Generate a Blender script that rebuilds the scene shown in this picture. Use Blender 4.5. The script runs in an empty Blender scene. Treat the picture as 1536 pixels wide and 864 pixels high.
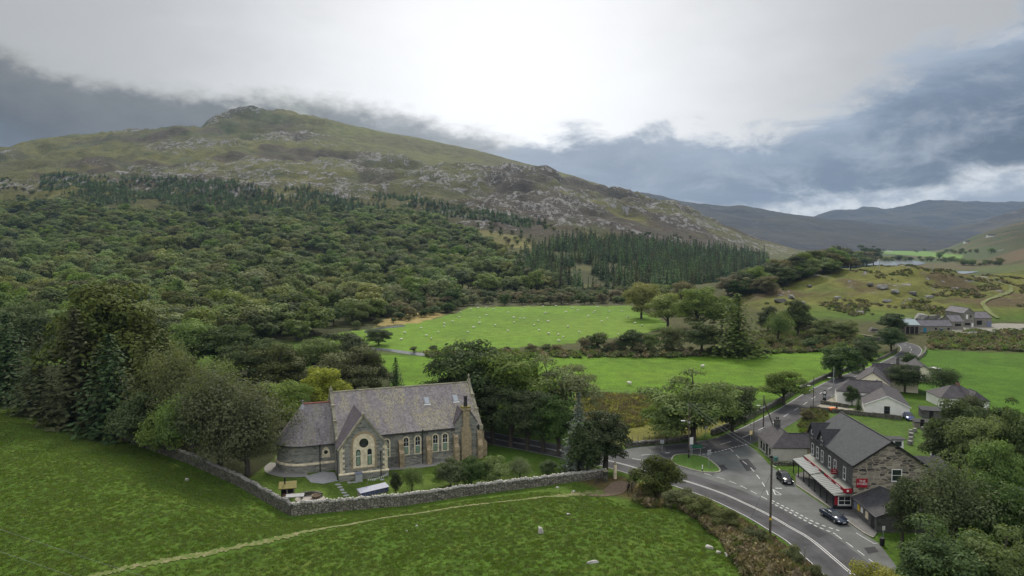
import bpy, bmesh, math, random
import numpy as np
from mathutils import Vector, Matrix

random.seed(7)
rng = np.random.default_rng(11)
S = bpy.context.scene
COL = S.collection

# ------------------------------------------------------------------ camera
FPX, CAMH = 1100.0, 40.0            # focal length in pixels of the 1536 px photograph, camera height
TH = math.atan(70 / FPX)            # downward pitch: the true horizon sits a little above the middle
CT, ST = math.cos(TH), math.sin(TH)
cam_d = bpy.data.cameras.new('camera')
cam = bpy.data.objects.new('camera', cam_d)
COL.objects.link(cam)
cam.location = (0, 0, CAMH)
cam.rotation_euler = (math.pi / 2 - TH, 0, 0)
cam_d.sensor_width = 36
cam_d.lens = FPX / 1536 * 36
cam_d.clip_start = 0.5
cam_d.clip_end = 30000
S.camera = cam

# ------------------------------------------------------------------ exposure
S.view_settings.view_transform = 'Standard'
S.view_settings.look = 'None'
S.view_settings.exposure = 0.15
S.view_settings.gamma = 1.0
S.view_settings.use_curve_mapping = False
try:
    S.cycles.volume_bounces = 0
    S.cycles.max_bounces = 6
    S.cycles.transparent_max_bounces = 6
    S.cycles.caustics_reflective = False
    S.cycles.caustics_refractive = False
except Exception:
    pass

SUN_AZ, SUN_EL = math.radians(4), math.radians(42)

# ------------------------------------------------------------------ node helper
class NT:
    def __init__(self, nt):
        self.nt = nt
    def n(self, t, **kw):
        nd = self.nt.nodes.new(t)
        for k, v in kw.items():
            setattr(nd, k, v)
        return nd
    def put(self, sock, v):
        if isinstance(v, bpy.types.NodeSocket):
            self.nt.links.new(v, sock)
        elif v is not None:
            if hasattr(sock, 'default_value'):
                if sock.type == 'RGBA' and len(v) == 3:
                    v = (*v, 1)
                sock.default_value = v
    def math(self, op, a, b=None, c=None, clamp=False):
        nd = self.n('ShaderNodeMath', operation=op)
        nd.use_clamp = clamp
        for i, v in enumerate((a, b, c)):
            self.put(nd.inputs[i], v)
        return nd.outputs[0]
    def vmath(self, op, a, b=None):
        nd = self.n('ShaderNodeVectorMath', operation=op)
        self.put(nd.inputs[0], a)
        if b is not None:
            self.put(nd.inputs[1], b)
        return nd.outputs['Value'] if op in ('DOT_PRODUCT', 'LENGTH', 'DISTANCE') else nd.outputs[0]
    def ss(self, v, a, b, lo=0.0, hi=1.0, kind='SMOOTHSTEP'):
        nd = self.n('ShaderNodeMapRange', interpolation_type=kind)
        self.put(nd.inputs[0], v)
        for i, q in enumerate((a, b, lo, hi)):
            self.put(nd.inputs[i + 1], q)
        return nd.outputs[0]
    def mix(self, f, a, b, blend='MIX'):
        nd = self.n('ShaderNodeMix', data_type='RGBA', blend_type=blend)
        self.put(nd.inputs[0], f)
        self.put(nd.inputs[6], a)
        self.put(nd.inputs[7], b)
        return nd.outputs[2]
    def noise(self, vec, scale, detail=3.0, rough=0.55, dist=0.0):
        nd = self.n('ShaderNodeTexNoise')
        self.put(nd.inputs['Vector'], vec)
        nd.inputs['Scale'].default_value = scale
        nd.inputs['Detail'].default_value = detail
        nd.inputs['Roughness'].default_value = rough
        nd.inputs['Distortion'].default_value = dist
        return nd.outputs[0]
    def ramp(self, f, stops):
        nd = self.n('ShaderNodeValToRGB')
        e = nd.color_ramp.elements
        while len(e) < len(stops):
            e.new(0.5)
        for el, (p, c) in zip(e, stops):
            el.position = p
            el.color = (*c, 1)
        self.put(nd.inputs[0], f)
        return nd.outputs[0]
    def bump(self, h, strength=0.5, dist=0.1):
        nd = self.n('ShaderNodeBump')
        nd.inputs['Strength'].default_value = strength
        nd.inputs['Distance'].default_value = dist
        self.put(nd.inputs['Height'], h)
        return nd.outputs[0]
    def scale(self, vec, s):
        return self.vmath('MULTIPLY', vec, s)

def pix_dir(px, py):
    u, v = (px - 768) / FPX, (432 - py) / FPX
    d = Vector((u, CT + v * ST, -ST + v * CT))
    d.normalize()
    return d

# ------------------------------------------------------------------ sky: Nishita air behind a broken overcast
W = bpy.data.worlds.new('World')
S.world = W
W.use_nodes = True
T = NT(W.node_tree)
W.node_tree.nodes.clear()
sky = T.n('ShaderNodeTexSky', sky_type='NISHITA')
sky.sun_disc = False
sky.sun_elevation = SUN_EL
sky.sun_rotation = SUN_AZ
tc = T.n('ShaderNodeTexCoord').outputs['Generated']
dirn = T.vmath('NORMALIZE', tc)
sep = T.n('ShaderNodeSeparateXYZ')
T.put(sep.inputs[0], dirn)
X, Y, Z = sep.outputs
az = T.math('ARCTAN2', X, Y)
el = T.math('ARCSINE', Z)
azn = T.math('MULTIPLY_ADD', az, 1 / math.radians(100), 0.5, clamp=True)
EMAX = math.radians(36)
def el_curve(pts):
    nd = T.n('ShaderNodeFloatCurve')
    cm = nd.mapping
    cu = cm.curves[0]
    q = []
    for px, py in pts:
        d = pix_dir(px, py)
        q.append((math.atan2(d.x, d.y) / math.radians(100) + 0.5, min(1, max(0, math.asin(d.z) / EMAX))))
    q = [(0.0, q[0][1])] + q + [(1.0, q[-1][1])]
    while len(cu.points) < len(q):
        cu.points.new(0.5, 0.5)
    for p, (a, b) in zip(cu.points, q):
        p.location = (a, b)
        p.handle_type = 'AUTO_CLAMPED'
    cm.update()
    T.put(nd.inputs['Value'], azn)
    return T.math('MULTIPLY', nd.outputs[0], EMAX)
R1 = math.radians(1)
puff = T.noise(T.scale(dirn, (5, 5, 11)), 2.2, 8, 0.62, 0.3)
puff0 = T.math('SUBTRACT', puff, 0.5)
big = T.noise(T.scale(dirn, (3, 3, 9)), 1.6, 5, 0.55, 0.4)
big0 = T.math('SUBTRACT', big, 0.5)
fine = T.noise(T.scale(dirn, (9, 9, 16)), 3.5, 6, 0.6)
fine0 = T.math('SUBTRACT', fine, 0.5)
# bright veil of thin cloud in front of the sun
d0 = pix_dir(760, 150)
dt = T.vmath('DOT_PRODUCT', dirn, tuple(d0))
ang0 = T.math('MULTIPLY_ADD', puff0, math.radians(5), T.math('ARCCOSINE', T.math('MINIMUM', dt, 0.99999)))
veil = T.math('DIVIDE', ang0, math.radians(48), clamp=True)
base = T.ramp(veil, [(0.0, (1.05, 1.05, 1.05)), (0.19, (0.95, 0.95, 0.95)), (0.36, (0.70, 0.702, 0.705)), (0.52, (0.48, 0.483, 0.486)), (0.85, (0.38, 0.385, 0.39))])
base.node.color_ramp.interpolation = 'B_SPLINE'
rear = T.ss(Y, 0.25, -0.35)
base = T.mix(rear, base, (1.08, 1.08, 1.08))  # unseen sky behind the viewer, brightened as fill for the facades
zen = T.ss(el, math.radians(30), math.radians(65), 0.0, 1.0)
base = T.mix(zen, base, (1.1, 1.12, 1.16))  # sky overhead, out of view, brightened to light the ground
# dark bank on the left that spills over the mountain
e1 = el_curve([(-150, 30), (0, 66), (110, 104), (200, 122), (330, 134), (450, 140), (560, 155), (640, 175), (720, 195), (800, 216), (900, 248), (1000, 330)])
g1 = T.math('SUBTRACT', T.math('MULTIPLY_ADD', fine0, 2.6 * R1, e1), el)
m1 = T.ss(g1, -0.55 * R1, 1.5 * R1)
g1b = T.math('MULTIPLY_ADD', big0, 3.0 * R1, g1)
c1 = T.ramp(T.ss(g1b, 0.2 * R1, 8.0 * R1, 0, 1, 'LINEAR'), [(0.0, (0.36, 0.37, 0.32)), (0.16, (0.175, 0.18, 0.178)), (0.55, (0.095, 0.10, 0.11)), (0.8, (0.11, 0.125, 0.15)), (1.0, (0.26, 0.31, 0.38))])
# paler cap over the shoulder right of the summit
capm = T.ss(az, math.radians(-19), math.radians(-8))
c1 = T.mix(T.math('MULTIPLY', capm, 0.85), c1, T.ramp(puff, [(0.3, (0.20, 0.215, 0.23)), (0.7, (0.40, 0.41, 0.42))]))
skyc = T.mix(m1, base, c1)
# blue-grey mass on the right
e2 = el_curve([(640, 330), (740, 232), (820, 205), (900, 188), (1000, 196), (1090, 192), (1170, 186), (1240, 165), (1310, 125), (1380, 85), (1460, 45), (1536, 8), (1640, -30)])
g2 = T.math('SUBTRACT', T.math('MULTIPLY_ADD', puff0, 7.5 * R1, e2), el)
m2 = T.ss(g2, -0.6 * R1, 1.6 * R1)
depth2 = T.math('MULTIPLY_ADD', big0, 9 * R1, g2)
c2 = T.ramp(T.ss(depth2, -1.0 * R1, 9 * R1, 0, 1, 'LINEAR'), [(0.0, (0.60, 0.66, 0.73)), (0.18, (0.30, 0.36, 0.45)), (0.42, (0.15, 0.195, 0.27)), (0.75, (0.085, 0.115, 0.17)), (1.0, (0.07, 0.095, 0.14))])
lump = T.ss(puff, 0.42, 0.72)
c2 = T.mix(T.math('MULTIPLY', lump, 0.55), c2, (0.46, 0.51, 0.58))
leftlight = T.ss(az, math.radians(24), math.radians(2))
c2 = T.mix(T.math('MULTIPLY', leftlight, 0.5), c2, (0.34, 0.375, 0.43))
skyc = T.mix(m2, skyc, c2)
# paler strip low over the valley, and a bright break on the right
e3 = el_curve([(700, 320), (900, 300), (1050, 300), (1180, 292), (1300, 285), (1400, 270), (1470, 245), (1536, 236), (1640, 232)])
g3 = T.math('SUBTRACT', T.math('MULTIPLY_ADD', puff0, 3.6 * R1, e3), el)
m3 = T.math('MULTIPLY', T.ss(g3, -0.3 * R1, 1.1 * R1), T.ss(az, math.radians(8), math.radians(18)))
c3 = T.mix(T.ss(fine, 0.35, 0.62), (0.42, 0.46, 0.52), (0.80, 0.82, 0.83))
skyc = T.mix(T.math('MULTIPLY', m3, 0.8), skyc, c3)
e4 = el_curve([(1300, 330), (1400, 292), (1470, 282), (1536, 270), (1640, 260)])
g4 = T.math('SUBTRACT', T.math('MULTIPLY_ADD', puff0, 3.0 * R1, e4), el)
m4 = T.math('MULTIPLY', T.ss(g4, -0.3 * R1, 0.8 * R1), T.ss(az, math.radians(26), math.radians(31)))
skyc = T.mix(T.math('MULTIPLY', m4, 0.85), skyc, (0.24, 0.28, 0.34))
bgA = T.n('ShaderNodeBackground')
T.put(bgA.inputs[0], sky.outputs[0])
bgA.inputs[1].default_value = 0.06
bgB = T.n('ShaderNodeBackground')
T.put(bgB.inputs[0], skyc)
bgB.inputs[1].default_value = 1.0
mx = T.n('ShaderNodeMixShader')
mx.inputs[0].default_value = 0.93
T.nt.links.new(bgA.outputs[0], mx.inputs[1])
T.nt.links.new(bgB.outputs[0], mx.inputs[2])
wo = T.n('ShaderNodeOutputWorld')
T.nt.links.new(mx.outputs[0], wo.inputs[0])

# ------------------------------------------------------------------ sun, softened by the overcast
sd = bpy.data.lights.new('sun', 'SUN')
sd.energy = 3.4
sd.angle = math.radians(10)
sd.color = (1.0, 0.93, 0.80)
so = bpy.data.objects.new('sun', sd)
COL.objects.link(so)
sv = Vector((math.sin(SUN_AZ) * math.cos(SUN_EL), math.cos(SUN_AZ) * math.cos(SUN_EL), math.sin(SUN_EL)))
so.rotation_euler = sv.to_track_quat('Z', 'Y').to_euler()
so.location = (0, 200, 300)

# ------------------------------------------------------------------ materials
def new_mat(name):
    m = bpy.data.materials.new(name)
    m.use_nodes = True
    t = NT(m.node_tree)
    b = m.node_tree.nodes['Principled BSDF']
    b.inputs['Specular IOR Level'].default_value = 0.25
    return m, t, b
def plain(name, col, rough=0.7, metal=0.0, var=0.25, scale=3.0, spec=0.3, bump=0.0):
    m, t, b = new_mat(name)
    co = t.n('ShaderNodeTexCoord').outputs['Object']
    n1 = t.noise(co, scale, 5, 0.6)
    k = t.ss(n1, 0.25, 0.75, 1 - var, 1 + var, 'LINEAR')
    c = t.mix(1.0, (*col, 1), t.n('ShaderNodeCombineXYZ').outputs[0], 'MULTIPLY')
    cx = c.node.inputs[7].links[0].from_node
    for i in range(3):
        t.put(cx.inputs[i], k)
    t.put(b.inputs['Base Color'], c)
    b.inputs['Roughness'].default_value = rough
    b.inputs['Metallic'].default_value = metal
    b.inputs['Specular IOR Level'].default_value = spec
    if bump:
        t.put(b.inputs['Normal'], t.bump(n1, bump, 0.05))
    return m
def stone(name, cols, sx=0.45, sy=0.22, mortar=(0.2, 0.19, 0.17), mw=0.06, lichen=None, bump=0.6):
    m, t, b = new_mat(name)
    uv = t.n('ShaderNodeUVMap').outputs[0]
    wob = t.n('ShaderNodeTexNoise')
    t.put(wob.inputs['Vector'], uv)
    wob.inputs['Scale'].default_value = 1.4
    uv2 = t.vmath('ADD', uv, t.scale(wob.outputs['Color'], (0.22, 0.12, 0)))
    p = t.scale(uv2, (1 / sx, 1 / sy, 1))
    v = t.n('ShaderNodeTexVoronoi', voronoi_dimensions='2D')
    v.inputs['Randomness'].default_value = 0.8
    v.inputs['Scale'].default_value = 1
    t.put(v.inputs['Vector'], p)
    ve = t.n('ShaderNodeTexVoronoi', voronoi_dimensions='2D', feature='DISTANCE_TO_EDGE')
    ve.inputs['Randomness'].default_value = 0.8
    ve.inputs['Scale'].default_value = 1
    t.put(ve.inputs['Vector'], p)
    sc = t.n('ShaderNodeSeparateColor')
    t.put(sc.inputs[0], v.outputs['Color'])
    stops = [(i / max(1, len(cols) - 1), c) for i, c in enumerate(cols)]
    c = t.ramp(sc.outputs[0], stops)
    gr = t.noise(uv, 9, 4, 0.6)
    c = t.mix(t.ss(gr, 0.3, 0.8, 0, 0.45), c, (0.06, 0.06, 0.055))
    edge = t.ss(ve.outputs['Distance'], 0.0, mw)
    c = t.mix(edge, mortar, c)
    st = t.noise(uv, 0.5, 4, 0.6)
    c = t.mix(t.ss(st, 0.5, 0.75, 0, 0.4), c, (0.10, 0.10, 0.085))
    if lichen:
        c = t.mix(t.ss(t.noise(uv, 2.6, 6, 0.7), 0.56, 0.68, 0, 0.8), c, lichen)
    t.put(b.inputs['Base Color'], c)
    b.inputs['Roughness'].default_value = 0.9
    t.put(b.inputs['Normal'], t.bump(t.math('ADD', edge, t.math('MULTIPLY', gr, 0.5)), bump, 0.08))
    return m
def slate(name, cols, lichen=None, lamt=0.6, row=0.28, wid=0.32, rough=0.75, streak=0.3):
    m, t, b = new_mat(name)
    uv = t.n('ShaderNodeUVMap').outputs[0]
    br = t.n('ShaderNodeTexBrick')
    br.offset = 0.5
    t.put(br.inputs['Vector'], uv)
    br.inputs['Color1'].default_value = (0, 0, 0, 1)
    br.inputs['Color2'].default_value = (1, 1, 1, 1)
    br.inputs['Mortar'].default_value = (0.0, 0.0, 0.0, 1)
    br.inputs['Scale'].default_value = 1
    br.inputs['Mortar Size'].default_value = 0.014
    br.inputs['Mortar Smooth'].default_value = 0.2
    br.inputs['Bias'].default_value = 0.0
    br.inputs['Brick Width'].default_value = wid
    br.inputs['Row Height'].default_value = row
    pat = t.noise(uv, 0.7, 5, 0.65)
    f = t.math('ADD', t.math('MULTIPLY', br.outputs['Color'], 0.35), t.math('MULTIPLY', pat, 0.75), clamp=True)
    c = t.ramp(f, [(0.2 + 0.6 * i / max(1, len(cols) - 1), q) for i, q in enumerate(cols)])
    c = t.mix(br.outputs['Fac'], c, (0.03, 0.03, 0.032))
    sn = t.noise(t.scale(uv, (2.4, 0.22, 1)), 1.5, 4, 0.6)
    c = t.mix(t.ss(sn, 0.5, 0.75, 0, streak), c, (0.045, 0.045, 0.045))
    if lichen:
        l1 = t.noise(t.scale(uv, (1.9, 0.8, 1)), 2.4, 7, 0.72)
        l2 = t.noise(t.scale(uv, (0.55, 0.16, 1)), 1.0, 4, 0.55)
        la = t.math('MULTIPLY', t.ss(l1, 0.48, 0.60), t.ss(l2, 0.42, 0.62))
        c = t.mix(t.math('MULTIPLY', la, lamt), c, lichen)
    t.put(b.inputs['Base Color'], c)
    b.inputs['Roughness'].default_value = rough
    b.inputs['Specular IOR Level'].default_value = 0.14
    h = t.math('SUBTRACT', t.math('MULTIPLY', br.outputs['Color'], 0.4), br.outputs['Fac'])
    t.put(b.inputs['Normal'], t.bump(h, 0.5, 0.03))
    return m
def leaf_mat(name, a, bcol, dry=None, transl=0.3, huevar=0.25):
    m, t, b = new_mat(name)
    geo = t.n('ShaderNodeNewGeometry')
    oi = t.n('ShaderNodeObjectInfo')
    co = t.n('ShaderNodeTexCoord').outputs['Object']
    c = t.mix(geo.outputs['Random Per Island'], a, bcol)
    cl = t.noise(co, 0.55, 3, 0.6)
    c = t.mix(t.ss(cl, 0.35, 0.7, 0, 0.5), c, tuple(min(1, q * 1.5) for q in bcol))
    if dry:
        c = t.mix(t.ss(t.noise(co, 0.9, 2), 0.58, 0.72, 0, 0.7), c, dry)
    k = t.ss(oi.outputs['Random'], 0, 1, 1 - huevar, 1 + huevar, 'LINEAR')
    hs = t.n('ShaderNodeHueSaturation')
    t.put(hs.inputs['Color'], c)
    t.put(hs.inputs['Value'], k)
    t.put(hs.inputs['Hue'], t.ss(t.math('FRACT', t.math('MULTIPLY', oi.outputs['Random'], 7.3)), 0, 1, 0.478, 0.512, 'LINEAR'))
    t.put(hs.inputs['Saturation'], t.ss(t.math('FRACT', t.math('MULTIPLY', oi.outputs['Random'], 3.7)), 0, 1, 0.75, 1.05, 'LINEAR'))
    c = hs.outputs[0]
    t.put(b.inputs['Base Color'], c)
    b.inputs['Roughness'].default_value = 0.7
    b.inputs['Specular IOR Level'].default_value = 0.08
    tr = t.n('ShaderNodeBsdfTranslucent')
    t.put(tr.inputs[0], t.mix(1.0, c, (1.5, 1.45, 0.8), 'MULTIPLY'))
    ms = t.n('ShaderNodeMixShader')
    ms.inputs[0].default_value = transl
    t.nt.links.new(b.outputs[0], ms.inputs[1])
    t.nt.links.new(tr.outputs[0], ms.inputs[2])
    out = m.node_tree.nodes['Material Output']
    t.nt.links.new(ms.outputs[0], out.inputs[0])
    return m

MT = {}
MT['bark'] = plain('bark', (0.07, 0.06, 0.05), 0.9, var=0.5, scale=6, bump=0.6)
MT['bark_pale'] = plain('bark_pale', (0.20, 0.19, 0.17), 0.9, var=0.5, scale=6, bump=0.6)
MT['slate_purple'] = slate('slate_purple', [(0.17, 0.152, 0.155), (0.265, 0.24, 0.24), (0.375, 0.34, 0.345)], (0.46, 0.42, 0.19), 0.95)
MT['slate_mossy'] = slate('slate_mossy', [(0.14, 0.13, 0.13), (0.24, 0.22, 0.23), (0.34, 0.315, 0.32)], (0.27, 0.26, 0.12), 0.8, streak=0.7)
MT['slate_dark'] = slate('slate_dark', [(0.030, 0.030, 0.034), (0.046, 0.046, 0.052), (0.068, 0.068, 0.074)], (0.08, 0.08, 0.055), 0.35)
MT['slate_grey'] = slate('slate_grey', [(0.042, 0.046, 0.052), (0.055, 0.060, 0.067), (0.072, 0.078, 0.086)], None, row=0.24, wid=0.3, streak=0.12)
MT['church_stone'] = stone('church_stone', [(0.12, 0.13, 0.122), (0.23, 0.24, 0.225), (0.34, 0.335, 0.295), (0.18, 0.19, 0.178), (0.46, 0.43, 0.35)], 0.8, 0.27, (0.32, 0.31, 0.265), 0.09)
MT['gable_stone'] = stone('gable_stone', [(0.06, 0.056, 0.052), (0.28, 0.25, 0.20), (0.43, 0.395, 0.32), (0.035, 0.035, 0.035), (0.35, 0.315, 0.25), (0.10, 0.09, 0.08)], 1.0, 0.36, (0.42, 0.37, 0.28), 0.12)
MT['dark_stone'] = stone('dark_stone', [(0.07, 0.07, 0.072), (0.11, 0.11, 0.108), (0.15, 0.145, 0.135), (0.09, 0.09, 0.09)], 0.6, 0.22, (0.10, 0.10, 0.095), 0.08)
MT['wall_stone'] = stone('wall_stone', [(0.10, 0.095, 0.08), (0.22, 0.21, 0.175), (0.36, 0.34, 0.29), (0.15, 0.14, 0.115), (0.28, 0.255, 0.20)], 0.5, 0.26, (0.035, 0.035, 0.025), 0.16, (0.42, 0.41, 0.34), 1.0)
MT['wall_mossy'] = stone('wall_mossy', [(0.06, 0.065, 0.045), (0.13, 0.125, 0.10), (0.20, 0.19, 0.155), (0.08, 0.08, 0.06)], 0.5, 0.26, (0.03, 0.03, 0.02), 0.16, (0.12, 0.14, 0.05), 1.0)
MT['dressing'] = plain('dressing', (0.66, 0.585, 0.42), 0.85, var=0.35, scale=1.6, bump=0.3)
MT['dressing_brown'] = plain('dressing_brown', (0.33, 0.265, 0.17), 0.9, var=0.5, scale=1.8, bump=0.4)
MT['coping'] = plain('coping', (0.26, 0.245, 0.18), 0.9, var=0.5, scale=1.3, bump=0.4)
MT['cream_render'] = plain('cream_render', (0.66, 0.62, 0.50), 0.85, var=0.12, scale=0.8)
MT['white_render'] = plain('white_render', (0.78, 0.78, 0.73), 0.85, var=0.12, scale=0.8)
MT['tan_render'] = plain('tan_render', (0.33, 0.28, 0.19), 0.85, var=0.18, scale=0.7)
MT['white_paint'] = plain('white_paint', (0.78, 0.78, 0.76), 0.5, var=0.06)
MT['black_paint'] = plain('black_paint', (0.018, 0.018, 0.02), 0.45, var=0.2)
MT['grey_green_paint'] = plain('grey_green_paint', (0.075, 0.085, 0.075), 0.6, var=0.2)
MT['red_paint'] = plain('red_paint', (0.30, 0.010, 0.022), 0.5, var=0.15)
MT['ridge_red'] = plain('ridge_red', (0.26, 0.10, 0.075), 0.8, var=0.3)
MT['glass'] = plain('glass', (0.02, 0.025, 0.028), 0.08, var=0.4, scale=1.2, spec=0.6)
MT['green_glass'] = plain('green_glass', (0.20, 0.28, 0.21), 0.15, var=0.3, spec=0.5)
MT['lead'] = plain('lead', (0.28, 0.29, 0.31), 0.5, var=0.2)
MT['galv'] = plain('galv', (0.34, 0.36, 0.38), 0.45, 0.3, var=0.15)
MT['pole_wood'] = plain('pole_wood', (0.085, 0.072, 0.06), 0.9, var=0.35, scale=4)
MT['grey_wood'] = plain('grey_wood', (0.22, 0.20, 0.17), 0.9, var=0.35, scale=4)
MT['rock'] = plain('rock', (0.36, 0.35, 0.32), 0.95, var=0.45, scale=2.0, bump=0.8)
MT['rock_dark'] = plain('rock_dark', (0.22, 0.215, 0.20), 0.95, var=0.5, scale=1.0, bump=0.8)
MT['slab'] = plain('slab', (0.27, 0.275, 0.28), 0.85, var=0.25, scale=1.5)
MT['gravel'] = plain('gravel', (0.24, 0.235, 0.225), 0.95, var=0.3, scale=9, bump=0.4)
MT['kerb'] = plain('kerb', (0.27, 0.25, 0.215), 0.9, var=0.3, scale=2)
MT['pavement'] = plain('pavement', (0.12, 0.118, 0.115), 0.9, var=0.25, scale=1.2, bump=0.1)
MT['earth'] = plain('earth', (0.13, 0.095, 0.065), 0.95, var=0.4, scale=3)
MT['yellow'] = plain('yellow', (0.62, 0.44, 0.03), 0.55, var=0.12)
MT['orange'] = plain('orange', (0.62, 0.17, 0.03), 0.5, var=0.15)
MT['sign_grey'] = plain('sign_grey', (0.34, 0.36, 0.37), 0.5, var=0.1)
MT['sign_white'] = plain('sign_white', (0.74, 0.74, 0.72), 0.5, var=0.06)
MT['sign_green'] = plain('sign_green', (0.02, 0.10, 0.06), 0.5, var=0.1)
MT['blue_tarp'] = plain('blue_tarp', (0.07, 0.09, 0.18), 0.5, var=0.25)
MT['pale_blue'] = plain('pale_blue', (0.17, 0.19, 0.27), 0.55, var=0.15)
MT['moss_roof'] = plain('moss_roof', (0.17, 0.15, 0.055), 0.95, var=0.4, scale=5, bump=0.5)
MT['tyre'] = plain('tyre', (0.015, 0.015, 0.015), 0.85)
MT['rim'] = plain('rim', (0.42, 0.43, 0.44), 0.3, 0.8)
MT['car_black'] = plain('car_black', (0.012, 0.013, 0.016), 0.22, 0.2, var=0.1, spec=0.6)
MT['car_navy'] = plain('car_navy', (0.022, 0.032, 0.055), 0.2, 0.3, var=0.1, spec=0.6)
MT['car_blue'] = plain('car_blue', (0.045, 0.065, 0.19), 0.25, 0.3, var=0.1, spec=0.6)
MT['car_white'] = plain('car_white', (0.62, 0.63, 0.66), 0.25, 0.0, var=0.06, spec=0.6)
MT['car_silver'] = plain('car_silver', (0.36, 0.38, 0.42), 0.25, 0.5, var=0.06, spec=0.6)
MT['lamp_lens'] = plain('lamp_lens', (0.55, 0.58, 0.6), 0.12, 0.2, spec=0.8)
MT['tail_lens'] = plain('tail_lens', (0.30, 0.01, 0.01), 0.2, spec=0.6)
MT['wool'] = plain('wool', (0.66, 0.64, 0.58), 0.95, var=0.12, scale=8, bump=0.5)
MT['metal_roof'] = plain('metal_roof', (0.25, 0.31, 0.33), 0.5, var=0.15)
MT['teal'] = plain('teal', (0.02, 0.20, 0.30), 0.5)
MT['dark_void'] = plain('dark_void', (0.015, 0.014, 0.013), 0.9)
MT['skin'] = plain('skin', (0.50, 0.30, 0.22), 0.6, var=0.08)
MT['cloth_dark'] = plain('cloth_dark', (0.02, 0.021, 0.025), 0.85, var=0.3)
MT['cloth_mauve'] = plain('cloth_mauve', (0.20, 0.13, 0.15), 0.85, var=0.25)
MT['hair'] = plain('hair', (0.06, 0.04, 0.025), 0.6)
MT['hedge_bin'] = plain('hedge_bin', (0.10, 0.22, 0.18), 0.5, var=0.1)

LEAF = {
    'oak':     leaf_mat('leaf_oak', (0.046, 0.081, 0.022), (0.132, 0.194, 0.040)),
    'oakdark': leaf_mat('leaf_oak_dark', (0.028, 0.050, 0.019), (0.070, 0.105, 0.031)),
    'light':   leaf_mat('leaf_light', (0.060, 0.095, 0.026), (0.150, 0.205, 0.046)),
    'yellow':  leaf_mat('leaf_yellow', (0.132, 0.147, 0.031), (0.279, 0.295, 0.053)),
    'willow':  leaf_mat('leaf_willow', (0.062, 0.086, 0.034), (0.130, 0.158, 0.066)),
    'brown':   leaf_mat('leaf_brown', (0.070, 0.070, 0.036), (0.155, 0.145, 0.070), (0.14, 0.11, 0.05)),
    'yew':     leaf_mat('leaf_yew', (0.022, 0.043, 0.016), (0.062, 0.096, 0.025), None, 0.15),
    'spruce':  leaf_mat('leaf_spruce', (0.022, 0.046, 0.020), (0.056, 0.096, 0.034), None, 0.12),
    'spruce_light': leaf_mat('leaf_spruce_light', (0.037, 0.085, 0.031), (0.093, 0.178, 0.046), None, 0.15),
    'bluespruce': leaf_mat('leaf_blue_spruce', (0.050, 0.072, 0.056), (0.105, 0.13, 0.10), None, 0.12),
    'pine':    leaf_mat('leaf_pine', (0.034, 0.050, 0.014), (0.082, 0.100, 0.026), None, 0.15),
    'wood':    leaf_mat('leaf_wood', (0.062, 0.098, 0.026), (0.112, 0.160, 0.042), (0.13, 0.135, 0.045), 0.25, 0.5),
    'bracken': leaf_mat('leaf_bracken', (0.095, 0.083, 0.038), (0.215, 0.180, 0.085), (0.075, 0.09, 0.03), 0.08),
    'bramble': leaf_mat('leaf_bramble', (0.040, 0.060, 0.018), (0.105, 0.130, 0.040), (0.11, 0.10, 0.045)),
    'grass':   leaf_mat('leaf_grass', (0.064, 0.116, 0.012), (0.104, 0.162, 0.020), None, 0.35, 0.10),
    'wood_olive': leaf_mat('leaf_wood_olive', (0.080, 0.102, 0.026), (0.135, 0.158, 0.044), None, 0.25, 0.45),
    'cypress': leaf_mat('leaf_cypress', (0.028, 0.042, 0.012), (0.086, 0.108, 0.024), None, 0.2),
}

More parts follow.
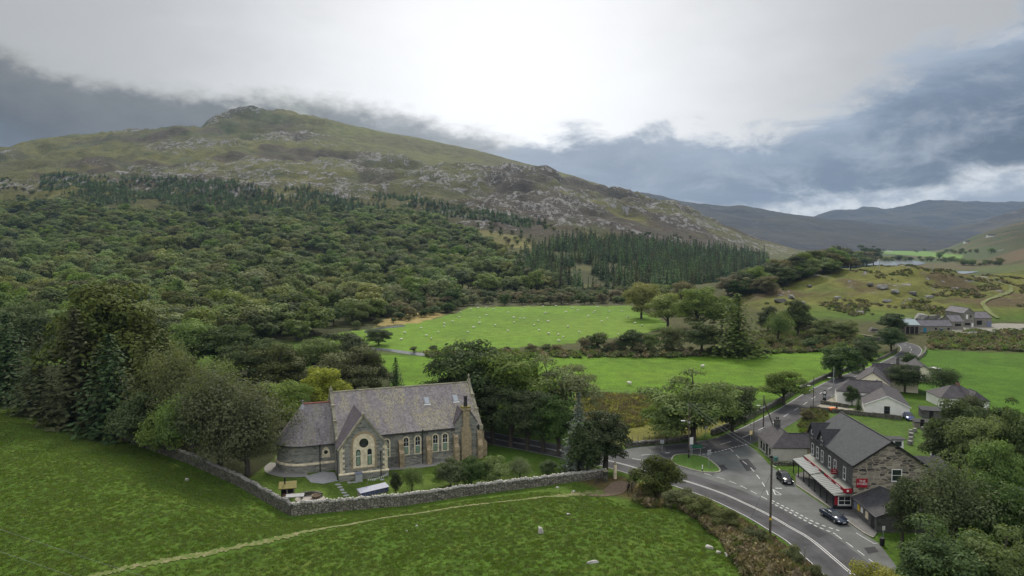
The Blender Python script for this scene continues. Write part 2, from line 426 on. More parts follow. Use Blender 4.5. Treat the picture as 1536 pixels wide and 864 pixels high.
# ------------------------------------------------------------------ tagging and mesh building
def tag(o, label=None, cat=None, group=None, kind=None):
    if label: o['label'] = label
    if cat: o['category'] = cat
    if group: o['group'] = group
    if kind: o['kind'] = kind
    return o
def empty(name, loc, rz=0.0, label=None, cat=None, group=None):
    o = bpy.data.objects.new(name, None)
    COL.objects.link(o)
    o.location = loc
    o.rotation_euler = (0, 0, rz)
    o.empty_display_size = 0.5
    return tag(o, label, cat, group)
class MB:
    def __init__(self):
        self.v, self.f, self.m = [], [], []
    def face(self, pts, m=0):
        i = len(self.v)
        self.v += [tuple(p) for p in pts]
        self.f.append(tuple(range(i, i + len(pts))))
        self.m.append(m)
    def box(self, x0, x1, y0, y1, z0, z1, m=0, bottom=True):
        a = [(x0, y0, z0), (x1, y0, z0), (x1, y1, z0), (x0, y1, z0), (x0, y0, z1), (x1, y0, z1), (x1, y1, z1), (x0, y1, z1)]
        for q in ((0, 1, 5, 4), (1, 2, 6, 5), (2, 3, 7, 6), (3, 0, 4, 7), (4, 5, 6, 7)) + (((3, 2, 1, 0),) if bottom else ()):
            self.face([a[k] for k in q], m)
        return self
    def prism(self, poly, off, m=0, cap_m=None):
        """poly: planar 3-D outline, off: extrusion vector"""
        n = len(poly)
        off = Vector(off)
        p = [Vector(q) for q in poly]
        nrm = Vector((0, 0, 0))
        for i in range(n):
            nrm += p[i].cross(p[(i + 1) % n])
        if nrm.dot(off) > 0:
            p = p[::-1]
        q = [a + off for a in p]
        cm = m if cap_m is None else cap_m
        self.face(p, cm)
        self.face(q[::-1], cm)
        for i in range(n):
            j = (i + 1) % n
            self.face([p[j], p[i], q[i], q[j]], m)
        return self
    def cyl(self, p0, p1, r0, r1=None, n=8, m=0, caps=True):
        r1 = r0 if r1 is None else r1
        p0, p1 = Vector(p0), Vector(p1)
        d = (p1 - p0).normalized()
        a = d.cross(Vector((0, 0, 1)) if abs(d.z) < 0.9 else Vector((1, 0, 0))).normalized()
        b = d.cross(a)
        A = [p0 + (a * math.cos(t) + b * math.sin(t)) * r0 for t in [2 * math.pi * k / n for k in range(n)]]
        B = [p1 + (a * math.cos(t) + b * math.sin(t)) * r1 for t in [2 * math.pi * k / n for k in range(n)]]
        for k in range(n):
            j = (k + 1) % n
            self.face([A[k], A[j], B[j], B[k]], m)
        if caps:
            self.face(A[::-1], m)
            self.face(B, m)
        return self
    def ball(self, c, r, m=0, n=8, sq=(1, 1, 1)):
        c = Vector(c)
        P = lambda i, j: c + Vector((sq[0] * r * math.sin(math.pi * i / n) * math.cos(2 * math.pi * j / n), sq[1] * r * math.sin(math.pi * i / n) * math.sin(2 * math.pi * j / n), sq[2] * r * math.cos(math.pi * i / n)))
        for i in range(n):
            for j in range(n):
                q = [P(i, j), P(i + 1, j), P(i + 1, j + 1), P(i, j + 1)]
                if i == 0: q = [q[0], q[1], q[2]]
                elif i == n - 1: q = [q[0], q[1], q[3]]
                self.face(q, m)
        return self
    def mesh(self, name, mats, smooth=False, merge=False):
        me = bpy.data.meshes.new(name)
        me.from_pydata(self.v, [], self.f)
        for k in (mats if isinstance(mats, (list, tuple)) else [mats]):
            me.materials.append(MT[k] if isinstance(k, str) else k)
        me.polygons.foreach_set('material_index', self.m)
        uvl = me.uv_layers.new(name='UVMap')
        uv = []
        for f in self.f:
            p = [Vector(self.v[i]) for i in f]
            nrm = Vector((0, 0, 0))
            for i in range(len(p)):
                nrm += p[i].cross(p[(i + 1) % len(p)])
            nrm = nrm.normalized() if nrm.length > 1e-9 else Vector((0, 0, 1))
            if abs(nrm.z) > 0.98:
                uu, vv = Vector((1, 0, 0)), Vector((0, 1, 0))
            else:
                uu = Vector((0, 0, 1)).cross(nrm).normalized()
                vv = nrm.cross(uu)
            for q in p:
                uv += [q.dot(uu), q.dot(vv)]
        uvl.data.foreach_set('uv', uv)
        if smooth:
            me.polygons.foreach_set('use_smooth', [True] * len(me.polygons))
        if merge:
            bm = bmesh.new()
            bm.from_mesh(me)
            bmesh.ops.remove_doubles(bm, verts=bm.verts, dist=1e-4)
            bm.to_mesh(me)
            bm.free()
        me.update()
        return me
    def build(self, name, mats, parent=None, smooth=False, merge=False, loc=None, rz=0):
        return obj(name, self.mesh(name, mats, smooth, merge), parent, loc, rz)
def obj(name, me, parent=None, loc=None, rz=0):
    o = bpy.data.objects.new(name, me)
    COL.objects.link(o)
    if parent is not None:
        o.parent = parent
    if loc is not None:
        o.location = loc
    if rz:
        o.rotation_euler = (0, 0, rz)
    return o
def np_mesh(name, verts, quads, mats, smooth=False, mi=None):
    me = bpy.data.meshes.new(name)
    nv, nf, k = len(verts), len(quads), quads.shape[1]
    me.vertices.add(nv)
    me.vertices.foreach_set('co', np.asarray(verts, np.float32).ravel())
    me.loops.add(nf * k)
    me.loops.foreach_set('vertex_index', quads.astype(np.int32).ravel())
    me.polygons.add(nf)
    me.polygons.foreach_set('loop_start', np.arange(0, nf * k, k, dtype=np.int32))
    me.polygons.foreach_set('loop_total', np.full(nf, k, np.int32))
    for m in mats:
        me.materials.append(MT[m] if isinstance(m, str) else m)
    if mi is not None:
        me.polygons.foreach_set('material_index', np.asarray(mi, np.int32))
    me.polygons.foreach_set('use_smooth', np.full(nf, smooth, bool))
    me.update(calc_edges=True)
    return me
MT['sky_glass'] = plain('sky_glass', (0.30, 0.33, 0.36), 0.05, var=0.05, spec=0.9)
MT['slate_dark_purple'] = slate('slate_dark_purple', [(0.07, 0.06, 0.068), (0.11, 0.095, 0.108), (0.15, 0.13, 0.148)], (0.13, 0.13, 0.07), 0.3)
MT['slate_purple_plain'] = slate('slate_purple_plain', [(0.038, 0.035, 0.041), (0.060, 0.055, 0.063), (0.09, 0.083, 0.092)], (0.11, 0.105, 0.08), 0.4)
MT['pot_dark'] = plain('pot_dark', (0.035, 0.033, 0.032), 0.8, var=0.3)
MT['tan_white'] = plain('tan_white', (0.50, 0.48, 0.43), 0.85, var=0.15, scale=0.7)
MT['door_grey'] = plain('door_grey', (0.12, 0.11, 0.12), 0.6, var=0.15)
MT['teal_dark'] = plain('teal_dark', (0.02, 0.07, 0.10), 0.5)
MT['wall_brown'] = plain('wall_brown', (0.20, 0.12, 0.08), 0.9, var=0.3)
MT['slab_tan'] = plain('slab_tan', (0.27, 0.245, 0.22), 0.9, var=0.25, scale=1.2)

MT['rock_mossy'] = stone('rock_mossy', [(0.09, 0.088, 0.08), (0.19, 0.185, 0.17), (0.13, 0.125, 0.11)], 1.6, 1.2, (0.05, 0.05, 0.04), 0.05, (0.10, 0.105, 0.035), 1.0)

MT['slate_farm'] = slate('slate_farm', [(0.10, 0.095, 0.11), (0.15, 0.142, 0.16), (0.21, 0.20, 0.215)], (0.18, 0.18, 0.14), 0.4)
MT['farm_stone'] = stone('farm_stone', [(0.16, 0.15, 0.125), (0.26, 0.245, 0.21), (0.34, 0.32, 0.27), (0.21, 0.20, 0.17)], 0.7, 0.3, (0.22, 0.21, 0.18), 0.1)

# ------------------------------------------------------------------ terrain
def vnoise(x, y, seed=0):
    xi, yi = np.floor(x).astype(np.int64), np.floor(y).astype(np.int64)
    xf, yf = x - xi, y - yi
    def h(a, b):
        n = (a * 374761393 + b * 668265263 + seed * 982451653) & 0x7fffffff
        n = ((n ^ (n >> 13)) * 1274126177) & 0x7fffffff
        return ((n ^ (n >> 16)) & 0xffff) / 65535.0
    u, v = xf * xf * (3 - 2 * xf), yf * yf * (3 - 2 * yf)
    return (h(xi, yi) * (1 - u) + h(xi + 1, yi) * u) * (1 - v) + (h(xi, yi + 1) * (1 - u) + h(xi + 1, yi + 1) * u) * v
def fbm(x, y, s, octs=4, seed=0, gain=0.5):
    t, a, n = 0, 1, 0
    for k in range(octs):
        t = t + a * vnoise(x / s + 17.3 * k, y / s - 9.1 * k, seed + k)
        n += a
        a *= gain
        s *= 0.5
    return t / n
def sst(x, a, b):
    t = np.clip((x - a) / (b - a), 0, 1)
    return t * t * (3 - 2 * t)
def proj_np(x, y, z):
    zz = z - CAMH
    d = y * CT - zz * ST
    up = y * ST + zz * CT
    return 768 + FPX * x / d, 432 - FPX * up / d
def PZ(px, py, z=0.0):
    u, v = (px - 768) / FPX, (432 - py) / FPX
    t = (z - CAMH) / (-ST + v * CT)
    return (u * t, (CT + v * ST) * t)
def PD(px, py, D):
    u, v = (px - 768) / FPX, (432 - py) / FPX
    t = D / (CT + v * ST)
    return Vector((u * t, D, CAMH + (-ST + v * CT) * t))
def zy(py, D):
    v = (432 - py) / FPX
    return CAMH + (-ST + v * CT) / (CT + v * ST) * D
def inpoly(px, py, poly):
    px, py = np.asarray(px, float), np.asarray(py, float)
    r = np.zeros(px.shape, bool)
    n = len(poly)
    for i in range(n):
        (x0, y0), (x1, y1) = poly[i], poly[(i + 1) % n]
        if y0 == y1:
            continue
        c = ((y0 > py) != (y1 > py)) & (px < (x1 - x0) * (py - y0) / (y1 - y0) + x0)
        r ^= c
    return r
def segdist(x, y, line):
    d = np.full(np.shape(x), 1e9)
    for (x0, y0), (x1, y1) in zip(line[:-1], line[1:]):
        dx, dy = x1 - x0, y1 - y0
        t = np.clip(((x - x0) * dx + (y - y0) * dy) / (dx * dx + dy * dy), 0, 1)
        d = np.minimum(d, np.hypot(x - x0 - t * dx, y - y0 - t * dy))
    return d

# relief along sight columns: pairs of distance and either a height or the line of the slope in the landscape
z_, y_ = 'z', 'y'
COLS = {
    -420: [(260, z_, 0), (330, z_, 4), (450, z_, 10), (600, z_, 22), (900, z_, 60), (1200, z_, 108), (1500, z_, 150), (1800, z_, 180), (2200, z_, 235), (2700, z_, 200), (4200, z_, 150)],
    -100: [(270, z_, 0), (330, z_, 4), (450, y_, 440), (600, y_, 402), (900, y_, 347), (1200, y_, 306), (1500, y_, 276), (1800, y_, 262), (2200, y_, 246), (2700, z_, 200), (4200, z_, 120)],
    0: [(275, z_, 0), (330, z_, 4), (450, y_, 441), (600, y_, 402), (900, y_, 345), (1200, y_, 303), (1500, y_, 271), (1800, y_, 254), (2200, y_, 233), (2700, z_, 200), (4200, z_, 120)],
    100: [(275, z_, 0), (330, z_, 4), (450, y_, 442), (600, y_, 402), (900, y_, 345), (1200, y_, 300), (1500, y_, 266), (1800, y_, 246), (2250, y_, 216), (2800, z_, 210), (4200, z_, 140)],
    200: [(280, z_, 0), (330, z_, 3.5), (450, y_, 443), (600, y_, 403), (900, y_, 345), (1200, y_, 300), (1500, y_, 264), (1800, y_, 242), (2350, y_, 207), (2800, z_, 250), (4200, z_, 150)],
    280: [(285, z_, 0), (330, z_, 3), (450, y_, 444), (600, y_, 404), (900, y_, 345), (1200, y_, 300), (1500, y_, 266), (1850, y_, 238), (2450, y_, 202), (2900, z_, 290), (4200, z_, 150)],
    340: [(290, z_, 0), (330, z_, 2.5), (450, y_, 445), (600, y_, 405), (900, y_, 346), (1200, y_, 301), (1500, y_, 268), (1900, y_, 234), (2300, y_, 200), (2600, y_, 175), (3000, z_, 330), (4200, z_, 200)],
    375: [(290, z_, 0), (340, z_, 2.5), (450, y_, 446), (600, y_, 405), (900, y_, 346), (1200, y_, 302), (1500, y_, 269), (1900, y_, 234), (2300, y_, 198), (2600, y_, 169), (3000, z_, 360), (4200, z_, 240)],
    430: [(295, z_, 0), (350, z_, 2), (450, y_, 446), (600, y_, 406), (900, y_, 348), (1200, y_, 304), (1500, y_, 271), (1900, y_, 237), (2300, y_, 203), (2650, y_, 176), (3200, z_, 360), (4200, z_, 250)],
    500: [(310, z_, 0), (370, z_, 1.5), (460, y_, 446), (600, y_, 408), (900, y_, 351), (1200, y_, 308), (1500, y_, 277), (1900, y_, 245), (2300, y_, 212), (2700, y_, 187), (3200, z_, 360), (4200, z_, 250)],
    600: [(380, z_, 0), (470, z_, 2), (600, y_, 416), (750, y_, 385), (900, y_, 358), (1200, y_, 315), (1500, y_, 283), (1850, y_, 255), (2300, y_, 226), (2750, y_, 206), (3300, z_, 330), (4200, z_, 230)],
    700: [(450, z_, 0), (560, y_, 432), (700, y_, 402), (900, y_, 364), (1200, y_, 321), (1500, y_, 290), (1750, y_, 265), (2000, z_, 195), (2300, y_, 246), (2800, y_, 226), (3300, z_, 290), (4200, z_, 200)],
    800: [(490, z_, 0), (600, y_, 426), (800, y_, 386), (1000, y_, 352), (1300, y_, 316), (1700, y_, 272), (2000, z_, 180), (2400, y_, 266), (2850, y_, 251), (3300, z_, 240), (4200, z_, 150)],
    900: [(560, z_, 0), (700, y_, 410), (900, y_, 376), (1200, y_, 340), (1500, y_, 312), (1800, y_, 290), (2200, z_, 165), (2500, y_, 287), (2900, y_, 278), (3400, z_, 160), (4200, z_, 80)],
    1000: [(420, z_, 0), (480, z_, 2), (540, z_, 1), (620, z_, 0), (800, y_, 406), (1000, y_, 380), (1300, y_, 348), (1700, y_, 318), (2100, z_, 115), (2600, z_, 110), (3200, z_, 60), (4200, z_, 20)],
    1090: [(390, z_, 0), (440, y_, 444), (500, y_, 424), (580, z_, 8), (700, z_, 0), (900, y_, 404), (1200, y_, 376), (1700, y_, 344), (2200, z_, 62), (3000, z_, 20), (4200, z_, 5)],
    1150: [(350, z_, 0.5), (390, y_, 462), (430, y_, 440), (490, y_, 416), (560, z_, 13), (700, z_, 2), (1000, z_, 2), (1300, y_, 384), (1700, y_, 362), (2200, z_, 30), (3000, z_, 5), (4200, z_, 0)],
    1250: [(340, z_, 0.5), (390, y_, 462), (430, y_, 438), (470, y_, 416), (510, y_, 402), (600, z_, 9), (750, z_, 0), (1700, z_, 0), (2500, z_, 4), (4200, z_, 0)],
    1340: [(330, z_, 0.5), (375, y_, 468), (410, y_, 444), (445, y_, 422), (480, y_, 401), (560, z_, 14), (720, z_, 0), (1700, z_, 0), (2500, z_, 3), (4200, z_, 0)],
    1410: [(325, z_, 0.5), (360, y_, 474), (400, y_, 450), (440, y_, 428), (480, y_, 409), (560, z_, 10), (700, z_, 0), (1650, z_, 0), (2500, z_, 8), (4200, z_, 0)],
    1470: [(335, z_, 0.5), (370, y_, 468), (410, y_, 446), (450, y_, 430), (500, y_, 415), (580, z_, 9), (720, z_, 0.1), (1050, z_, 0.2), (1500, z_, 18), (2200, z_, 60), (3000, z_, 70), (4200, z_, 60)],
    1536: [(335, z_, 0.5), (380, y_, 462), (420, y_, 444), (470, y_, 424), (520, y_, 410), (620, z_, 14), (800, z_, 14), (1050, y_, 384), (1500, y_, 362), (2200, y_, 338), (3000, z_, 120), (4200, z_, 110)],
    1700: [(335, z_, 1), (380, z_, 10), (470, z_, 18), (620, z_, 26), (800, z_, 34), (1050, z_, 50), (1500, z_, 90), (2200, z_, 160), (3000, z_, 220), (4200, z_, 200)],
    2100: [(335, z_, 2), (380, z_, 14), (470, z_, 26), (620, z_, 40), (800, z_, 60), (1050, z_, 90), (1500, z_, 150), (2200, z_, 260), (3000, z_, 320), (4200, z_, 300)],
}
def pchip(xk, yk, x):
    xk, yk = np.array(xk, float), np.array(yk, float)
    h = np.diff(xk)
    dl = np.diff(yk) / h
    m = np.zeros(len(xk))
    for i in range(1, len(xk) - 1):
        if dl[i - 1] * dl[i] > 0:
            w1, w2 = 2 * h[i] + h[i - 1], h[i] + 2 * h[i - 1]
            m[i] = (w1 + w2) / (w1 / dl[i - 1] + w2 / dl[i])
    m[0], m[-1] = 0, dl[-1]
    i = np.clip(np.searchsorted(xk, x) - 1, 0, len(xk) - 2)
    t = np.clip((x - xk[i]) / h[i], 0, 1)
    return (2 * t**3 - 3 * t**2 + 1) * yk[i] + (t**3 - 2 * t**2 + t) * h[i] * m[i] + (-2 * t**3 + 3 * t**2) * yk[i + 1] + (t**3 - t**2) * h[i] * m[i + 1]
NS, ND = 561, 520
SV = np.linspace(-1.25, 1.25, NS)
D0, D1 = 14.0, 4200.0
LD = np.linspace(math.log(D0), math.log(D1), ND)
DV = np.exp(LD)
ckeys = sorted(COLS)
colz = []
for k in ckeys:
    ks = [(14.0, 0.0), (200.0, 0.0)] + ([(296.0, 0.0)] if COLS[k][0][0] > 300 else [])
    for D, t, val in COLS[k]:
        ks.append((D, val if t == 'z' else zy(val, D)))
    colz.append(pchip([a for a, b in ks], [b for a, b in ks], DV))
colz = np.array(colz)
cs = (np.array(ckeys) - 768) / FPX
ZG = np.zeros((ND, NS))
for j, s in enumerate(SV):
    i = int(np.clip(np.searchsorted(cs, s) - 1, 0, len(cs) - 2))
    t = np.clip((s - cs[i]) / (cs[i + 1] - cs[i]), 0, 1)
    a, b = colz[i], colz[i + 1]
    pa, pb = colz[max(0, i - 1)], colz[min(len(cs) - 1, i + 2)]
    ma = (b - pa) / (cs[i + 1] - cs[max(0, i - 1)]) * (cs[i + 1] - cs[i]) * 0.8
    mb = (pb - a) / (cs[min(len(cs) - 1, i + 2)] - cs[i]) * (cs[i + 1] - cs[i]) * 0.8
    ZG[:, j] = (2 * t**3 - 3 * t**2 + 1) * a + (t**3 - 2 * t**2 + t) * ma + (-2 * t**3 + 3 * t**2) * b + (t**3 - t**2) * mb
ZG = np.maximum(ZG, 0)
XG, YG = SV[None, :] * DV[:, None], np.repeat(DV[:, None], NS, 1)
pxg = 768 + FPX * XG / YG
# ruggedness grows with height: crags and gullies on the open mountain
hi = sst(ZG, 18, 125)
ridged = 1 - np.abs(2 * fbm(XG, YG, 260, 5, 3, 0.55) - 1)
smooth_top = sst(pxg, 440, 560) * sst(YG, 1950, 2200)
hi = hi * (1 - 0.72 * smooth_top) * (1 + 0.5 * sst(pxg, 590, 720) * (1 - sst(YG, 1850, 2050)) * (1 - sst(pxg, 1000, 1150)))
crag = (ridged - 0.72) * 60 + (fbm(XG, YG, 70, 3, 9) - 0.5) * 22 + (0.7 - np.abs(2 * fbm(XG, YG, 55, 3, 13) - 1)) * 12
ZG = ZG + hi * crag * np.where(pxg < 1200, 1.0, 0.4)
kn = sst(ZG, 1.5, 9) * (1 - sst(YG, 620, 760)) * sst(pxg, 1090, 1160)
kr = 1 - np.abs(2 * fbm(XG, YG, 34, 4, 21, 0.55) - 1)
ZG = ZG + kn * ((kr - 0.75) * 7.5 + (fbm(XG, YG, 12, 2, 5) - 0.5) * 2.2)
# foreground pasture stands above the road behind a rough bank
ROADEDGE = [PZ(*p) for p in ((935, 716), (958, 722), (1000, 735), (1060, 757), (1105, 777), (1150, 805), (1200, 840), (1250, 880), (1330, 950), (1500, 1100))]
WALLP = [(-160, 575), (0, 600), (60, 618), (130, 642), (210, 668), (290, 697), (360, 729), (437, 773), (520, 765), (610, 757), (700, 743), (800, 730), (905, 716)]
WALLXY = [PZ(*p) for p in WALLP]
dr = segdist(XG, YG, ROADEDGE)
dw = segdist(XG, YG, WALLXY)
side = np.ones_like(XG)
edge_poly = ROADEDGE + [(60, -50), (-900, -50), (-900, 175)] + [(-200, 170)] + WALLXY[1:]
infield = inpoly(XG, YG, edge_poly)
fade = sst(np.minimum(dw, 40), 1.0, 16) * np.where(YG < 115, 1, 1)
rise = 2.6 * sst(dr, 0.6, 7.5) * sst(np.hypot(XG - 17, YG - 112), 4, 14)
und = (fbm(XG, YG, 14, 3, 2) - 0.5) * 0.7 + (fbm(XG, YG, 3.5, 2, 4) - 0.5) * 0.22
ZG = np.where(infield, ZG + fade * (rise + und * sst(dr, 2, 9)), ZG)
LOWX = np.where(infield, 1.0, 0.0)

def Zat(x, y):
    x, y = np.asarray(x, float), np.asarray(y, float)
    yy = np.clip(y, D0, D1 * 0.9999)
    a = (np.clip(x / yy, -1.2499, 1.2499) + 1.25) / 2.5 * (NS - 1)
    b = (np.log(yy) - LD[0]) / (LD[-1] - LD[0]) * (ND - 1)
    i, j = np.floor(b).astype(int), np.floor(a).astype(int)
    i, j = np.clip(i, 0, ND - 2), np.clip(j, 0, NS - 2)
    u, v = b - i, a - j
    return ZG[i, j] * (1 - u) * (1 - v) + ZG[i + 1, j] * u * (1 - v) + ZG[i, j + 1] * (1 - u) * v + ZG[i + 1, j + 1] * u * v
def Z1(x, y):
    return float(Zat(x, y))
_DS = np.exp(np.linspace(math.log(40), math.log(4100), 2400))
def G(px, py):
    """where the sight line through a point of the landscape meets the ground"""
    u, v = (px - 768) / FPX, (432 - py) / FPX
    t = _DS / (CT + v * ST)
    z = CAMH + (-ST + v * CT) * t
    g = z - Zat(u * t, _DS)
    k = np.argmax(g < 0) if (g < 0).any() else len(_DS) - 1
    k = max(k, 1)
    f = g[k - 1] / (g[k - 1] - g[k] + 1e-9)
    D = _DS[k - 1] + (_DS[k] - _DS[k - 1]) * min(1, max(0, f))
    p = PD(px, py, D)
    return Vector((p.x, p.y, Z1(p.x, p.y)))

PXG, PYG = proj_np(XG, YG, ZG)
# land cover, as seen from above: what grows where, meadow sunlight painted in
near = fbm(XG, YG, 9, 4, 31)
mid = fbm(XG, YG, 60, 4, 37)
far_ = fbm(XG, YG, 240, 5, 41)
def colr(c):
    return np.array(c)[None, None, :]
def blend(C, m, c):
    m = m[..., None]
    return C * (1 - m) + colr(c) * m
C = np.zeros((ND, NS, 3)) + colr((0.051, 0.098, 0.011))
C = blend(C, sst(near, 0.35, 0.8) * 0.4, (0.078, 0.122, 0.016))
ROCK = np.zeros((ND, NS))
FINE = np.ones((ND, NS))
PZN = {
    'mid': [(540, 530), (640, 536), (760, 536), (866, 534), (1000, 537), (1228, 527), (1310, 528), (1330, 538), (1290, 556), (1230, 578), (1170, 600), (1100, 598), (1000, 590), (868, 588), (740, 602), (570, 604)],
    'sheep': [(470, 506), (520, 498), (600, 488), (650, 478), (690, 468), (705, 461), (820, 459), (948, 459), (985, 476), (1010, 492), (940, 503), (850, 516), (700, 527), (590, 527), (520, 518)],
    'right': [(1380, 523), (1450, 527), (1536, 531), (1760, 540), (1760, 640), (1536, 625), (1450, 610), (1372, 585), (1376, 560)],
    'rush': [(866, 590), (1000, 593), (1000, 622), (960, 640), (905, 645), (865, 625)],
    'rushgreen': [(905, 640), (1000, 620), (1110, 635), (1050, 656), (950, 668), (900, 664)],
    'tan': [(596, 462), (640, 466), (668, 472), (630, 484), (560, 490), (585, 476)],
    'verge': [(730, 690), (730, 668), (860, 684), (905, 700), (900, 716), (800, 726), (700, 738)],
    'lawn2': [(1200, 612), (1300, 628), (1392, 630), (1410, 700), (1250, 690), (1190, 640)],
    'green1': [(1322, 372), (1400, 378), (1445, 383), (1440, 388), (1390, 385), (1325, 380)],
    'green2': [(1455, 407), (1536, 412), (1640, 420), (1640, 395), (1536, 396), (1470, 400)],
    'clear': [(640, 332), (700, 340), (790, 356), (800, 372), (740, 372), (690, 356), (640, 348)],
}
def zone(k):
    j1 = (fbm(XG, YG, 5, 2, 51) - 0.5) * 500 / np.maximum(YG, 1) * 3
    j2 = (fbm(XG, YG, 5, 2, 57) - 0.5) * 500 / np.maximum(YG, 1)
    return inpoly(PXG + j1, PYG + j2, PZN[k]).astype(float) * (YG > 60)
# hillside under the woods
hill = sst(YG, 275, 300) * (pxg < 1180)
C = blend(C, hill, (0.040, 0.045, 0.016))
C = blend(C, hill * sst(mid, 0.45, 0.62) * 0.8, (0.075, 0.075, 0.026))
valleyflat = sst(YG, 560, 640) * (pxg > 1100)
C = blend(C, valleyflat, (0.055, 0.075, 0.028))
C = blend(C, valleyflat * sst(far_, 0.48, 0.6), (0.085, 0.075, 0.035))
# open moor above the trees
moor = np.where(pxg < 1200, sst(PYG - (fbm(XG, YG, 180, 3, 61) - 0.5) * 30, np.interp(pxg, [-400, 0, 300, 500, 640, 760, 860, 1000, 1180], [322, 318, 316, 330, 345, 366, 372, 385, 392]),
                np.interp(pxg, [-400, 0, 300, 500, 640, 760, 860, 1000, 1180], [292, 290, 290, 300, 318, 335, 345, 362, 372])), 0) * (YG > 700)
C = blend(C, moor, (0.080, 0.077, 0.025))
C = blend(C, moor * sst(far_, 0.50, 0.60), (0.110, 0.106, 0.030))
C = blend(C, moor * sst(fbm(XG, YG, 150, 5, 71), 0.52, 0.62) * 0.85, (0.060, 0.045, 0.030))
C = blend(C, moor * sst(fbm(XG, YG, 60, 3, 77), 0.55, 0.68) * 0.6, (0.065, 0.078, 0.030))
rkband = 0.35 + 0.65 * sst(fbm(XG, YG, 320, 3, 67), 0.42, 0.60)
rk = moor * rkband * (1 - 0.8 * smooth_top) * (0.35 + 0.9 * sst(ridged, 0.72, 0.93)) * (1 - 0.75 * sst(YG, 2450, 2800) * (pxg > 420)) * (0.35 + 0.65 * (1 - sst(pxg, 560, 900) * sst(YG, 2000, 2300)))
C = blend(C, moor * sst(pxg, 600, 760) * sst(fbm(XG, YG, 110, 4, 79), 0.44, 0.54) * 0.85, (0.056, 0.045, 0.034))
frontridge = moor * sst(pxg, 590, 720) * (1 - sst(YG, 1850, 2050))
rk = np.maximum(rk, frontridge * (0.40 + 0.60 * sst(ridged, 0.66, 0.88)))
ROCK = np.maximum(ROCK, rk)
C = blend(C, moor * smooth_top, (0.105, 0.110, 0.028))
C = blend(C, moor * smooth_top * sst(fbm(XG, YG, 190, 5, 69), 0.46, 0.62) * 0.7, (0.082, 0.074, 0.030))
# the knoll
C = blend(C, np.clip(kn * 1.5, 0, 1), (0.122, 0.126, 0.030))
C = blend(C, np.clip(kn * 1.5, 0, 1) * sst(fbm(XG, YG, 26, 4, 81), 0.50, 0.62), (0.090, 0.105, 0.024))
C = blend(C, np.clip(kn * 1.5, 0, 1) * sst(fbm(XG, YG, 30, 4, 87) + 0.10 * sst(pxg, 1430, 1520), 0.57, 0.67) * 0.9, (0.085, 0.062, 0.034))
ROCK = np.maximum(ROCK, kn * (0.30 + 0.7 * sst(kr, 0.78, 0.95)) * 0.85)
rightslope = sst(pxg, 1440, 1540) * sst(YG, 640, 900)
C = blend(C, rightslope, (0.046, 0.050, 0.020))
C = blend(C, rightslope * sst(far_, 0.5, 0.6), (0.095, 0.070, 0.038))
# floor of the valley beside the river
flat = sst(YG, 255, 270) * (1 - sst(ZG, 0.8, 2.5)) * (YG < 600)
C = blend(C, flat * (pxg > 560), (0.060, 0.062, 0.024))
for k, c, a in (('mid', (0.090, 0.172, 0.013), 1), ('sheep', (0.105, 0.188, 0.020), 1), ('right', (0.060, 0.130, 0.012), 1), ('rush', (0.200, 0.165, 0.078), 1),  # mid and sheep meadows brighter than the near pasture: patchy sun painted in
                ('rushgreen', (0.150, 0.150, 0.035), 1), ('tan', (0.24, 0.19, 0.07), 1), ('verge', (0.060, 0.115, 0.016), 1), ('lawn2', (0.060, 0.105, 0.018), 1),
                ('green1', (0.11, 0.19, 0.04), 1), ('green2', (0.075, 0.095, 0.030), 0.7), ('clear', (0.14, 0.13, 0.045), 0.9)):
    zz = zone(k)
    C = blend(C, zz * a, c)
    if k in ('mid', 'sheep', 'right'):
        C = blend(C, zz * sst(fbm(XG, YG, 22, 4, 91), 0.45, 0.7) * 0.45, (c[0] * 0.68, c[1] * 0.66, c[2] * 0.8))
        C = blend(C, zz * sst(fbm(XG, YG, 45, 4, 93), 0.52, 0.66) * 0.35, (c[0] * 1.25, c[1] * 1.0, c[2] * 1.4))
C = blend(C, zone('rush') * sst(fbm(XG, YG, 8, 3, 95), 0.5, 0.62) * 0.8, (0.085, 0.075, 0.03))
# bank between pasture and road
bank = infield * (1 - sst(dr + (near - 0.5) * 5, 6.5, 9.5)) * (YG > 40)
C = blend(C, bank, (0.085, 0.068, 0.030))
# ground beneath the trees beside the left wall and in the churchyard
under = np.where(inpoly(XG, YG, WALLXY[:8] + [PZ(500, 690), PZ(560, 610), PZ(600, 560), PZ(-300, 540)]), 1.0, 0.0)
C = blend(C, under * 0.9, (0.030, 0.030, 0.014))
GARDEN = [PZ(*p) for p in ((362, 727), (437, 771), (520, 763), (610, 755), (700, 741), (800, 728), (905, 714), (900, 700), (735, 690), (600, 700), (420, 680))]
gd = np.where(inpoly(XG, YG, GARDEN), 1.0, 0.0)
C = blend(C, gd, (0.072, 0.115, 0.018))

verts = np.stack([XG.ravel(), YG.ravel(), ZG.ravel()], 1)
ii = (np.arange(ND - 1)[:, None] * NS + np.arange(NS - 1)[None, :]).ravel()
quads = np.stack([ii, ii + 1, ii + NS + 1, ii + NS], 1)

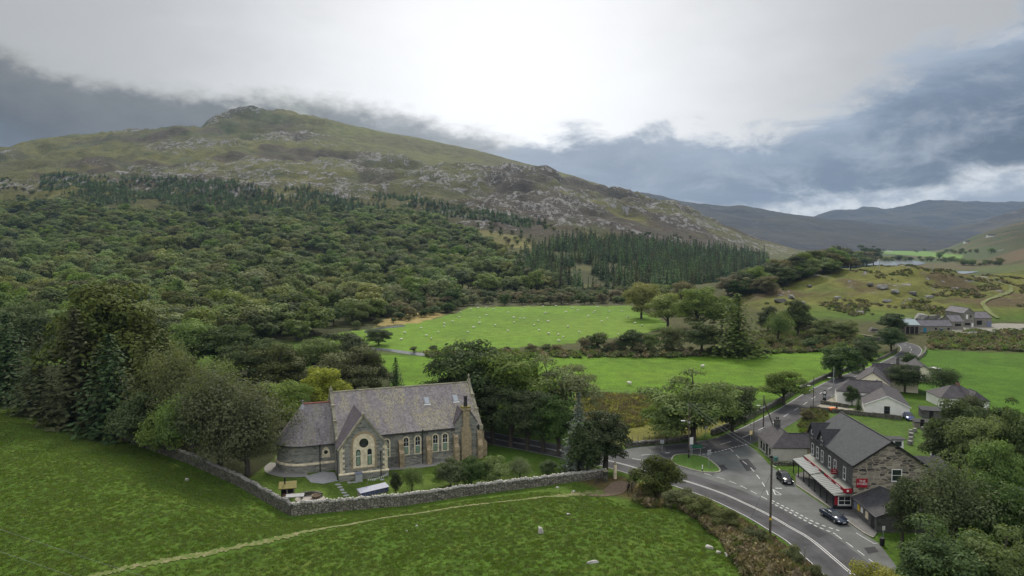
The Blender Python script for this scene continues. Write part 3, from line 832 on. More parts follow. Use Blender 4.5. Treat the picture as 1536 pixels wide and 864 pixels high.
def terrain_mat(name):
    m, t, b = new_mat(name)
    at = t.n('ShaderNodeVertexColor', layer_name='cover').outputs['Color']
    rkv = t.n('ShaderNodeVertexColor', layer_name='rockiness').outputs['Color']
    sc = t.n('ShaderNodeSeparateColor')
    t.put(sc.inputs[0], rkv)
    rkf, hillf, grassf = sc.outputs
    co = t.n('ShaderNodeTexCoord').outputs['Object']
    n1 = t.noise(co, 1.6, 4, 0.65)
    n2 = t.noise(co, 0.22, 5, 0.65)
    n3 = t.noise(t.scale(co, (1, 1, 1.5)), 0.035, 8, 0.68)
    n4 = t.noise(co, 6.0, 3, 0.7)
    v1 = t.ss(n1, 0.25, 0.75, 0.55, 1.45, 'LINEAR')
    v2 = t.ss(n2, 0.28, 0.72, 0.72, 1.28, 'LINEAR')
    v3 = t.ss(n3, 0.3, 0.7, 0.6, 1.4, 'LINEAR')
    v3 = t.math('ADD', t.math('MULTIPLY', v3, hillf), t.math('SUBTRACT', 1.0, hillf))
    v4 = t.ss(n4, 0.25, 0.75, 0.7, 1.3, 'LINEAR')
    k = t.math('MULTIPLY', t.math('MULTIPLY', v1, v2), t.math('MULTIPLY', v3, v4))
    cx = t.n('ShaderNodeCombineXYZ')
    for i in range(3):
        t.put(cx.inputs[i], k)
    c = t.mix(1.0, at, cx.outputs[0], 'MULTIPLY')
    yl = t.noise(co, 0.5, 4, 0.7)
    c = t.mix(t.math('MULTIPLY', t.ss(yl, 0.52, 0.72, 0, 0.45), grassf), c, (0.15, 0.16, 0.035))
    # crags: bare grey rock breaking through
    rn = t.noise(t.scale(co, (1, 0.6, 0.8)), 0.06, 9, 0.74, 0.5)
    rn2 = t.noise(t.scale(co, (1, 0.5, 0.8)), 0.17, 7, 0.75, 0.8)
    rm = t.math('MULTIPLY_ADD', rn2, 0.45, t.math('MULTIPLY', rn, 0.62))
    thr = t.math('MULTIPLY_ADD', rkf, -0.135, 0.674)
    rmask = t.ss(t.math('SUBTRACT', rm, thr), 0.006, 0.026)
    rmask = t.math('MULTIPLY', rmask, t.ss(rkf, 0.02, 0.2))
    rcol = t.ramp(t.noise(co, 0.35, 5, 0.7), [(0.3, (0.09, 0.087, 0.083)), (0.5, (0.20, 0.195, 0.185)), (0.68, (0.29, 0.282, 0.268))])
    c = t.mix(rmask, c, rcol)
    t.put(b.inputs['Base Color'], c)
    b.inputs['Roughness'].default_value = 0.95
    b.inputs['Specular IOR Level'].default_value = 0.1
    h = t.math('ADD', t.math('MULTIPLY', n1, 0.35), t.math('MULTIPLY', n4, 0.12))
    h2 = t.math('MULTIPLY', t.math('ADD', t.math('MULTIPLY', n3, 14.0), t.math('ADD', t.math('MULTIPLY', rmask, 2.5), t.math('MULTIPLY', rn2, 6.0))), hillf)
    t.put(b.inputs['Normal'], t.bump(t.math('ADD', h, h2), 0.75, 1.0))
    return m
MT['terrain'] = terrain_mat('terrain')
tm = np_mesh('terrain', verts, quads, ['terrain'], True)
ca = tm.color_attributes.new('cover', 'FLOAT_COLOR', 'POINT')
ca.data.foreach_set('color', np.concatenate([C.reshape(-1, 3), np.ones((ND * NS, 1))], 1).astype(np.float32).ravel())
hillmask = np.clip(sst(ZG, 12, 60) + 0.25 * kn, 0, 1)
grassy = np.where((YG < 330) & (ZG < 6), 1.0, 0.0) * infield
ca = tm.color_attributes.new('rockiness', 'FLOAT_COLOR', 'POINT')
ca.data.foreach_set('color', np.stack([np.clip(ROCK, 0, 1), hillmask, grassy, np.ones_like(ZG)], -1).astype(np.float32).ravel())
tag(obj('terrain', tm), kind='structure')
# low ground behind the viewer and out to the horizon, under the relief
gb = MB()
gb.face([(-14000, -9000, -1.5), (14000, -9000, -1.5), (14000, 16000, -1.5), (-14000, 16000, -1.5)])
MT['outland'] = plain('outland', (0.05, 0.07, 0.025), 0.95, var=0.4, scale=0.01)
tag(gb.build('ground', 'outland'), kind='structure')
nb = MB()
nb.face([(-700, -700, -0.2), (700, -700, -0.2), (700, 14.6, -0.2), (-700, 14.6, -0.2)])
tag(nb.build('pasture_ground', 'outland'), kind='structure')

# ------------------------------------------------------------------ far hills
def far_hill(name, pts, D, depth, back, mat, rug, seed):
    xs = np.array([p[0] for p in pts], float)
    zs = np.array([max(0, zy(p[1], D)) for p in pts])
    n, k = 220, 60
    px = np.linspace(xs[0], xs[-1], n)
    ridge = np.interp(px, xs, zs)
    w = np.ones(9) / 9
    ridge = np.convolve(np.pad(ridge, 4, 'edge'), w, 'valid')
    t = np.linspace(0, 1, k)
    tt = np.where(t < 0.75, t / 0.75, (1 - t) / 0.25)
    prof = tt ** 1.25
    yy = np.where(t < 0.75, D - depth + depth * t / 0.75, D + back * (t - 0.75) / 0.25)
    Xh = ((px - 768) / FPX)[None, :] * (D * 0.5 + yy[:, None] * 0.5)
    Yh = np.repeat(yy[:, None], n, 1)
    rd = 1 - np.abs(2 * fbm(Xh, Yh, 700, 6, seed, 0.55) - 1)
    Zh = ridge[None, :] * prof[:, None] + (rd - 0.75) * rug * np.clip(prof[:, None] * 2, 0, 1) * np.clip(ridge[None, :] / 120, 0, 1) - 2
    v = np.stack([Xh.ravel(), Yh.ravel(), Zh.ravel()], 1)
    i0 = (np.arange(k - 1)[:, None] * n + np.arange(n - 1)[None, :]).ravel()
    q = np.stack([i0, i0 + 1, i0 + n + 1, i0 + n], 1)
    tag(obj(name, np_mesh(name, v, q, [mat], True)), kind='structure')
def moor_mat(name, a, bb, c_):
    m, t, b = new_mat(name)
    co = t.n('ShaderNodeTexCoord').outputs['Object']
    n1 = t.noise(t.scale(co, (1, 1, 2)), 0.004, 8, 0.65)
    n2 = t.noise(t.scale(co, (1, 1, 2)), 0.012, 8, 0.72, 0.3)
    c = t.mix(t.ss(n1, 0.4, 0.6), a, bb)
    c = t.mix(t.ss(n2, 0.54, 0.62, 0, 0.8), c, c_)
    t.put(b.inputs['Base Color'], c)
    b.inputs['Roughness'].default_value = 0.95
    b.inputs['Specular IOR Level'].default_value = 0.1
    t.put(b.inputs['Normal'], t.bump(t.math('MULTIPLY', n2, 40.0), 0.8, 1.0))
    return m
MT['moor_far'] = moor_mat('moor_far', (0.032, 0.032, 0.036), (0.048, 0.047, 0.036), (0.07, 0.07, 0.072))
MT['moor_brown'] = moor_mat('moor_brown', (0.050, 0.041, 0.030), (0.070, 0.063, 0.034), (0.10, 0.092, 0.085))
far_hill('far_hill', [(800, 330), (860, 300), (905, 281), (940, 281), (975, 288), (1010, 297), (1050, 307), (1095, 310), (1130, 312), (1160, 314), (1200, 320), (1260, 329), (1330, 338), (1400, 345), (1470, 350), (1560, 356), (1700, 362)], 4300, 1500, 1500, 'moor_far', 60, 101)
far_hill('far_mountain', [(1130, 352), (1180, 338), (1235, 320), (1262, 314), (1300, 312), (1330, 313), (1360, 306), (1385, 302), (1420, 303), (1470, 304), (1536, 303), (1620, 296), (1760, 300)], 6600, 1800, 1500, 'moor_far', 90, 111)
far_hill('valley_side_hill', [(1380, 356), (1425, 344), (1455, 338), (1480, 330), (1510, 321), (1536, 312), (1580, 300), (1650, 278), (1760, 262)], 4700, 1300, 1500, 'moor_brown', 60, 121)

# ------------------------------------------------------------------ water
def water_mat(name, col, rough):
    m, t, b = new_mat(name)
    co = t.n('ShaderNodeTexCoord').outputs['Object']
    b.inputs['Base Color'].default_value = (*col, 1)
    b.inputs['Roughness'].default_value = rough
    b.inputs['Specular IOR Level'].default_value = 0.9
    t.put(b.inputs['Normal'], t.bump(t.noise(co, 0.5, 3), 0.12, 0.2))
    return m
MT['lake'] = water_mat('lake', (0.30, 0.33, 0.36), 0.12)
MT['river'] = water_mat('river', (0.10, 0.11, 0.12), 0.15)
def sheet(name, pts, mat, dz=0.03, kind='structure', z=None):
    """a level or draped sheet of ground: the outline is cut into short edges and filled"""
    bm = bmesh.new()
    vs = [bm.verts.new((x, y, (Z1(x, y) if z is None else z) + dz)) for x, y in pts]
    f = bm.faces.new(vs)
    f.normal_update()
    if f.normal.z < 0:
        f.normal_flip()
    bmesh.ops.triangulate(bm, faces=[f])
    me = bpy.data.meshes.new(name)
    bm.to_mesh(me)
    bm.free()
    me.materials.append(MT[mat])
    return tag(obj(name, me), kind=kind)
def pxpoly(pts, z=0.0):
    return [PZ(x, y, z) for x, y in pts]
def smooth_line(pts, n=8):
    out = []
    P_ = [Vector((p[0], p[1])) for p in pts]
    for i in range(len(P_) - 1):
        p0, p1, p2, p3 = P_[max(0, i - 1)], P_[i], P_[i + 1], P_[min(len(P_) - 1, i + 2)]
        for k in range(n):
            t = k / n
            out.append(0.5 * ((2 * p1) + (p2 - p0) * t + (2 * p0 - 5 * p1 + 4 * p2 - p3) * t * t + (3 * p1 - p0 - 3 * p2 + p3) * t**3))
    out.append(P_[-1])
    return out
sheet('lake_water', smooth_line(pxpoly([(1285, 391.0), (1330, 392), (1372, 391.5), (1388, 394), (1380, 397.5), (1350, 399.5), (1310, 398), (1270, 397), (1260, 393), (1285, 391)]), 5)[:-1], 'lake', 0.6, z=0.0)
sheet('near_lake_water', smooth_line(pxpoly([(1395, 407.2), (1430, 407.4), (1466, 407.6), (1462, 409), (1445, 411.5), (1420, 413), (1395, 412), (1380, 409), (1395, 407.2)]), 5)[:-1], 'lake', 0.5, z=0.0)
sheet('river_water', smooth_line(pxpoly([(1478, 522), (1500, 518.5), (1525, 517), (1560, 518), (1570, 522), (1530, 524), (1500, 524.5), (1478, 522)]), 5)[:-1], 'river', 0.06)
sheet('stream_water', smooth_line(pxpoly([(545, 520), (580, 523), (640, 530), (720, 531), (720, 535), (640, 534.5), (580, 527), (540, 523), (545, 520)]), 5)[:-1], 'river', 0.06)
sheet('brook_water', smooth_line(pxpoly([(548, 496), (575, 491), (605, 488), (606, 490), (575, 493.5), (548, 499), (548, 496)]), 5)[:-1], 'river', 0.05)

# ------------------------------------------------------------------ roads
def road_mat(name, col, patch=0.35):
    m, t, b = new_mat(name)
    uvs = t.n('ShaderNodeSeparateXYZ')
    t.put(uvs.inputs[0], t.n('ShaderNodeUVMap').outputs[0])
    trk = t.math('COSINE', t.math('MULTIPLY', uvs.outputs[0], 12.566))
    worn = t.noise(t.scale(t.n('ShaderNodeUVMap').outputs[0], (2.2, 0.05, 1)), 1.5, 4, 0.6)
    co = t.n('ShaderNodeTexCoord').outputs['Object']
    n1 = t.noise(co, 0.22, 5, 0.6)
    n2 = t.noise(co, 14, 3, 0.7)
    k = t.math('MULTIPLY', t.ss(n1, 0.3, 0.7, 1 - patch, 1 + patch, 'LINEAR'), t.ss(n2, 0.2, 0.8, 0.8, 1.2, 'LINEAR'))
    k = t.math('MULTIPLY', k, t.math('MULTIPLY_ADD', trk, 0.10, 1.0))
    k = t.math('MULTIPLY', k, t.ss(worn, 0.3, 0.7, 0.75, 1.25, 'LINEAR'))
    cx = t.n('ShaderNodeCombineXYZ')
    for i in range(3):
        t.put(cx.inputs[i], k)
    t.put(b.inputs['Base Color'], t.mix(1.0, (*col, 1), cx.outputs[0], 'MULTIPLY'))
    b.inputs['Roughness'].default_value = 0.85
    b.inputs['Specular IOR Level'].default_value = 0.15
    return m
MT['asphalt'] = road_mat('asphalt', (0.058, 0.058, 0.062), 0.4)
MT['asphalt_old'] = road_mat('asphalt_old', (0.090, 0.095, 0.093), 0.3)
MT['road_far'] = road_mat('road_far', (0.26, 0.265, 0.27), 0.15)
MT['track'] = plain('track', (0.20, 0.19, 0.16), 0.95, var=0.3, scale=0.8)
wm, t_, b_ = new_mat('road_white')
co_ = t_.n('ShaderNodeTexCoord').outputs['Object']
t_.put(b_.inputs['Base Color'], t_.mix(t_.ss(t_.noise(co_, 3.5, 5, 0.7), 0.52, 0.7, 0, 0.75), (0.46, 0.46, 0.45), (0.13, 0.13, 0.13)))
b_.inputs['Roughness'].default_value = 0.7
MT['road_white'] = wm

def strip(name, line, hw, mat, dz, kind='structure', drape=False, parent=None, hw2=None, sub=6, ragged=0.0):
    rr = random.Random(5)
    L_ = smooth_line(line, sub)
    vs, fs = [], []
    for i, p in enumerate(L_):
        d = (L_[min(i + 1, len(L_) - 1)] - L_[max(i - 1, 0)]).normalized()
        nrm = Vector((-d.y, d.x))
        w = hw if hw2 is None else hw + (hw2 - hw) * i / (len(L_) - 1)
        for q in (-1, 1):
            x, y = p + nrm * w * q * (1 + rr.uniform(-ragged, ragged))
            vs.append((x, y, (Z1(x, y) if drape else 0) + dz))
    for i in range(len(L_) - 1):
        fs.append((2 * i, 2 * i + 2, 2 * i + 3, 2 * i + 1))
    me = bpy.data.meshes.new(name)
    me.from_pydata(vs, [], fs)
    uvl = me.uv_layers.new(name='UVMap')
    run = [0.0]
    for a, b in zip(L_[:-1], L_[1:]):
        run.append(run[-1] + (b - a).length)
    uvl.data.foreach_set('uv', np.array([(0, run[i], 0, run[i + 1], 1, run[i + 1], 1, run[i]) for i in range(len(L_) - 1)], np.float32).ravel())
    me.materials.append(MT[mat])
    me.update()
    o = obj(name, me, parent)
    return tag(o, kind=kind) if kind else o
R1L = [PZ(*p) for p in ((560, 606), (640, 632), (735, 657), (800, 669), (860, 681), (921, 693), (975, 708), (1023, 720), (1080, 739), (1117, 755), (1154, 773), (1185, 791), (1217, 810), (1272, 856), (1330, 905), (1420, 990))]
R2L = [PZ(*p) for p in ((985, 679), (1015, 676), (1040, 674), (1061, 671), (1082, 666.5), (1100, 661), (1119, 654), (1156, 636), (1196, 612.8), (1238, 586), (1277, 567), (1318, 553.5), (1345, 542), (1362, 532), (1367, 524), (1360, 517.5), (1344, 513), (1322, 507.5), (1290, 502.5), (1255, 499)) ]
FORE = pxpoly([(905, 682), (950, 671), (1000, 667), (1060, 660), (1100, 650), (1128, 672), (1140, 682), (1157, 700), (1193, 723), (1194, 730), (1240, 761), (1296, 801), (1318, 815), (1345, 850), (1330, 900), (1275, 858), (1217, 812), (1154, 775), (1080, 741), (1023, 722), (960, 706)])
sheet('junction_road', FORE, 'asphalt_old', 0.016, z=0.0)
MT['asphalt_patch'] = road_mat('asphalt_patch', (0.034, 0.034, 0.037), 0.2)
for k, pp_ in enumerate(([(1108, 690), (1122, 688), (1135, 704), (1120, 707)], [(1205, 790), (1216, 786), (1240, 802), (1228, 807)], [(1072, 700), (1085, 697), (1092, 704), (1080, 708)], [(1296, 822), (1312, 820), (1318, 828), (1302, 831)])):
    sheet('road_patch', pxpoly(pp_), 'asphalt_patch', 0.033, z=0.0)
strip('main_road', R1L, 3.7, 'asphalt', 0.022)
strip('valley_road', R2L, 3.6, 'asphalt', 0.028)
# painted lines
def lane_marks(name, line, w, dash=None, off=0.0, dz=0.036, t0=0.0, t1=1.0):
    L_ = smooth_line(line, 14)
    P_ = []
    for i, p in enumerate(L_):
        d = (L_[min(i + 1, len(L_) - 1)] - L_[max(i - 1, 0)]).normalized()
        P_.append(p + Vector((-d.y, d.x)) * off)
    cum = [0]
    for a, b in zip(P_[:-1], P_[1:]):
        cum.append(cum[-1] + (b - a).length)
    tot = cum[-1]
    def at(s):
        i = min(max(int(np.searchsorted(cum, s)) - 1, 0), len(P_) - 2)
        f = (s - cum[i]) / max(1e-6, cum[i + 1] - cum[i])
        return P_[i].lerp(P_[i + 1], f), (P_[i + 1] - P_[i]).normalized()
    m = MB()
    s, end = tot * t0, tot * t1
    while s < end:
        e = min(end, s + (dash[0] if dash else 3.0))
        k = max(1, int((e - s) / 1.2))
        for j in range(k):
            (p, d), (q, d2) = at(s + (e - s) * j / k), at(s + (e - s) * (j + 1) / k)
            n1, n2 = Vector((-d.y, d.x)) * w / 2, Vector((-d2.y, d2.x)) * w / 2
            m.face([(*(p - n1), dz), (*(q - n2), dz), (*(q + n2), dz), (*(p + n1), dz)])
        s = e + (dash[1] if dash else 0)
    o = m.build(name, 'road_white')
    tag(o, kind='structure')
    return o
for off in (-0.16, 0.16):
    lane_marks('road_markings', R1L, 0.14, None, off, t0=0.30)
lane_marks('road_markings', R1L, 0.12, None, 3.45, t0=0.0, t1=0.36)
lane_marks('road_markings', R1L, 0.12, None, -3.45, t0=0.0)
lane_marks('road_markings', R2L, 0.15, (3.6, 4.2), 0.0, t0=0.03, t1=0.98)
lane_marks('road_markings', R2L, 0.12, None, 3.35, t0=0.1, t1=0.99)
lane_marks('road_markings', R2L, 0.12, None, -3.35, t0=0.32, t1=0.99)
def px_marks(pts, w, dash=None):
    lane_marks('road_markings', pxpoly(pts), w, dash)
px_marks([(1056, 710), (1100, 724), (1150, 749), (1160, 756)], 0.14, (1.6, 1.0))
px_marks([(1158, 751), (1190, 767), (1225, 785), (1259, 796.5)], 0.22, (0.6, 0.45))
px_marks([(1156, 754), (1187, 770), (1221, 788), (1253, 801)], 0.22, (0.6, 0.45))
px_marks([(1253, 802), (1285, 825), (1306, 841), (1330, 860)], 0.14, (1.6, 1.0))
px_marks([(1095, 673), (1112, 690), (1128, 704), (1146, 728), (1153, 745)], 0.14, (2.2, 1.8))
px_marks([(1041, 684), (1075, 678), (1106, 670), (1120, 667)], 0.25, (0.6, 0.4))
px_marks([(1284, 799.5), (1298, 808), (1312, 816)], 0.12)
px_marks([(1309, 815.5), (1316, 815.2)], 0.12)
px_marks([(1159.5, 734), (1163, 742.5)], 0.15)
px_marks([(1163, 742.5), (1172, 742.5)], 0.15)
px_marks([(1172, 742), (1160, 734.5)], 0.12)
px_marks([(1163, 732.5), (1173, 732.8)], 0.3)
px_marks([(1158, 698), (1168, 703), (1172, 708)], 0.15, (1.2, 0.8))
px_marks([(962, 683), (985, 681), (1005, 679)], 0.2, (2.5, 2.5))
px_marks([(948, 688), (975, 692)], 0.2, (2.0, 2.0))
# far road seen across the valley
def far_strip(pts, hw, D):
    strip('distant_road', [tuple(PD(x, y, D)[:2]) for x, y in pts], hw, 'road_far', 0.6, drape=True)
far_strip([(1496, 390), (1496, 386), (1503, 381), (1506, 378)], 4.0, 1400)
pm, t_, b_ = new_mat('footpath')
co_ = t_.n('ShaderNodeTexCoord').outputs['Object']
t_.put(b_.inputs['Base Color'], t_.mix(t_.ss(t_.noise(co_, 1.1, 6, 0.75), 0.40, 0.56), (0.185, 0.172, 0.085), (0.085, 0.120, 0.022)))
b_.inputs['Roughness'].default_value = 0.95
MT['footpath'] = pm
# farm lane and its yard
sheet('farm_yard', pxpoly([(1300, 499), (1352, 501), (1390, 500), (1440, 503), (1500, 497), (1545, 494), (1560, 490), (1500, 489), (1440, 492), (1360, 497)]), 'track', 0.22)
strip('grass_track', [tuple(G(x, y)[:2]) for x, y in ((1497, 478), (1485, 470), (1478, 462), (1474, 456), (1482, 450), (1500, 444), (1515, 438), (1516, 432), (1508, 428), (1496, 424))], 1.1, 'footpath', 0.45, drape=True, sub=10)
# worn footpath across the pasture
strip('footpath', [tuple(G(x, y)[:2]) for x, y in ((60, 890), (150, 863), (270, 838), (400, 812), (520, 788), (600, 774), (700, 759), (790, 749), (860, 742), (905, 738))], 0.5, 'footpath', 0.07, drape=True, hw2=0.85, sub=40, ragged=0.7)
sheet('gateway_earth', smooth_line([tuple(G(x, y)[:2]) for x, y in ((880, 744), (905, 735), (918, 724), (935, 722), (941, 731), (932, 741), (905, 745), (880, 744))], 4)[:-1], 'earth', 0.06)
# grass island with its stone kerb
ISL = smooth_line(pxpoly([(1006, 690), (1012, 683), (1033, 681.5), (1050, 684), (1062, 688), (1074, 697), (1081, 705), (1078, 709), (1064, 709.5), (1050, 708), (1030, 703), (1012, 697), (1006, 690)]), 5)[:-1]
ctr = sum(ISL, Vector((0, 0))) / len(ISL)
mk = MB()
n_ = len(ISL)
inner = [p + (ctr - p).normalized() * 0.28 for p in ISL]
for i in range(n_):
    j = (i + 1) % n_
    a, b, c, d = ISL[i], ISL[j], inner[j], inner[i]
    mk.face([(*a, 0.015), (*b, 0.015), (*b, 0.14), (*a, 0.14)])
    mk.face([(*a, 0.14), (*b, 0.14), (*c, 0.14), (*d, 0.14)])
    mk.face([(*d, 0.14), (*c, 0.14), (*c, 0.02), (*d, 0.02)])
tag(mk.build('island_kerb', 'kerb'), kind='structure')
MT['lawn'] = plain('lawn', (0.062, 0.125, 0.016), 0.95, var=0.45, scale=2.5, bump=0.4)
sheet('traffic_island_lawn', inner, 'lawn', 0.12, z=0.0)
# pavement before the shop
PAV = pxpoly([(1193, 712), (1194, 727), (1218, 743), (1246, 762), (1272, 782), (1297, 800), (1311, 807), (1316, 800), (1290, 770), (1262, 742), (1215, 706)])
mk = MB()
PAVo = PAV[1:7]
zt = 0.13
mk.face([(*p, zt) for p in PAV])
if (Vector(PAV[1]) - Vector(PAV[0])).to_3d().cross((Vector(PAV[2]) - Vector(PAV[1])).to_3d()).z < 0:
    mk.v = mk.v[::-1]
tag(mk.build('pavement', 'pavement'), kind='structure')
strip('kerb', [(x - 0.08, y) for x, y in PAVo], 0.09, 'kerb', 0.142)
mk = MB()
for a, b in zip(PAVo[:-1], PAVo[1:]):
    mk.face([(a[0] - 0.17, a[1], 0.014), (b[0] - 0.17, b[1], 0.014), (b[0] - 0.17, b[1], 0.142), (a[0] - 0.17, a[1], 0.142)])
tag(mk.build('kerb_face', 'kerb'), kind='structure')

# ------------------------------------------------------------------ trees
def kites(c, nrm, size, rg, stretch=1.5):
    """leaf sprays: one kite-shaped face each, facing nrm with its own roll"""
    n = len(c)
    nrm = nrm / np.maximum(np.linalg.norm(nrm, axis=1, keepdims=True), 1e-6)
    r = rg.normal(size=(n, 3))
    a = np.cross(nrm, r)
    a /= np.maximum(np.linalg.norm(a, axis=1, keepdims=True), 1e-6)
    b = np.cross(nrm, a)
    s = size[:, None] if np.ndim(size) else size
    v = np.empty((n, 4, 3))
    v[:, 0] = c - a * s * 0.5 * stretch
    v[:, 1] = c + b * s * 0.42 - a * s * 0.08
    v[:, 2] = c + a * s * 0.5 * stretch
    v[:, 3] = c - b * s * 0.42 - a * s * 0.08
    return v.reshape(-1, 3)
def crown_broad(rg, H=10.0, R=4.0, base=2.2, blobs=34, per=300, leaf=0.3, flat=0.8, spread=1.0, lop=0.25, airy=0.25, top=1.0, rough=0.34, skirt=0.45):
    """returns leaf quads and the blob centres, crown of height base..H and radius R"""
    zc, rz = (H + base) / 2, (H - base) / 2
    cs, rs = [], []
    lobes = rg.uniform(1 - lop, 1 + lop, 9)
    k = 0
    while len(cs) < blobs:
        d = rg.normal(size=3)
        d /= np.linalg.norm(d)
        rad = rg.uniform(0.45, 0.86) if k % 4 else rg.uniform(0.0, 0.5)
        k += 1
        az = (math.atan2(d[1], d[0]) / (2 * math.pi) * 9) % 9
        i = int(az)
        lb = lobes[i] * (1 - az + i) + lobes[(i + 1) % 9] * (az - i)
        zz = zc + d[2] * rz * rad * (1.0 if d[2] > 0 else 0.9)
        wid = 1.0 if d[2] > 0 else 1 - skirt * d[2]
        cs.append((d[0] * R * rad * lb * wid * spread, d[1] * R * rad * lb * wid * spread, zz))
        rs.append(R * rg.uniform(0.20, 0.40) * (1.1 - 0.35 * rad))
    out, nr, sz = [], [], []
    for c, r in zip(cs, rs):
        m = int(per * (r / (R * 0.3)) ** 2)
        d = rg.normal(size=(m, 3))
        d /= np.linalg.norm(d, axis=1, keepdims=True)
        d[:, 2] = np.where(d[:, 2] < -0.45, -d[:, 2] * rg.uniform(0, 1, m), d[:, 2])
        q = rg.uniform(0.55, 1.08, m) ** 0.6 * (1 + airy * (rg.uniform(size=m) < 0.15))
        p = np.array(c) + d * (r * q)[:, None] * np.array([1.15, 1.15, flat])
        out.append(p)
        nr.append(d * 1.0 + np.array([0, 0, 0.45]) + rg.normal(size=(m, 3)) * rough)
        sz.append(leaf * rg.uniform(0.6, 1.35, m))
    return np.concatenate(out), np.concatenate(nr), np.concatenate(sz), np.array(cs)
def crown_conifer(rg, H=10.0, R=2.0, base=0.6, whorls=22, arms=9, sprays=6, leaf=0.35, droop=0.25, ragged=0.2, power=0.9):
    out, nr, sz = [], [], []
    for w in range(whorls):
        t = (w + rg.uniform(0, 0.6)) / whorls
        z = base + (H - base) * t
        L = R * (1 - t) ** power + 0.06 * R
        na = max(4, int(arms * (1 - 0.45 * t)))
        for a in range(na):
            an = 2 * math.pi * (a + rg.uniform(-0.3, 0.3)) / na + w * 2.4
            l = L * rg.uniform(1 - ragged, 1 + ragged)
            k = max(2, int(sprays * (0.35 + 0.65 * (1 - t))))
            f = (np.arange(k) + rg.uniform(0.2, 0.9, k)) / k
            side = rg.normal(size=k) * 0.10 * l
            x = np.cos(an) * f * l - np.sin(an) * side
            y = np.sin(an) * f * l + np.cos(an) * side
            zz = z - droop * l * f ** 1.3 + rg.normal(size=k) * 0.05 * L + 0.08 * l
            out.append(np.stack([x, y, zz], 1))
            nr.append(np.stack([np.cos(an) * 0.5 * np.ones(k), np.sin(an) * 0.5 * np.ones(k), np.ones(k)], 1) + rg.normal(size=(k, 3)) * 0.35)
            sz.append(leaf * rg.uniform(0.7, 1.35, k) * (0.55 + 0.45 * (1 - t)))
    m = int(whorls * 2)
    out.append(np.stack([rg.normal(size=m) * 0.03 * R, rg.normal(size=m) * 0.03 * R, H - rg.uniform(0, 0.12, m) * H], 1))
    nr.append(rg.normal(size=(m, 3)) + np.array([0, 0, 0.3]))
    sz.append(np.full(m, leaf * 0.5))
    return np.concatenate(out), np.concatenate(nr), np.concatenate(sz)
def tube_rings(pts, rads, n=7):
    """tapered limb as vertices and quads"""
    v, q = [], []
    pts = [np.array(p, float) for p in pts]
    for i, (p, r) in enumerate(zip(pts, rads)):
        d = pts[min(i + 1, len(pts) - 1)] - pts[max(i - 1, 0)]
        d /= np.linalg.norm(d) + 1e-9
        a = np.cross(d, [0.3, 1, 0.1] if abs(d[2]) > 0.7 else [0, 0, 1])
        a /= np.linalg.norm(a)
        b = np.cross(d, a)
        for k in range(n):
            t = 2 * math.pi * k / n
            v.append(p + (a * math.cos(t) + b * math.sin(t)) * r)
    for i in range(len(pts) - 1):
        for k in range(n):
            j = (k + 1) % n
            q.append((i * n + k, i * n + j, (i + 1) * n + j, (i + 1) * n + k))
    return v, q
def trunk_geo(rg, H, centres=None, r=0.28, limbs=6, topfrac=0.75, forks=None):
    V, Q = [], []
    def add(p, rr):
        v, q = tube_rings(p, rr)
        o = len(V)
        V.extend(v)
        Q.extend([tuple(a + o for a in f) for f in q])
    bend = rg.normal(size=2) * 0.02 * H
    P_ = [(bend[0] * t, bend[1] * t, H * topfrac * t - 0.25) for t in (0, 0.04, 0.25, 0.5, 0.75, 1)]
    add(P_, [r * 1.5, r * 1.1, r * 0.95, r * 0.8, r * 0.5, r * 0.16])
    if centres is not None:
        idx = rg.permutation(len(centres))[:limbs]
        for i in idx:
            c = centres[i]
            z0 = min(H * topfrac * 0.8, max(H * 0.14, c[2] * rg.uniform(0.35, 0.6)))
            t = z0 / (H * topfrac)
            p0 = np.array([bend[0] * t, bend[1] * t, z0])
            m = (p0 + c) / 2 + np.array([0, 0, 0.05 * H])
            add([p0, m, c], [r * 0.5, r * 0.33, r * 0.1])
    return np.array(V), np.array(Q)

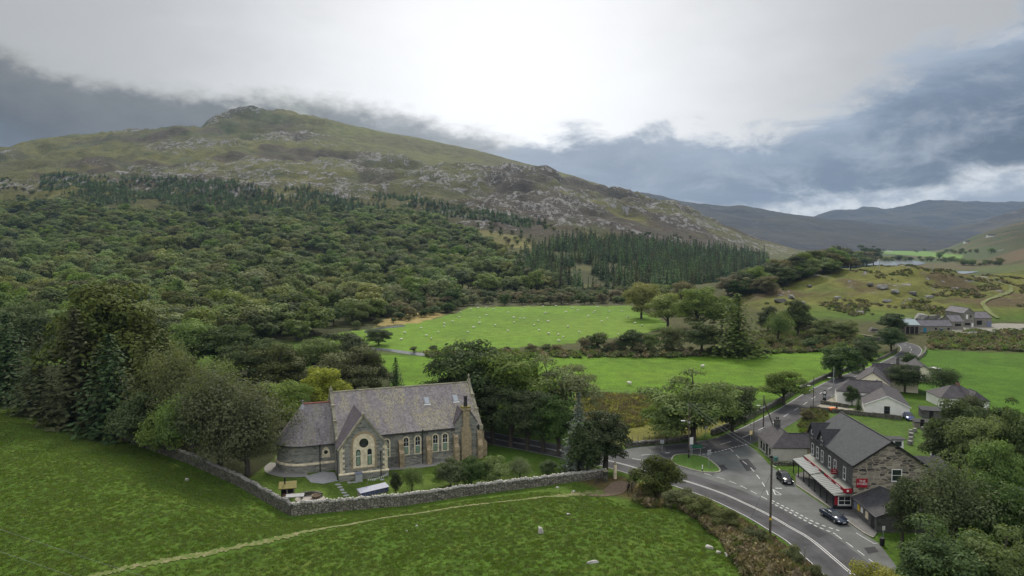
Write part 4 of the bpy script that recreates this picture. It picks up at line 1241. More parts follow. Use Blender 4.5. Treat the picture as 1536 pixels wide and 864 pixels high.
PROTO = {}
def proto(kind, i, **kw):
    """(leaf verts, trunk verts, trunk quads) of one crown shape, 10 m tall"""
    rg = np.random.default_rng(hash_(kind) + i * 77)
    if kind in ('conifer', 'spruce_near', 'spruce_mid', 'plantation'):
        p, n, s = crown_conifer(rg, **kw)
        tv, tq = trunk_geo(rg, 10, None, 0.17, 0, 0.97)
    else:
        kw = dict(kw)
        tr = kw.pop('tr', 0.27)
        lm = kw.pop('limbs', 7)
        p, n, s, cs = crown_broad(rg, **kw)
        tv, tq = trunk_geo(rg, 10, cs, tr, lm, 0.72)
    return kites(p, n, s, rg), tv, tq
def hash_(s):
    h = 7
    for ch in s:
        h = (h * 31 + ord(ch)) % 100003
    return h
SPEC = {
    # near shapes
    'broad':    dict(R=4.6, base=0.5, blobs=46, per=330, leaf=0.235, flat=0.75),
    'tall':     dict(R=3.4, base=0.3, blobs=46, per=330, leaf=0.20, flat=0.95, lop=0.2),
    'shrub':    dict(R=5.2, base=0.3, blobs=40, per=300, leaf=0.33, flat=0.85, tr=0.2),
    'feather':  dict(R=4.4, base=0.3, blobs=60, per=240, leaf=0.185, flat=1.1, airy=0.7, lop=0.35),
    'tiered':   dict(R=4.6, base=0.3, blobs=50, per=330, leaf=0.22, flat=0.58, lop=0.35),
    'yewform':  dict(R=4.4, base=1.2, blobs=48, per=330, leaf=0.24, flat=0.6, lop=0.3, tr=0.42, skirt=0.15),
    'spruce_near': dict(R=2.5, base=0.5, whorls=34, arms=12, sprays=9, leaf=0.36, droop=0.3, ragged=0.3),
    'conifer':  dict(R=2.9, base=0.3, whorls=36, arms=13, sprays=10, leaf=0.38, droop=0.35, ragged=0.38, power=0.65),
    # hillside shapes, fewer and larger faces
    'woodtree': dict(R=5.4, base=0.2, blobs=30, per=120, leaf=0.45, flat=0.85, lop=0.2, limbs=3, rough=0.22, airy=0.1),
    'woodtree2': dict(R=4.6, base=0.2, blobs=28, per=120, leaf=0.45, flat=1.0, lop=0.2, limbs=3, rough=0.22, airy=0.1),
    'plantation': dict(R=2.2, base=0.3, whorls=16, arms=8, sprays=4, leaf=0.75, droop=0.4, ragged=0.3, power=0.8),
}
NVAR = {'broad': 3, 'tall': 2, 'shrub': 3, 'feather': 3, 'tiered': 3, 'yewform': 3, 'spruce_near': 2, 'conifer': 2, 'woodtree': 3, 'woodtree2': 3, 'plantation': 3}
RAW = {}
for kd, sp in SPEC.items():
    RAW[kd] = [proto(kd, i, **sp) for i in range(NVAR[kd])]
_cache = {}
def crown_mesh(kd, i, leaf):
    k = ('c', kd, i, leaf)
    if k not in _cache:
        v = RAW[kd][i][0]
        _cache[k] = np_mesh('crown', v, np.arange(len(v)).reshape(-1, 4), [LEAF[leaf]])
    return _cache[k]
def trunk_mesh(kd, i, bark):
    k = ('t', kd, i, bark)
    if k not in _cache:
        _, v, q = RAW[kd][i]
        _cache[k] = np_mesh('trunk', v, q, [bark], True)
    return _cache[k]
def whole_mesh(kd, i, leaf, bark='bark'):
    k = ('w', kd, i, leaf, bark)
    if k not in _cache:
        lv, tv, tq = RAW[kd][i]
        v = np.concatenate([lv, tv])
        q = np.concatenate([np.arange(len(lv)).reshape(-1, 4), tq + len(lv)])
        mi = np.r_[np.zeros(len(lv) // 4, int), np.ones(len(tq), int)]
        _cache[k] = np_mesh('woodland_tree', v, q, [LEAF[leaf], bark], False, mi)
    return _cache[k]
_cnt = [0]
def tree(name, bx, by, ty, wpx, kd, leaf, label, cat='tree', bark='bark', z=None, group=None, D=None):
    """a tree that stands at a ground point and rises to ty, with its crown wpx wide"""
    if D is None:
        b = G(bx, by)
    else:
        p = PD(bx, by, D)
        b = Vector((p.x, p.y, Z1(p.x, p.y)))
    h = PD(bx, ty, b.y).z - b.z
    w = wpx / FPX * b.y
    _cnt[0] += 1
    i = _cnt[0] % NVAR[kd]
    R = SPEC[kd]['R']
    t = empty(name, b, _cnt[0] * 2.399 % 6.283, label, cat, group)
    sx = w / (2 * R * 0.97)
    t.scale = (sx, sx, h / 10.0)
    obj('trunk', trunk_mesh(kd, i, bark), t)
    obj('crown', crown_mesh(kd, i, leaf), t)
    return t

NEAR = [
 # name, base x, base y, top y, crown width, shape, leaf, label
 ('cypress_tree', 172, 622, 405, 160, 'tall', 'cypress', 'tallest tree on the left, a broad yellow-green crown above the dark stand'),
 ('spruce_tree', 116, 640, 462, 130, 'conifer', 'pine', 'tall dark conifer standing against the left side of the tallest yellow-green tree'),
 ('spruce_tree', 226, 655, 487, 112, 'conifer', 'pine', 'tall dark conifer right beside the tallest yellow-green tree'),
 ('spruce_tree', 168, 655, 500, 110, 'conifer', 'spruce', 'dark conifer in front of the tallest yellow-green tree, branches down to the field wall'),
 ('spruce_tree', 60, 622, 498, 100, 'conifer', 'pine', 'shorter dark conifer near the left end of the field wall'),
 ('spruce_tree', 14, 604, 470, 105, 'conifer', 'spruce', 'dark conifer cut by the left edge of the view'),
 ('broadleaf_tree', -50, 590, 450, 130, 'broad', 'oakdark', 'dark broadleaf tree beyond the left end of the field wall'),
 ('broadleaf_tree', 30, 560, 448, 110, 'broad', 'oakdark', 'dark round tree behind the conifers at the left edge'),
 ('willow_tree', 262, 668, 508, 92, 'feather', 'willow', 'thin grey-green willow right of the dark conifer stand'),
 ('willow_tree', 330, 700, 545, 140, 'feather', 'willow', 'large pale olive willow behind the field wall, left of the greyest one'),
 ('willow_tree', 372, 712, 566, 128, 'feather', 'willow', 'greyish feathery willow next to the rounded end of the church'),
 ('willow_tree', 292, 695, 572, 100, 'feather', 'oak', 'green feathery tree spilling over the field wall between two willows'),
 ('broadleaf_tree', 215, 672, 585, 90, 'shrub', 'oakdark', 'low dark tree overhanging the field wall under the conifers'),
 ('broadleaf_tree', 255, 683, 598, 80, 'shrub', 'oak', 'low bushy tree overhanging the field wall below the thin willow'),
 ('broadleaf_tree', 318, 645, 530, 92, 'feather', 'light', 'light green tree rising behind the large pale olive willow'),
 ('broadleaf_tree', 408, 655, 562, 84, 'broad', 'oak', 'mid green tree behind the pointed chancel roof'),
 ('broadleaf_tree', 440, 640, 566, 70, 'broad', 'light', 'light green tree between the chancel roof and the yellow lime tree'),
 ('lime_tree', 486, 625, 546, 74, 'broad', 'yellow', 'yellow-green lime tree showing above the church chancel'),
 ('pine_tree', 420, 590, 508, 100, 'tiered', 'pine', 'dark spreading pine in the wood behind the chancel'),
 ('pine_tree', 375, 585, 498, 92, 'tiered', 'oakdark', 'dark tree left of the spreading pine behind the chancel'),
 ('pine_tree', 470, 575, 498, 88, 'tiered', 'oak', 'mid green tiered tree behind the yellow lime tree'),
 ('pine_tree', 530, 600, 512, 104, 'tiered', 'pine', 'dark broad pine behind the left half of the church roof'),
 ('pine_tree', 556, 596, 520, 50, 'tall', 'pine', 'dark narrow pine right of the broad pine behind the church roof'),
 ('spruce_tree', 594, 596, 536, 36, 'spruce_near', 'spruce', 'small pointed spruce alone against the bright meadow behind the church roof'),
 ('oak_tree', 520, 560, 492, 80, 'broad', 'oakdark', 'round dark oak behind the broad pine at the meadow edge'),
 ('oak_tree', 345, 560, 480, 95, 'broad', 'oakdark', 'round dark oak in the wood above the pale olive willow'),
 ('oak_tree', 290, 560, 475, 95, 'broad', 'oak', 'green oak in the wood above the thin grey-green willow'),
 ('broadleaf_tree', 250, 600, 500, 70, 'feather', 'willow', 'slim grey tree at the wood edge behind the thin willow'),
 # behind and beside the church
 ('oak_tree', 703, 650, 498, 140, 'broad', 'oakdark', 'big spreading dark oak directly behind the church gable cross'),
 ('oak_tree', 768, 652, 506, 150, 'tiered', 'oak', 'big spreading dark oak between the gable oak and the pale olive tree'),
 ('oak_tree', 830, 645, 526, 108, 'tiered', 'willow', 'pale olive tree at the right end of the big oak group'),
 ('oak_tree', 745, 640, 560, 110, 'broad', 'pine', 'lower dark tree filling the gap under the big oaks'),
 ('yew_tree', 740, 666, 566, 74, 'yewform', 'yew', 'first dark yew along the road beside the church gable'),
 ('yew_tree', 766, 670, 574, 70, 'yewform', 'yew', 'second yew from the church gable in the roadside row'),
 ('yew_tree', 791, 674, 578, 72, 'yewform', 'yew', 'middle yew of the roadside row'),
 ('yew_tree', 815, 678, 582, 70, 'yewform', 'yew', 'second yew from the grey-blue spruce in the roadside row'),
 ('yew_tree', 838, 682, 590, 70, 'yewform', 'yew', 'yew of the roadside row that touches the grey-blue spruce'),
 ('spruce_tree', 868, 706, 588, 62, 'spruce_near', 'bluespruce', 'slim grey-blue spruce at the end of the churchyard yews'),
 ('yew_tree', 908, 706, 610, 88, 'yewform', 'yew', 'large dark yew at the churchyard corner next to the road junction'),
 ('yew_tree', 880, 712, 632, 70, 'shrub', 'yew', 'bushy dark yew under the grey-blue spruce'),
 # garden
 ('garden_shrub', 594, 743, 704, 20, 'tall', 'oakdark', 'narrow upright dark shrub beside the blue covered bed', 'shrub'),
 ('garden_shrub', 618, 737, 698, 34, 'feather', 'oak', 'small airy garden tree on the lawn before the nave windows', 'tree'),
 ('garden_shrub', 676, 731, 688, 54, 'shrub', 'oakdark', 'leftmost dark bush of the clump before the church chimney', 'shrub'),
 ('garden_shrub', 708, 727, 682, 52, 'shrub', 'oakdark', 'middle dark bush of the clump before the church gable', 'shrub'),
 ('garden_shrub', 742, 724, 684, 50, 'shrub', 'oak', 'green bush right of the dark clump below the church gable', 'shrub'),
 ('garden_shrub', 780, 718, 686, 40, 'feather', 'willow', 'pale airy bush on the churchyard lawn under the yews', 'shrub'),
 ('garden_shrub', 820, 714, 688, 30, 'tall', 'oakdark', 'small upright dark bush near the churchyard wall under the spruce', 'shrub'),
 ('garden_shrub', 660, 716, 693, 22, 'tall', 'oak', 'slim green shrub close to the nave wall', 'shrub'),
 ('roadside_bush', 991, 748, 681, 76, 'shrub', 'pine', 'big round bush on the bank in front of the traffic island', 'bush'),
 ('roadside_bush', 1020, 760, 731, 52, 'shrub', 'bramble', 'low bush right of the big round bush on the bank', 'bush'),
 ('roadside_bush', 1052, 774, 741, 50, 'shrub', 'bramble', 'middle low bush along the top of the bank by the road', 'bush'),
 ('roadside_bush', 1090, 792, 762, 46, 'shrub', 'bramble', 'low bush on the bank just left of the telegraph pole foot', 'bush'),
 ('roadside_bush', 1132, 817, 790, 42, 'shrub', 'bramble', 'low bush at the foot of the telegraph pole on the bank', 'bush'),
 ('roadside_bush', 1185, 850, 815, 40, 'shrub', 'willow', 'grey-green bush at the lower end of the bank by the fence post', 'bush'),
 ('roadside_bush', 1222, 880, 846, 34, 'shrub', 'bramble', 'small bush at the bottom edge of the view beside the road', 'bush'),
 # beyond the junction
 ('sycamore_tree', 1040, 662, 553, 142, 'tiered', 'oak', 'wide green sycamore in the field corner behind the traffic island'),
 ('sycamore_tree', 1098, 648, 566, 86, 'tiered', 'oakdark', 'darker sycamore joined to the right side of the wide one by the road'),
 ('sycamore_tree', 1000, 655, 600, 66, 'tiered', 'oak', 'low spreading tree under the left side of the wide sycamore'),
 ('oak_tree', 1176, 607, 551, 70, 'broad', 'oak', 'round green tree behind the roadside wall, alone between the sycamore and the dark tree'),
 ('maple_tree', 1260, 567, 510, 66, 'tall', 'yew', 'very dark tree beside the valley road, larger of the dark pair'),
 ('maple_tree', 1296, 556, 507, 46, 'tall', 'yew', 'very dark tree beside the valley road, smaller of the dark pair'),
 ('ash_tree', 1337, 528, 487, 48, 'broad', 'oakdark', 'grey-green tree in the bend of the valley road below the farm'),
 ('pine_tree', 1338, 502, 467, 44, 'tall', 'yew', 'dark tree beside the open farm shed'),
 ('hedge_bush', 1363, 548, 528, 26, 'shrub', 'yew', 'dark bush on the inside of the road bend', 'bush'),
 ('ash_tree', 1357, 588, 543, 58, 'broad', 'oakdark', 'dark tree behind the white bungalow'),
 ('ash_tree', 1414, 592, 546, 56, 'feather', 'oakdark', 'loose dark tree at the edge of the right-hand meadow'),
 ('clipped_bush', 1278, 608, 578, 24, 'shrub', 'yew', 'clipped dark bush on the terrace before the bungalow wing', 'bush'),
 ('dwarf_conifer', 1287, 618, 596, 16, 'spruce_near', 'yew', 'small dark conifer at the corner of the bungalow terrace'),
 ('roadside_bush', 1213, 632, 612, 24, 'shrub', 'brown', 'reddish brown bush in the rough garden beside the valley road', 'bush'),
 # trees along the river
 ('alder_tree', 568, 518, 491, 42, 'broad', 'oakdark', 'small round tree alone on the left edge of the sheep meadow'),
 ('alder_tree', 948, 531, 491, 42, 'broad', 'oakdark', 'leftmost round tree of the row between the two meadows'),
 ('alder_tree', 975, 531, 497, 40, 'broad', 'oak', 'low round tree second in the row between the meadows'),
 ('alder_tree', 1008, 530, 484, 48, 'broad', 'willow', 'pale grey-green tree in the middle of the row between the meadows'),
 ('alder_tree', 1052, 531, 478, 66, 'broad', 'oakdark', 'dark round tree beside the large fir between the meadows'),
 ('fir_tree', 1104, 533, 440, 92, 'conifer', 'oak', 'large dark fir-like tree at the right end of the meadow row'),
 ('birch_tree', 1167, 515, 464, 44, 'feather', 'light', 'light green birch below the knoll'),
 ('pine_tree', 1198, 506, 444, 44, 'tall', 'pine', 'tall dark pine at the left foot of the knoll'),
 ('pine_tree', 1152, 500, 450, 36, 'tall', 'oakdark', 'slim dark tree between the fir and the light birch'),
 ('birch_tree', 1268, 512, 478, 40, 'broad', 'light', 'light green tree near the bridge'),
 ('alder_tree', 1236, 512, 474, 46, 'broad', 'oak', 'mid green tree between the tall pine and the bridge'),
 ('alder_tree', 1300, 530, 503, 34, 'broad', 'oakdark', 'round tree beside the bridge abutment'),
 # light clump at the meadow corner
 ('lime_tree', 962, 478, 418, 58, 'broad', 'yellow', 'yellowing tree at the left of the bright clump by the sheep meadow'),
 ('oak_tree', 1002, 492, 434, 66, 'broad', 'light', 'bright green tree in the middle of the clump by the sheep meadow'),
 ('oak_tree', 1046, 500, 426, 76, 'broad', 'light', 'largest bright green tree of the clump by the sheep meadow'),
 ('oak_tree', 1083, 498, 437, 52, 'broad', 'light', 'bright green tree next to the fir, right end of the clump'),
 ('oak_tree', 985, 468, 422, 56, 'broad', 'oak', 'darker tree behind the bright clump by the sheep meadow'),
 ('oak_tree', 1025, 470, 419, 52, 'broad', 'brown', 'brownish tree behind the middle of the bright clump'),
 # lower right wood
 ('birch_tree', 1428, 838, 686, 128, 'feather', 'willow', 'tall grey-green birch overhanging the shop gable'),
 ('yew_tree', 1352, 822, 706, 56, 'tall', 'yew', 'narrow black-green yew between the stone lean-to and the birch'),
 ('ash_tree', 1508, 850, 716, 118, 'broad', 'oakdark', 'large dark tree at the right edge, below the parked silver car'),
 ('ash_tree', 1410, 905, 774, 150, 'tiered', 'oakdark', 'dark spreading tree at the lower right corner, nearest the road'),
 ('ash_tree', 1498, 925, 786, 140, 'tiered', 'oak', 'large leafy tree filling the lower right corner of the view'),
 ('ash_tree', 1322, 950, 830, 96, 'tiered', 'yellow', 'yellowish low tree at the bottom edge by the end of the road'),
 ('ash_tree', 1580, 880, 740, 130, 'broad', 'oakdark', 'dark tree cut by the right edge of the view'),
 ('ash_tree', 1440, 706, 590, 92, 'broad', 'oakdark', 'dark tree right of the slate stacks, before the far house'),
 ('ash_tree', 1455, 655, 590, 66, 'broad', 'oakdark', 'dark tree right in front of the pale detached house'),
 ('ash_tree', 1462, 722, 612, 88, 'broad', 'oak', 'greener tree in front of the far slate-roofed house'),
 ('ash_tree', 1518, 705, 592, 84, 'tall', 'oakdark', 'tall dark tree against the right-hand meadow'),
 ('ash_tree', 1545, 735, 610, 96, 'broad', 'oakdark', 'dark tree at the right edge behind the blue parked car'),
 ('ash_tree', 1408, 700, 634, 60, 'shrub', 'oakdark', 'low dark tree beside the slate stacks'),
 ('ash_tree', 1490, 760, 650, 86, 'broad', 'oak', 'mid green tree left of the blue parked car'),
]
for r in NEAR:
    tree(r[0], r[1], r[2], r[3], r[4], r[5], r[6], r[7], *(r[8:9] or ()))
# trees along the crest of the ridge beside the knoll, each seen against the far valley
_ridge = [(1092, 444, 414, 36), (1112, 440, 404, 38), (1134, 436, 396, 40), (1154, 430, 390, 40), (1172, 424, 384, 38), (1190, 418, 380, 40), (1206, 412, 376, 34), (1221, 407, 372, 34), (1236, 404, 371, 34), (1252, 402, 372, 34), (1268, 401, 374, 34), (1284, 400, 376, 36), (1300, 400, 375, 32), (1120, 428, 398, 34), (1160, 416, 386, 34), (1200, 404, 378, 32), (1150, 442, 410, 34), (1182, 430, 398, 34), (1216, 414, 386, 30), (1246, 407, 382, 30), (1276, 405, 384, 28)]
_rr = random.Random(21)
for k in range(34):
    t_ = _rr.random()
    _a = 1095 + 205 * t_
    _b = 446 - 46 * min(1, t_ * 1.25) + _rr.uniform(-3, 3)
    _ridge.append((_a, _b, _b - _rr.uniform(22, 32), _rr.uniform(36, 50)))
for k, (a, b, c, d) in enumerate(_ridge):
    tree('ridge_tree', a, b, c, d, 'shrub' if k > 20 else ('broad', 'tall')[k % 2], ('brown', 'oakdark', 'oak', 'pine')[k % 4], 'dark tree in the belt along the ridge left of the knoll', 'tree', group='belt of trees along the ridge')
tree('scots_pine', 1294, 399, 365, 26, 'tiered', 'yew', 'flat-topped black pine at the right end of the ridge belt')
tree('scots_pine', 1310, 399, 368, 24, 'tiered', 'yew', 'black pine next to the pole at the end of the ridge belt')

# ------------------------------------------------------------------ woods on the hillside
WB = [(-420, 505), (-420, 330), (0, 305), (120, 312), (250, 322), (420, 326), (560, 322), (650, 328), (690, 350), (735, 374), (770, 400), (790, 425), (840, 440), (700, 446), (690, 462), (640, 462), (600, 458), (588, 480), (500, 494), (420, 520), (300, 535), (200, 540), (-200, 540)]
WC = [(60, 266), (100, 262), (300, 268), (480, 282), (560, 284), (640, 300), (740, 318), (820, 334), (790, 342), (720, 330), (640, 322), (540, 318), (400, 322), (250, 316), (130, 304), (60, 285)]
WD = [(778, 438), (772, 415), (782, 388), (830, 368), (870, 362), (900, 366), (960, 366), (1010, 372), (1080, 379), (1150, 386), (1168, 390), (1120, 406), (1070, 424), (1010, 432), (960, 441), (880, 443)]
WS = [(560, 474), (600, 458), (640, 447), (720, 440), (800, 436), (930, 440), (960, 448), (950, 456), (860, 457), (705, 459), (692, 466), (640, 476), (590, 482)]
SPARSE = [(-420, 330), (-420, 268), (0, 264), (60, 288), (130, 318), (100, 326), (0, 314)]
CLEAR = [(690, 352), (660, 336), (760, 345), (800, 356), (790, 372), (770, 405), (735, 374)]
def scatter(poly, spacing, Dmin, Dmax, seed, keep=1.0, jitter=0.45):
    rg = np.random.default_rng(seed)
    out = []
    D = Dmin
    while D < Dmax:
        smax = 1.2
        n = int(2 * smax * D / spacing)
        x = (np.arange(n) + rg.uniform(-jitter, jitter, n)) * spacing - smax * D
        y = D + rg.uniform(-jitter, jitter, n) * spacing
        z = Zat(x, y)
        px, py = proj_np(x, y, z)
        ok = inpoly(px, py, poly) & (rg.uniform(size=n) < keep)
        out += list(zip(x[ok], y[ok], z[ok]))
        D += spacing
    return np.array(out).reshape(-1, 3)
woods = scatter(WB, 11.2, 262, 1250, 5)
# keep the wood out of the fields and off the near trees
wpx, wpy = proj_np(woods[:, 0], woods[:, 1], woods[:, 2])
ok = ~inpoly(wpx, wpy, PZN['sheep']) & ~inpoly(wpx, wpy, PZN['mid']) & ~inpoly(wpx, wpy, PZN['tan'])
woods = woods[ok]
woods = woods[fbm(woods[:, 0], woods[:, 1], 45, 3, 7) > 0.37]
firs = scatter(WD, 6.2, 470, 1300, 6)
young = scatter(WC, 6.4, 850, 1650, 8, 0.9)
young = young[fbm(young[:, 0], young[:, 1], 90, 4, 27) > 0.40]
firs = firs[fbm(firs[:, 0], firs[:, 1], 60, 3, 17) > 0.37]
scrub = scatter(WS, 6.5, 330, 620, 9, 0.75)
sparse = np.concatenate([scatter(SPARSE, 15, 850, 1500, 10, 0.5), scatter(CLEAR, 17, 560, 1300, 12, 0.5)])
moorshrub = scatter([(560, 345), (640, 300), (760, 320), (880, 345), (1000, 352), (1100, 366), (900, 350), (840, 356), (700, 345)], 22, 800, 1600, 14, 0.4)
def tree_rows(P, kinds, leaf, hr, seed, squash=(0.9, 1.2)):
    """height, width, turn and shape of each tree of a scattered set, nearest first"""
    rg = np.random.default_rng(seed)
    P = P[np.argsort(np.hypot(P[:, 0], P[:, 1]))]
    rows = []
    for x, y, z in P:
        if abs(x / y) > 0.78 and y > 700 and rg.uniform() < 0.6:
            continue
        h = rg.uniform(*hr) * rg.choice([1.0, 1.0, 0.8])
        rows.append((x, y, z - 0.2, h / 10 * rg.uniform(*squash), h / 10, rg.uniform(0, 6.283), int(rg.integers(len(kinds))), kinds[0]))
    return rows
def stuff_instances(name, rows, meshes, label=None):
    """the far part of a wood, which reads as one mass: points that carry tree shapes"""
    hidden = bpy.data.collections.new(name + '_shapes')
    for i, me in enumerate(meshes):
        o = bpy.data.objects.new('%s_shape_%02d' % (name, i), me)
        hidden.objects.link(o)
    me = bpy.data.meshes.new(name)
    me.from_pydata([r[:3] for r in rows], [], [])
    at = me.attributes.new('turn', 'FLOAT_VECTOR', 'POINT')
    at.data.foreach_set('vector', np.array([(0, 0, r[5]) for r in rows], np.float32).ravel())
    at = me.attributes.new('size', 'FLOAT_VECTOR', 'POINT')
    at.data.foreach_set('vector', np.array([(r[3], r[3], r[4]) for r in rows], np.float32).ravel())
    at = me.attributes.new('shape', 'INT', 'POINT')
    at.data.foreach_set('value', np.array([r[6] for r in rows], np.int32))
    o = obj(name, me)
    ng = bpy.data.node_groups.new(name, 'GeometryNodeTree')
    ng.interface.new_socket('Geometry', in_out='INPUT', socket_type='NodeSocketGeometry')
    ng.interface.new_socket('Geometry', in_out='OUTPUT', socket_type='NodeSocketGeometry')
    N, L = ng.nodes, ng.links
    gi, go = N.new('NodeGroupInput'), N.new('NodeGroupOutput')
    iop = N.new('GeometryNodeInstanceOnPoints')
    ci = N.new('GeometryNodeCollectionInfo')
    ci.inputs['Collection'].default_value = hidden
    ci.inputs['Separate Children'].default_value = True
    ci.inputs['Reset Children'].default_value = True
    iop.inputs['Pick Instance'].default_value = True
    def attr(nm, ty):
        nd = N.new('GeometryNodeInputNamedAttribute')
        nd.data_type = ty
        nd.inputs['Name'].default_value = nm
        return nd.outputs['Attribute']
    L.new(gi.outputs[0], iop.inputs['Points'])
    L.new(ci.outputs[0], iop.inputs['Instance'])
    L.new(attr('shape', 'INT'), iop.inputs['Instance Index'])
    L.new(attr('turn', 'FLOAT_VECTOR'), iop.inputs['Rotation'])
    L.new(attr('size', 'FLOAT_VECTOR'), iop.inputs['Scale'])
    L.new(iop.outputs[0], go.inputs[0])
    md = o.modifiers.new('instances', 'NODES')
    md.node_group = ng
    tag(o, label, None, None, 'stuff')
    return o
def plant_wood(rows, meshes, n_ind, name, label, group, stuff_name, stuff_label, cat='tree'):
    for r in rows[:n_ind]:
        o = obj(name, meshes[r[6]], None, r[:3], r[5])
        o.scale = (r[3], r[3], r[4])
        tag(o, label, cat, group)
    if rows[n_ind:]:
        stuff_instances(stuff_name, rows[n_ind:], meshes, stuff_label)
wm_ = [whole_mesh('woodtree', i, l) for i in range(3) for l in ('wood', 'wood_olive')] + [whole_mesh('woodtree2', i, l) for i in range(3) for l in ('wood', 'oak')] + [whole_mesh('woodtree', 0, 'oakdark'), whole_mesh('woodtree2', 1, 'wood_olive')] + [whole_mesh('woodtree', 1, 'wood'), whole_mesh('woodtree2', 2, 'wood'), whole_mesh('woodtree', 2, 'willow'), whole_mesh('woodtree2', 0, 'light')]
plant_wood(tree_rows(woods, wm_, 'wood', (8, 19), 1, (1.0, 1.55)), wm_, 300, 'broadleaf_tree', 'round broadleaf tree in the closed wood on the lower hillside', 'broadleaf trees of the hillside wood', 'hillside_wood', 'closed broadleaf wood climbing the hillside')
fm_ = [whole_mesh('plantation', i, l) for i in range(3) for l in ('spruce', 'spruce_light', 'pine')]
plant_wood(tree_rows(firs, fm_, 'spruce', (9, 21), 2, (0.8, 1.25)), fm_, 300, 'conifer_tree', 'dark pointed conifer of the plantation below the rocky slope', 'conifers of the plantation', 'conifer_plantation', 'conifer plantation on the upper slope')
ym_ = [whole_mesh('plantation', i, l) for i in range(3) for l in ('spruce_light', 'spruce_light', 'spruce')]
plant_wood(tree_rows(young, ym_, 'spruce', (4.5, 10), 5, (1.2, 2.1)), ym_, 300, 'young_conifer', 'young light green conifer in the upper planted belt under the crags', 'young conifers of the upper belt', 'young_plantation', 'young conifer plantation below the crags')
sm_ = [whole_mesh('woodtree', i, l) for i in range(3) for l in ('willow', 'brown', 'oakdark')]
plant_wood(tree_rows(scrub, sm_, 'scrub', (4, 8.5), 3, (1.0, 1.5)), sm_, 290, 'willow_bush', 'round grey-brown willow bush in the scrub beyond the sheep meadow', 'willow scrub beyond the sheep meadow', 'willow_scrub', 'willow scrub beyond the meadow', 'bush')
plant_wood(tree_rows(np.concatenate([sparse, moorshrub]), sm_ + wm_[:4], 'scrub', (4, 8), 4, (0.9, 1.3)), sm_ + wm_[:4], 230, 'hillside_bush', 'scattered bush on the open rough ground of the upper hillside', 'scattered bushes of the upper hillside', 'hillside_scrub', 'scattered bushes of the hillside', 'bush')
# hedge and bushes between the meadows, and along the valley floor
hedges = []
def hedge_line(pts, step, hr, jit=1.0):
    L_ = smooth_line([tuple(G(*p)[:2]) for p in pts], 6)
    acc = 0
    for a, b in zip(L_[:-1], L_[1:]):
        d = (b - a).length
        acc += d
        while acc > step:
            acc -= step
            x, y = b.x + random.uniform(-jit, jit), b.y + random.uniform(-jit, jit) * 1.5
            hedges.append((x, y, Z1(x, y) - 0.3, random.uniform(*hr)))
hedge_line([(500, 497), (540, 492), (590, 486), (640, 474), (690, 466)], 13, (3, 5.5), 3)
hedge_line([(600, 526), (660, 529), (740, 529), (860, 531), (1000, 533), (1130, 530)], 5.5, (2, 4.5), 1.2)
hedge_line([(850, 527), (900, 529), (960, 531)], 5, (5, 8), 2)
hedge_line([(1130, 520), (1180, 524), (1230, 522), (1290, 515)], 6, (3, 6), 3)
hedge_line([(1140, 505), (1200, 500), (1260, 503)], 8, (4, 8), 3)
hedge_line([(1395, 503), (1450, 502), (1536, 498), (1600, 496)], 4.5, (1.6, 2.6), 0.6)
hedge_line([(1400, 520), (1470, 515), (1540, 512)], 12, (1.5, 3), 4)
hm_ = sm_ + [whole_mesh('woodtree', 0, 'oak'), whole_mesh('woodtree', 1, 'bramble'), whole_mesh('woodtree2', 1, 'bramble')]
for x, y, z, h in hedges:
    o = obj('hedge_bush', random.choice(hm_), None, (x, y, z), random.uniform(0, 6.28))
    s = h / 10 * random.uniform(0.9, 1.3)
    o.scale = (s, s, h / 10)
    tag(o, 'bush of the broken hedge lines round the meadows and farm lane', 'bush', 'hedge bushes round the meadows')
# far trees by the lakes
fars = []
for a, b, c, n in ((1322, 391, 1392, 26), (1395, 392, 1440, 14), (1440, 398, 1500, 16), (1300, 378, 1400, 8), (1400, 380, 1500, 12)):
    for k in range(n):
        p = G(random.uniform(a, c), b + random.uniform(-1.5, 1.5))
        fars.append((p.x, p.y, p.z - 0.5, random.uniform(6, 13)))
for x, y, z, h in fars:
    o = obj('lakeside_tree', random.choice(wm_[:6]), None, (x, y, z), random.uniform(0, 6.28))
    s = h / 10 * random.uniform(1.0, 1.5)
    o.scale = (s, s, h / 10)
    tag(o, 'dark distant tree beside the lakes at the head of the valley', 'tree', 'distant trees by the lakes')
p = G(1410, 389)
o = obj('lakeside_tree', wm_[2], None, (p.x, p.y, p.z - 1), 1)
o.scale = (1.9, 1.9, 2.0)
tag(o, 'largest dark round tree between the two lakes', 'tree')

# ------------------------------------------------------------------ buildings
class Frame:
    """local frame of a building: a runs along its front, b away from the viewer"""
    def __init__(self, x, y, ang):
        self.x, self.y, self.ang = x, y, ang
        self.c, self.s = math.cos(ang), math.sin(ang)
    def a_at(self, px, b, py=650):
        """position along the front at which a sight column meets the plane of that front"""
        u = (px - 768) / FPX
        v = (432 - py) / FPX
        k = u / (CT + v * ST)
        # x = X + a c - b s ; y = Y + a s + b c ; x = k y
        return (k * (self.y + b * self.c) - self.x + b * self.s) / (self.c - k * self.s)
    def w(self, a, b):
        return (self.x + a * self.c - b * self.s, self.y + a * self.s + b * self.c)
def arch(w, h, n=10):
    """outline of a round-headed opening, width w, height h, from its sill centre, as (a, z)"""
    r = w / 2
    return [(-r, 0), (r, 0)] + [(r * math.cos(math.pi * k / n), h - r + r * math.sin(math.pi * k / n)) for k in range(n + 1)]
def wallpoly(m, pts, b0, b1, mi=0):
    """outline in the a-z plane, extruded from b0 to b1"""
    m.prism([(a, b0, z) for a, z in pts], (0, b1 - b0, 0), mi)
